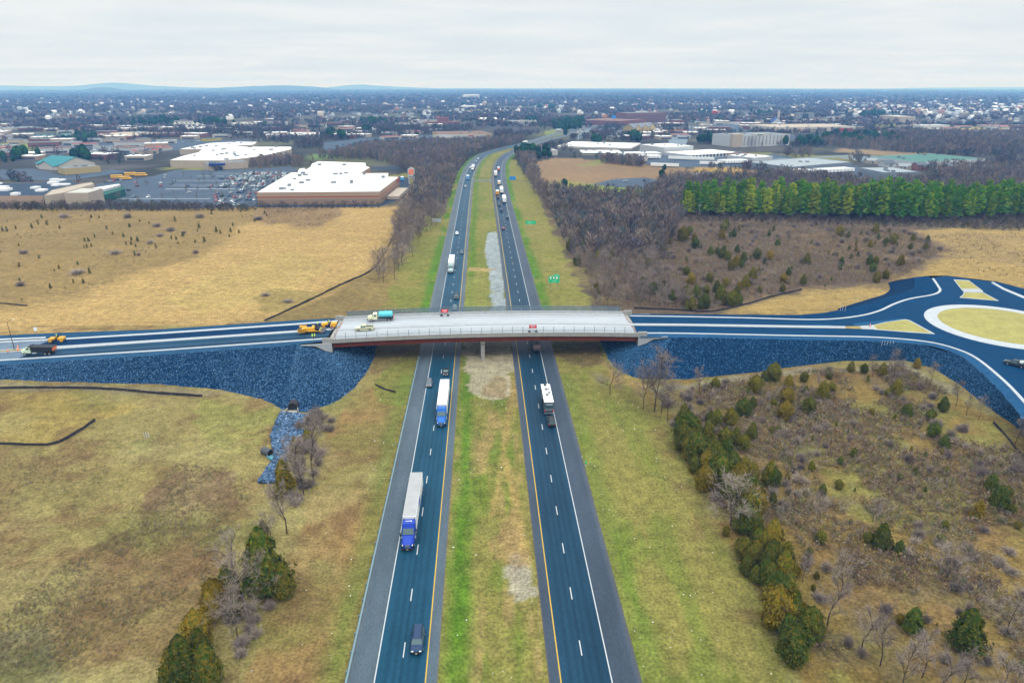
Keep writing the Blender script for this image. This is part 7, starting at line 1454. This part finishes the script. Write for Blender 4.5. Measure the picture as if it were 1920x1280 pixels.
for u, v, H, wd in ((216, 476, 3.2, 6), (146, 512, 3, 7), (45, 475, 2.6, 4.5), (282, 457, 2.6, 5), (295, 425, 3, 5), (367, 475, 2.6, 3), (38, 535, 2.6, 4), (498, 555, 1.6, 4), (540, 566, 1.6, 5), (320, 433, 3, 5), (375, 408, 3.5, 6), (300, 443, 2.4, 4), (485, 412, 3, 6), (240, 408, 3.6, 6), (120, 408, 3.6, 7), (345, 438, 2, 3), (260, 478, 2, 2.4)):
    x, y = P(u, v); shrub(x, y, H, wd * .75, random.choice((.2, .5, .7)), "in the shrubby straw field at left", "shrubs in the straw field")
scatter([(1125, 575), (1230, 470), (1290, 420), (1480, 418), (1700, 432), (1770, 470), (1690, 520), (1500, 540), (1340, 578)], 95, lambda x, y: shrub(x, y, random.uniform(1.8, 3.4), random.uniform(1.5, 2.8), random.choice((.05, .2, .35, .6)), "in the brown scrub beyond the bridge", "shrubs in the brown scrub"))
sc_q = np.array([(x, y) for x, y, h_ in small_cedars]); sc_h = np.array([h_ * 1.1 for x, y, h_ in small_cedars]); SMALLC = (sc_q, sc_h)
# --- pine wood
pc = 0; pw = pp([(1286, 406), (1480, 410), (1700, 416), (1920, 410), (2000, 408), (2000, 385), (1700, 387), (1480, 383), (1288, 384)])
cand = []
for k in range(9000):
    x = random.uniform(110, 400); y = random.uniform(420, 560)
    if ins1(pw, x, y) and all((x - a) ** 2 + (y - b) ** 2 > 4.5 ** 2 for a, b in cand): cand.append((x, y))
cand.sort(key=lambda q: q[1]); cand = cand[:292]
for i, (x, y) in enumerate(cand):
    o = link("pine_tree", PINE[i % 5], None, (x, y, G(x, y)), random.random() * 6.28); s = random.uniform(.68, 1.14); o.scale = (s * random.uniform(.9, 1.15), s, s); br_ = random.choice((.0, .1, .4, .8) if px(x, y)[0] < 1620 else (0, 0, .15, .35)); o.color = (br_, 0, 0, 1)
    tag(o, "%s pine %s" % ("yellow green" if br_ > .5 else ("bright green" if br_ > .2 else "deep green"), "at the left end of the tall pine wood" if px(x, y)[0] < 1500 else ("in the middle of the tall pine wood" if px(x, y)[0] < 1750 else "at the right end of the tall pine wood")), "tree", "pines of the tall wood")
# --- woods of bare trees: nearest ones as single trees, the rest of the mass as one
def inpoly_pts(poly, step, jit=.45):
    w_ = np.array(pp(poly)); xs_, ys_ = np.meshgrid(np.arange(w_[:, 0].min(), w_[:, 0].max(), step), np.arange(w_[:, 1].min(), w_[:, 1].max(), step)); xs_ = xs_.ravel() + rng.uniform(-jit, jit, xs_.size) * step; ys_ = ys_.ravel() + rng.uniform(-jit, jit, ys_.size) * step; m_ = inside(w_, xs_, ys_)
    m_ &= (xl(ys_) - xs_ > 15) | (xs_ - xr(ys_) > 15); return np.c_[xs_, ys_][m_]
WA = inpoly_pts([(700, 535), (728, 480), (742, 430), (762, 385), (800, 345), (850, 318), (872, 312), (862, 340), (830, 410), (795, 450), (768, 492), (735, 530)], 6.0)
WE = inpoly_pts([(1118, 578), (1078, 490), (1032, 402), (1008, 352), (1040, 362), (1110, 372), (1180, 372), (1250, 362), (1283, 362), (1285, 406), (1262, 440), (1230, 500), (1290, 560), (1300, 578)], 5.6)
WG = inpoly_pts([(968, 302), (984, 290), (1000, 300), (1012, 350), (1034, 402), (1010, 372), (985, 330)], 6)
nb = 0
def ind_wood(pts, hlo, hhi, place, lim, tint=(.0, .1, .25, .4, .6)):
    global nb
    pts = pts[np.argsort(pts[:, 1])]
    for x, y in pts[:lim]:
        k = random.randrange(4); h_ = random.uniform(hlo, hhi); o = link("bare_tree", BARE[k][2], None, (x, y, G(x, y)), random.random() * 6.28); f = h_ / 9; o.scale = (f * 1.15, f * 1.15, f); tn = random.choice(tint); o.color = (tn, 0, 0, 1); nb += 1
        tag(o, "%s bare tree %s" % ("dark purple brown" if tn < .15 else "grey brown", place), "tree", "bare trees " + place)
    return pts[lim:]
rA = ind_wood(WA, 7, 12, "in the strip of wood along the left verge", 92); rE = ind_wood(WE, 4.5, 7.8, "in the wood right of the highway beyond the bridge", 112); rG = ind_wood(WG, 8, 13, "in the tree row by the right verge curve", 24)
lw = pp([(200, 386), (478, 386), (480, 364), (552, 322), (400, 322), (250, 342)]); lk_ = 0
for k in range(900):
    x = -440 + (k * 37 % 250) + random.uniform(-2, 2); y = 500 + 18.8 * (k % 12) + 8.0 + random.uniform(-.5, .5)
    if lk_ < 42 and ins1(lw, x, y) and random.random() < .3:
        o = link("bare_tree", BARE[random.randrange(4)][2], None, (x, y, 0), random.random() * 6.28); f = random.uniform(4.5, 6.5) / 9; o.scale = (f * .8, f * .8, f); o.color = (.1, 0, 0, 1); lk_ += 1
        tag(o, "small bare tree planted among the car park rows", "tree", "bare trees of the car park")
def lowtree(k, seed, wid=.02, spread=.36, low=.2):
    r = np.random.default_rng(seed); t = low + (1 - low) * r.random(k); th = r.random(k) * 6.28; rr = spread * np.sqrt(np.clip(1 - ((t - .62) / .45) ** 2, .03, 1)) * (.35 + .65 * r.random(k)); b = np.stack([rr * np.cos(th), rr * np.sin(th), t], 1); a = b * np.array([.45, .45, 1]) - np.array([0, 0, .16]); d = b - a; u = np.cross(d, r.normal(size=(k, 3))); u /= np.linalg.norm(u, axis=1)[:, None]; u *= wid
    V = np.stack([a - u, a + u, b + u * .6, b - u * .6], 1).reshape(-1, 3); V = np.concatenate([V, np.array([(-.014, 0, -.02), (.014, 0, -.02), (.008, 0, .7), (-.008, 0, .7)])]); return V, np.arange(len(V)).reshape(-1, 4)
def puff(k, seed, spread=.45):
    r = np.random.default_rng(seed); e_ = r.normal(size=(k, 3)); e_ /= np.linalg.norm(e_, axis=1)[:, None]; p_ = e_ * np.array([spread, spread, .42]) * (.7 + .3 * r.random(k))[:, None] + np.array([0, 0, .55]); global rng; V, Fq = quads(p_, e_, np.full(k, .42), 1.2); return V, Fq
def massof(name, pts, H, cols, protos, label, cat="woodland", m=None, zoff=0):
    VV = []; FF = []; CC = []; b = 0; idx = rng.integers(0, len(protos), len(pts))
    for j, (tv, tf) in enumerate(protos):
        s = idx == j; q = pts[s]; n = len(q)
        if not n: continue
        z = curv(q[:, 0], q[:, 1]) + zoff; hh = H[s]; wv = .8 + .5 * rng.random(n); v, f, c = merge(tv, tf, np.c_[q, z], np.c_[hh * wv, hh * wv, hh], rng.random(n) * 6.28, cols[s]); VV.append(v); FF.append(f + b); CC.append(c); b += len(v)
    return tag(link(name, npmesh(name, np.concatenate(VV), np.concatenate(FF), [m], np.concatenate(CC))), label, cat, kind="stuff")
M_mass = covermat("woodland", f1=.3, a1=.12, f2=.02, a2=.2, rough=.95, spec=0, bump=0, hue=0.0)
tw_c = 1.3 * np.array([(.105, .084, .084), (.13, .10, .096), (.085, .076, .088), (.16, .125, .10), (.10, .096, .08), (.07, .08, .082), (.14, .11, .085)])
def colpick(n, pal, var=.3): return pal[rng.integers(0, len(pal), n)] * (1 - var / 2 + var * rng.random((n, 1)))
WB = inpoly_pts([(556, 318), (600, 296), (660, 284), (700, 276), (830, 271), (985, 263), (1002, 268), (905, 291), (874, 311), (850, 318), (800, 345), (776, 352), (778, 325), (755, 318), (700, 300), (600, 299)], 6.4)
WC = inpoly_pts([(468, 318), (470, 306), (545, 302), (572, 306), (556, 318)], 7); WF = inpoly_pts([(1250, 362), (1180, 352), (1255, 342), (1480, 333), (1640, 352), (1725, 345), (2000, 338), (2000, 384), (1700, 386), (1480, 382), (1285, 383)], 6.2)
WH = inpoly_pts([(1500, 266), (1620, 254), (1760, 250), (2000, 254), (2000, 290), (1850, 292), (1740, 290), (1560, 276)], 9); WI = inpoly_pts([(1740, 318), (1920, 316), (2000, 316), (2000, 340), (1740, 336)], 8); WJ = inpoly_pts([(1140, 304), (1210, 308), (1205, 314), (1120, 305)], 4.5); WK = inpoly_pts([(1590, 300), (1640, 296), (1660, 303), (1600, 306)], 8); WL = inpoly_pts([(1440, 292), (1520, 288), (1520, 296), (1450, 297)], 8)
allw = np.concatenate([rA, rE, rG, WB, WC, WF, WH, WI, WJ, WK, WL]); keep = np.ones(len(allw), bool)
for e_ in EXC: keep &= ~inside(e_, allw[:, 0], allw[:, 1])
allw = allw[keep]; massof("woodland", allw, 8 + 5 * rng.random(len(allw)), colpick(len(allw), tw_c), [lowtree(64, 200 + i) for i in range(6)], "purple brown leafless woodland beyond the fields and along the highway", m=M_mass)
# brush in front of the pine wood and the car park hedge
hd = np.concatenate([inpoly_pts([(-80, 378), (0, 378), (200, 384), (480, 391), (480, 396), (200, 396), (-80, 394)], 3.0), inpoly_pts([(481, 388), (720, 387), (720, 391), (481, 392)], 4.0), inpoly_pts([(1285, 408), (1700, 416), (2000, 412), (2000, 436), (1720, 428), (1480, 420), (1290, 416)], 4.2)])
massof("hedgerow", hd, 2.2 + 3.6 * rng.random(len(hd)), colpick(len(hd), np.array([(.075, .06, .06), (.10, .085, .055), (.06, .065, .045), (.085, .065, .07)])), [lowtree(60, 260 + i, .022, .5, .05) for i in range(4)], "grey brown brush along the field edges", "brush", M_mass)
pr = inpoly_pts([(1286, 398), (1480, 402), (1700, 406), (2000, 400), (2000, 386), (1700, 387), (1480, 384), (1288, 386)], 8)
# low scrub, weeds and tussocks near the viewer
def weeds(poly, n, hard, seed, size): 
    w_ = np.array(pp(poly)); q = np.c_[rng.uniform(w_[:, 0].min(), w_[:, 0].max(), n * 3), rng.uniform(w_[:, 1].min(), w_[:, 1].max(), n * 3)]; q = q[inside(w_, q[:, 0], q[:, 1])]; f = fbm(q[:, 0], q[:, 1], size, 4, seed); q = q[f > hard + .12 * (rng.random(len(q)) - .5)]; q = q[((xl(q[:, 1]) - q[:, 0]) > 14) | ((q[:, 0] - xr(q[:, 1])) > 14)]; return q[:n]
tuft = [(lambda V_, F_: (V_, F_))(*lowtree(16, 300 + i, .05, .55, .1)) for i in range(4)]
wl = np.concatenate([weeds([(240, 960), (330, 870), (440, 880), (470, 930), (430, 1000), (300, 1030)], 1700, .44, 81, 9), weeds([(120, 1060), (260, 980), (430, 990), (390, 1090), (260, 1170), (180, 1290), (-60, 1300), (-60, 1200)], 3200, .5, 82, 9), weeds([(-200, 850), (380, 860), (560, 930), (480, 1000), (330, 1250), (-400, 1290)], 3000, .58, 83, 12)])
wr = np.concatenate([weeds(PAST, 19000, .52, 84, 17), weeds([(1125, 575), (1080, 480), (1230, 470), (1290, 420), (1480, 418), (1700, 432), (1770, 470), (1690, 520), (1500, 540), (1340, 578)], 26000, .3, 85, 18)])
wf = np.concatenate([weeds([(-200, 560), (140, 555), (290, 500), (430, 440), (460, 410), (640, 388), (300, 392), (-300, 396)], 2400, .55, 86, 22), weeds([(1740, 440), (1920, 430), (2200, 440), (2200, 520), (1900, 520), (1790, 500)], 1500, .5, 87, 14), weeds([(500, 384), (640, 386), (640, 405), (600, 425), (500, 420)], 900, .4, 88, 10)])
def ground_z(q): return relief(q[:, 0], q[:, 1])
for q, nm, pal, h0, h1, lb in ((wl, "dry_weeds", np.array([(.19, .13, .08), (.17, .14, .10), (.24, .18, .09), (.15, .16, .07)]), .3, .8, "brown dry weeds in the left meadow"), (wr, "low_brush", np.array([(.19, .125, .085), (.24, .16, .08), (.18, .145, .12), (.28, .21, .09), (.13, .14, .06), (.23, .19, .16), (.16, .105, .085)]), .4, 1.75, "low brown brush and weeds over the right pasture and scrub"), (wf, "dry_weeds", np.array([(.16, .12, .07), (.12, .09, .07)]), .5, 1.3, "dry weeds in the far straw fields")):
    o = massof(nm, q, h0 + (h1 - h0) * rng.random(len(q)) ** 2, colpick(len(q), pal), tuft, lb, "weeds", M_mass); me = o.data; co_ = np.empty(len(me.vertices) * 3, np.float32); me.vertices.foreach_get("co", co_); co_ = co_.reshape(-1, 3); co_[:, 2] += relief(co_[:, 0], co_[:, 1]); me.vertices.foreach_set("co", co_.ravel())
lit = []
for k in range(260):
    y = random.uniform(75, 235); x = random.choice((xr(y) + 11.5 + abs(random.gauss(0, 9)), xr(y) + 20 + random.uniform(0, 12), random.uniform(xl(y) + 2.5, xr(y) - 2.5), xl(y) - 13 - abs(random.gauss(0, 8)))); lit.append((x, y))
lit = np.array(lit); v, f, c = merge(icoV * np.array([1, .7, .4]), icoF, np.c_[lit, relief(lit[:, 0], lit[:, 1]) + .05], (.08 + .14 * rng.random((len(lit), 1)) ** 2) * np.ones((1, 3)), rng.random(len(lit)) * 6.28, np.full((len(lit), 3), .6) * (.5 + .7 * rng.random((len(lit), 1))))
tag(link("litter", npmesh("litter", v, f, [M_vc], c)), "pale scraps of litter lying in the verge grass", "litter", kind="stuff")
# --- town trees and far woods
def town(n, d0, d1, hard, seed):
    D = np.sqrt(rng.uniform(d0 ** 2, d1 ** 2, n)); th = rng.uniform(-.82, .82, n); x = D * np.tan(th * .86); q = np.c_[x, D]; f = fbm(x, D, 170, 4, seed); q = q[f > hard + .1 * (rng.random(n) - .5)]
    k = (np.abs(q[:, 0] - (xl(q[:, 1]) + xr(q[:, 1])) / 2) > 42) | (q[:, 1] > 1500)
    for e_ in EXC: k &= ~inside(e_, q[:, 0], q[:, 1])
    for z_ in FIELDS: k &= ~inside(z_, q[:, 0], q[:, 1])
    return q[k]
FIELDS = [pp(z_) for z_ in ([(1036, 262), (1240, 266), (1300, 266), (1380, 274), (1480, 276), (1500, 296), (1660, 300), (1860, 294), (1860, 314), (1720, 338), (1600, 332), (1400, 316), (1240, 316), (1090, 296)], [(300, 304), (470, 304), (560, 282), (546, 270), (420, 262), (320, 278)], [(60, 320), (200, 332), (200, 305), (60, 292)], [(1150, 238), (1260, 236), (1250, 220), (1170, 220)], [(825, 270), (930, 266), (925, 250), (820, 252)], [(998, 305), (1040, 296), (1330, 318), (1500, 340), (1250, 340), (1040, 362), (1010, 335)], [(1720, 237), (1920, 239), (1920, 248), (1740, 247)], [(-60, 286), (20, 266), (142, 268), (110, 284)], [(1020, 247), (1075, 242), (1050, 255)], [(1570, 277), (1760, 287), (1700, 297), (1560, 286)], [(1380, 285), (1600, 291), (1640, 303), (1480, 305)])]
far_c = np.array([(.072, .066, .08), (.095, .074, .084), (.058, .062, .074), (.115, .09, .086), (.05, .066, .058), (.03, .06, .045), (.10, .07, .075)])
t1 = town(17000, 600, 1500, .49, 401); t2 = town(30000, 1450, 3600, .49, 402); t3 = town(26000, 3500, 9000, .38, 403); t4 = town(16000, 8800, 26000, .30, 404)
massof("town_trees", t1, 6 + 5 * rng.random(len(t1)), colpick(len(t1), far_c), [lowtree(34, 420 + i, .04, .42) for i in range(5)], "leafless grey purple trees between the town buildings", "trees", M_mass)
massof("town_trees", t2, 7 + 5 * rng.random(len(t2)), colpick(len(t2), far_c), [puff(16, 440 + i) for i in range(4)], "blue grey tree cover over the middle town", "trees", M_mass)
massof("far_woods", t3, 11 + 8 * rng.random(len(t3)), colpick(len(t3), far_c * .9), [(v * np.array([2.4, 1.6, 1]), f) for v, f in (puff(12, 460 + i) for i in range(4))], "blue hazy wooded plain toward the horizon", "woods", M_mass)
massof("far_woods", t4, 16 + 12 * rng.random(len(t4)), colpick(len(t4), far_c * .85), [(v * np.array([6, 3, 1]), f) for v, f in (puff(10, 480 + i) for i in range(3))], "dark blue band of woods along the horizon", "woods", M_mass)
# evergreen clumps among the town
ev = []
for u, v, su, sv, n in ((1062, 240, 18, 7, 70), (1082, 232, 14, 5, 40), (1000, 232, 8, 3, 14), (995, 296, 24, 4, 30), (1190, 262, 8, 5, 24), (1110, 270, 10, 3, 14), (1400, 274, 22, 2, 18), (1640, 218, 30, 4, 50), (1330, 268, 16, 2.5, 20), (700, 232, 22, 2, 22), (690, 248, 7, 3, 10), (625, 256, 8, 3, 10), (870, 198, 10, 2, 12), (1010, 203, 8, 3, 10), (1035, 203, 7, 3, 10), (290, 232, 40, 6, 40), (400, 233, 22, 4, 26), (160, 266, 22, 3, 24), (155, 298, 12, 4, 16), (485, 298, 8, 3, 14), (1600, 265, 60, 4, 60), (1520, 272, 25, 3, 20), (1245, 322, 2, 1, 2), (1240, 334, 2, 1, 2), (1058, 352, 1, 1, 1), (1320, 212, 14, 3, 14), (1430, 215, 22, 3, 16), (1855, 330, 14, 4, 8), (30, 300, 40, 4, 14), (640, 262, 6, 2, 6)):
    for _ in range(n): ev.append(P(u + random.gauss(0, su * .6), v + random.gauss(0, sv * .6)))
ev = np.array(ev); kk = np.ones(len(ev), bool)
for e_ in EXC: kk &= ~inside(e_, ev[:, 0], ev[:, 1])
ev = ev[kk]; massof("evergreen_trees", ev, np.where(ev[:, 1] < 800, .5, 1.0) * (8 + 7 * rng.random(len(ev))), colpick(len(ev), np.array([(.012, .055, .022), (.018, .07, .02), (.012, .045, .028)])), [(v * np.array([.8, .8, 1.15]), f) for v, f in (puff(60, 500 + i, .36) for i in range(4))], "dark green evergreens in clumps among the town", "trees", M_mass)
def cone_proto(sd):
    p_, o = crown_pts(150, lambda t: np.clip(np.minimum(1, (t + .05) * 5) * (1 - t) ** .6, .04, 1), 1.0, .3, .3, sd); return quads(p_, o, .09 + .06 * rng.random(150), 1.6)
massof("young_cedars", SMALLC[0], SMALLC[1], colpick(len(SMALLC[0]), np.array([(.05, .075, .013), (.07, .08, .014), (.13, .10, .015)])), [cone_proto(700 + i) for i in range(4)], "tiny young cedars dotted over the scrub and straw fields", "trees", M_mass)
if len(pr): massof("pine_undergrowth", pr, 4 + 4 * rng.random(len(pr)), colpick(len(pr), tw_c), [lowtree(40, 520 + i) for i in range(3)], "leafless brush under the tall pines", "brush", M_mass)
# far houses, too small and too many to count
hv = []; hf = []; hc = []; b = 0
hq = np.concatenate([town(1000, 1800, 4200, .42, 405), town(700, 4000, 9000, .45, 406)]); sp_ = np.array([P(random.uniform(1560, 2000), random.uniform(184, 215)) for _ in range(700)] + [P(random.uniform(1340, 1530), random.uniform(182, 190)) for _ in range(110)]); hq = np.concatenate([hq, sp_])
gv = np.array([(-6, -4.5, -1), (6, -4.5, -1), (6, 4.5, -1), (-6, 4.5, -1), (-6, -4.5, 6.5), (6, -4.5, 6.5), (6, 4.5, 6.5), (-6, 4.5, 6.5), (-6, 0, 9.5), (6, 0, 9.5)]); gf = np.array([(0, 1, 5, 4), (1, 2, 6, 5), (2, 3, 7, 6), (3, 0, 4, 7), (4, 5, 9, 8), (6, 7, 8, 9)])
n = len(hq); s = (.75 + .7 * rng.random(n) ** 3)[:, None] * np.array([1, 1, 1]); v, f, c = merge(gv, gf, np.c_[hq, curv(hq[:, 0], hq[:, 1])], s, rng.random(n) * 6.28, np.ones((n, 3))); wc = colpick(n, np.array([(.52, .54, .56), (.62, .63, .64), (.36, .40, .44), (.42, .37, .32), (.26, .15, .13), (.24, .28, .32), (.3, .28, .28)])); c = np.repeat(wc, 10, axis=0)
tag(link("far_houses", npmesh("far_houses", v, f, [M_vc], c)), "far pale houses specking the wooded plain", "houses", kind="stuff")
# --- hills on the horizon
def ridge(name, spec, D, wid, seed, rough=4, c=(.05, .06, .065)):
    """spec: (u, row of crest); a long mound of that profile standing at distance D"""
    us = np.array([s_[0] for s_ in spec]); vs_ = np.array([s_[1] for s_ in spec]); uu = np.linspace(us[0], us[-1], 160); crest = np.interp(uu, us, vs_); crest = np.convolve(np.pad(crest, 4, 'edge'), np.ones(9) / 9, 'valid'); x = (uu - 960) / F * D * .9365
    zc_ = CAM_H + D * (160 - crest) / F * 1.02; V = []; W = np.linspace(-1, 1, 15)
    for j, w_ in enumerate(W):
        yy = D + w_ * wid; pr_ = math.cos(w_ * math.pi / 2) ** 1.2 if abs(w_) < 1 else 0; zg = curv(x, np.full_like(x, yy)) - 3; top = np.minimum(np.maximum(zc_, zg + 1), 150); V.append(np.c_[x * yy / D, np.full_like(x, yy), zg + (top - zg) * pr_ + rough * pr_ * (fbm(x, np.full_like(x, yy), 180, 3, seed) - .5) * 2])
    V = np.concatenate(V); n = 160; b = np.arange(14 * n).reshape(14, n)[:, :-1].ravel(); tag(link(name, npmesh(name, V, np.c_[b, b + 1, b + n + 1, b + n], [M_mass], np.tile(np.array(c), (len(V), 1)), smooth=True)), kind="structure")
ridge("hill", [(-300, 170), (0, 171), (60, 169), (140, 171), (300, 171.5), (420, 170), (560, 172), (760, 171), (820, 168.5), (880, 171)], 8000, 900, 601, 4)
ridge("hill", [(120, 171), (150, 168), (180, 163.8), (205, 163.6), (235, 168), (270, 171)], 9800, 800, 602, 4)
ridge("hill", [(330, 171), (380, 167), (420, 163.5), (500, 161), (540, 160), (600, 163), (640, 168), (700, 171)], 12500, 900, 603, 5)
ridge("hill", [(-500, 160), (0, 160.5), (60, 161.5), (130, 162), (170, 159), (200, 155.5), (230, 156), (270, 160), (330, 163), (480, 166)], 16500, 900, 604, 5)
ridge("hill", [(560, 168), (620, 163), (660, 159.5), (680, 159), (720, 161.5), (800, 164.5), (880, 167)], 18500, 900, 605, 5); ridge("hill", [(1600, 168), (1700, 164.5), (1850, 163.5), (2050, 163), (2400, 163)], 20000, 900, 606, 5)
a = P(313, 178); t = thing("radio_mast", "thin radio mast on the left skyline", "mast", (a[0], a[1], curv(*a))); MB().cyl((0, 0, -1), (0, 0, 96), 1.6, .8, n=6).build("mast", M_steel, t)
# ------------------------------------------------------------------ air
hz = MB().box((0, 13000, 38), (44000, 27000, 236)).mesh("haze", []); ho = link("haze", hz); tag(ho, "thin blue haze of a damp overcast day over the plain", "haze", kind="stuff")
hm = bpy.data.materials.new("haze"); hm.use_nodes = True; t = hm.node_tree; t.nodes.remove(t.nodes["Principled BSDF"]); pv_ = t.nodes.new("ShaderNodeVolumePrincipled"); pv_.inputs["Color"].default_value = (.19, .45, 1.0, 1); pv_.inputs["Absorption Color"].default_value = (1, 1, 1, 1); pv_.inputs["Density"].default_value = 1.6e-4; pv_.inputs["Anisotropy"].default_value = 0.0
t.links.new(pv_.outputs[0], t.nodes["Material Output"].inputs["Volume"]); hz.materials.append(hm)
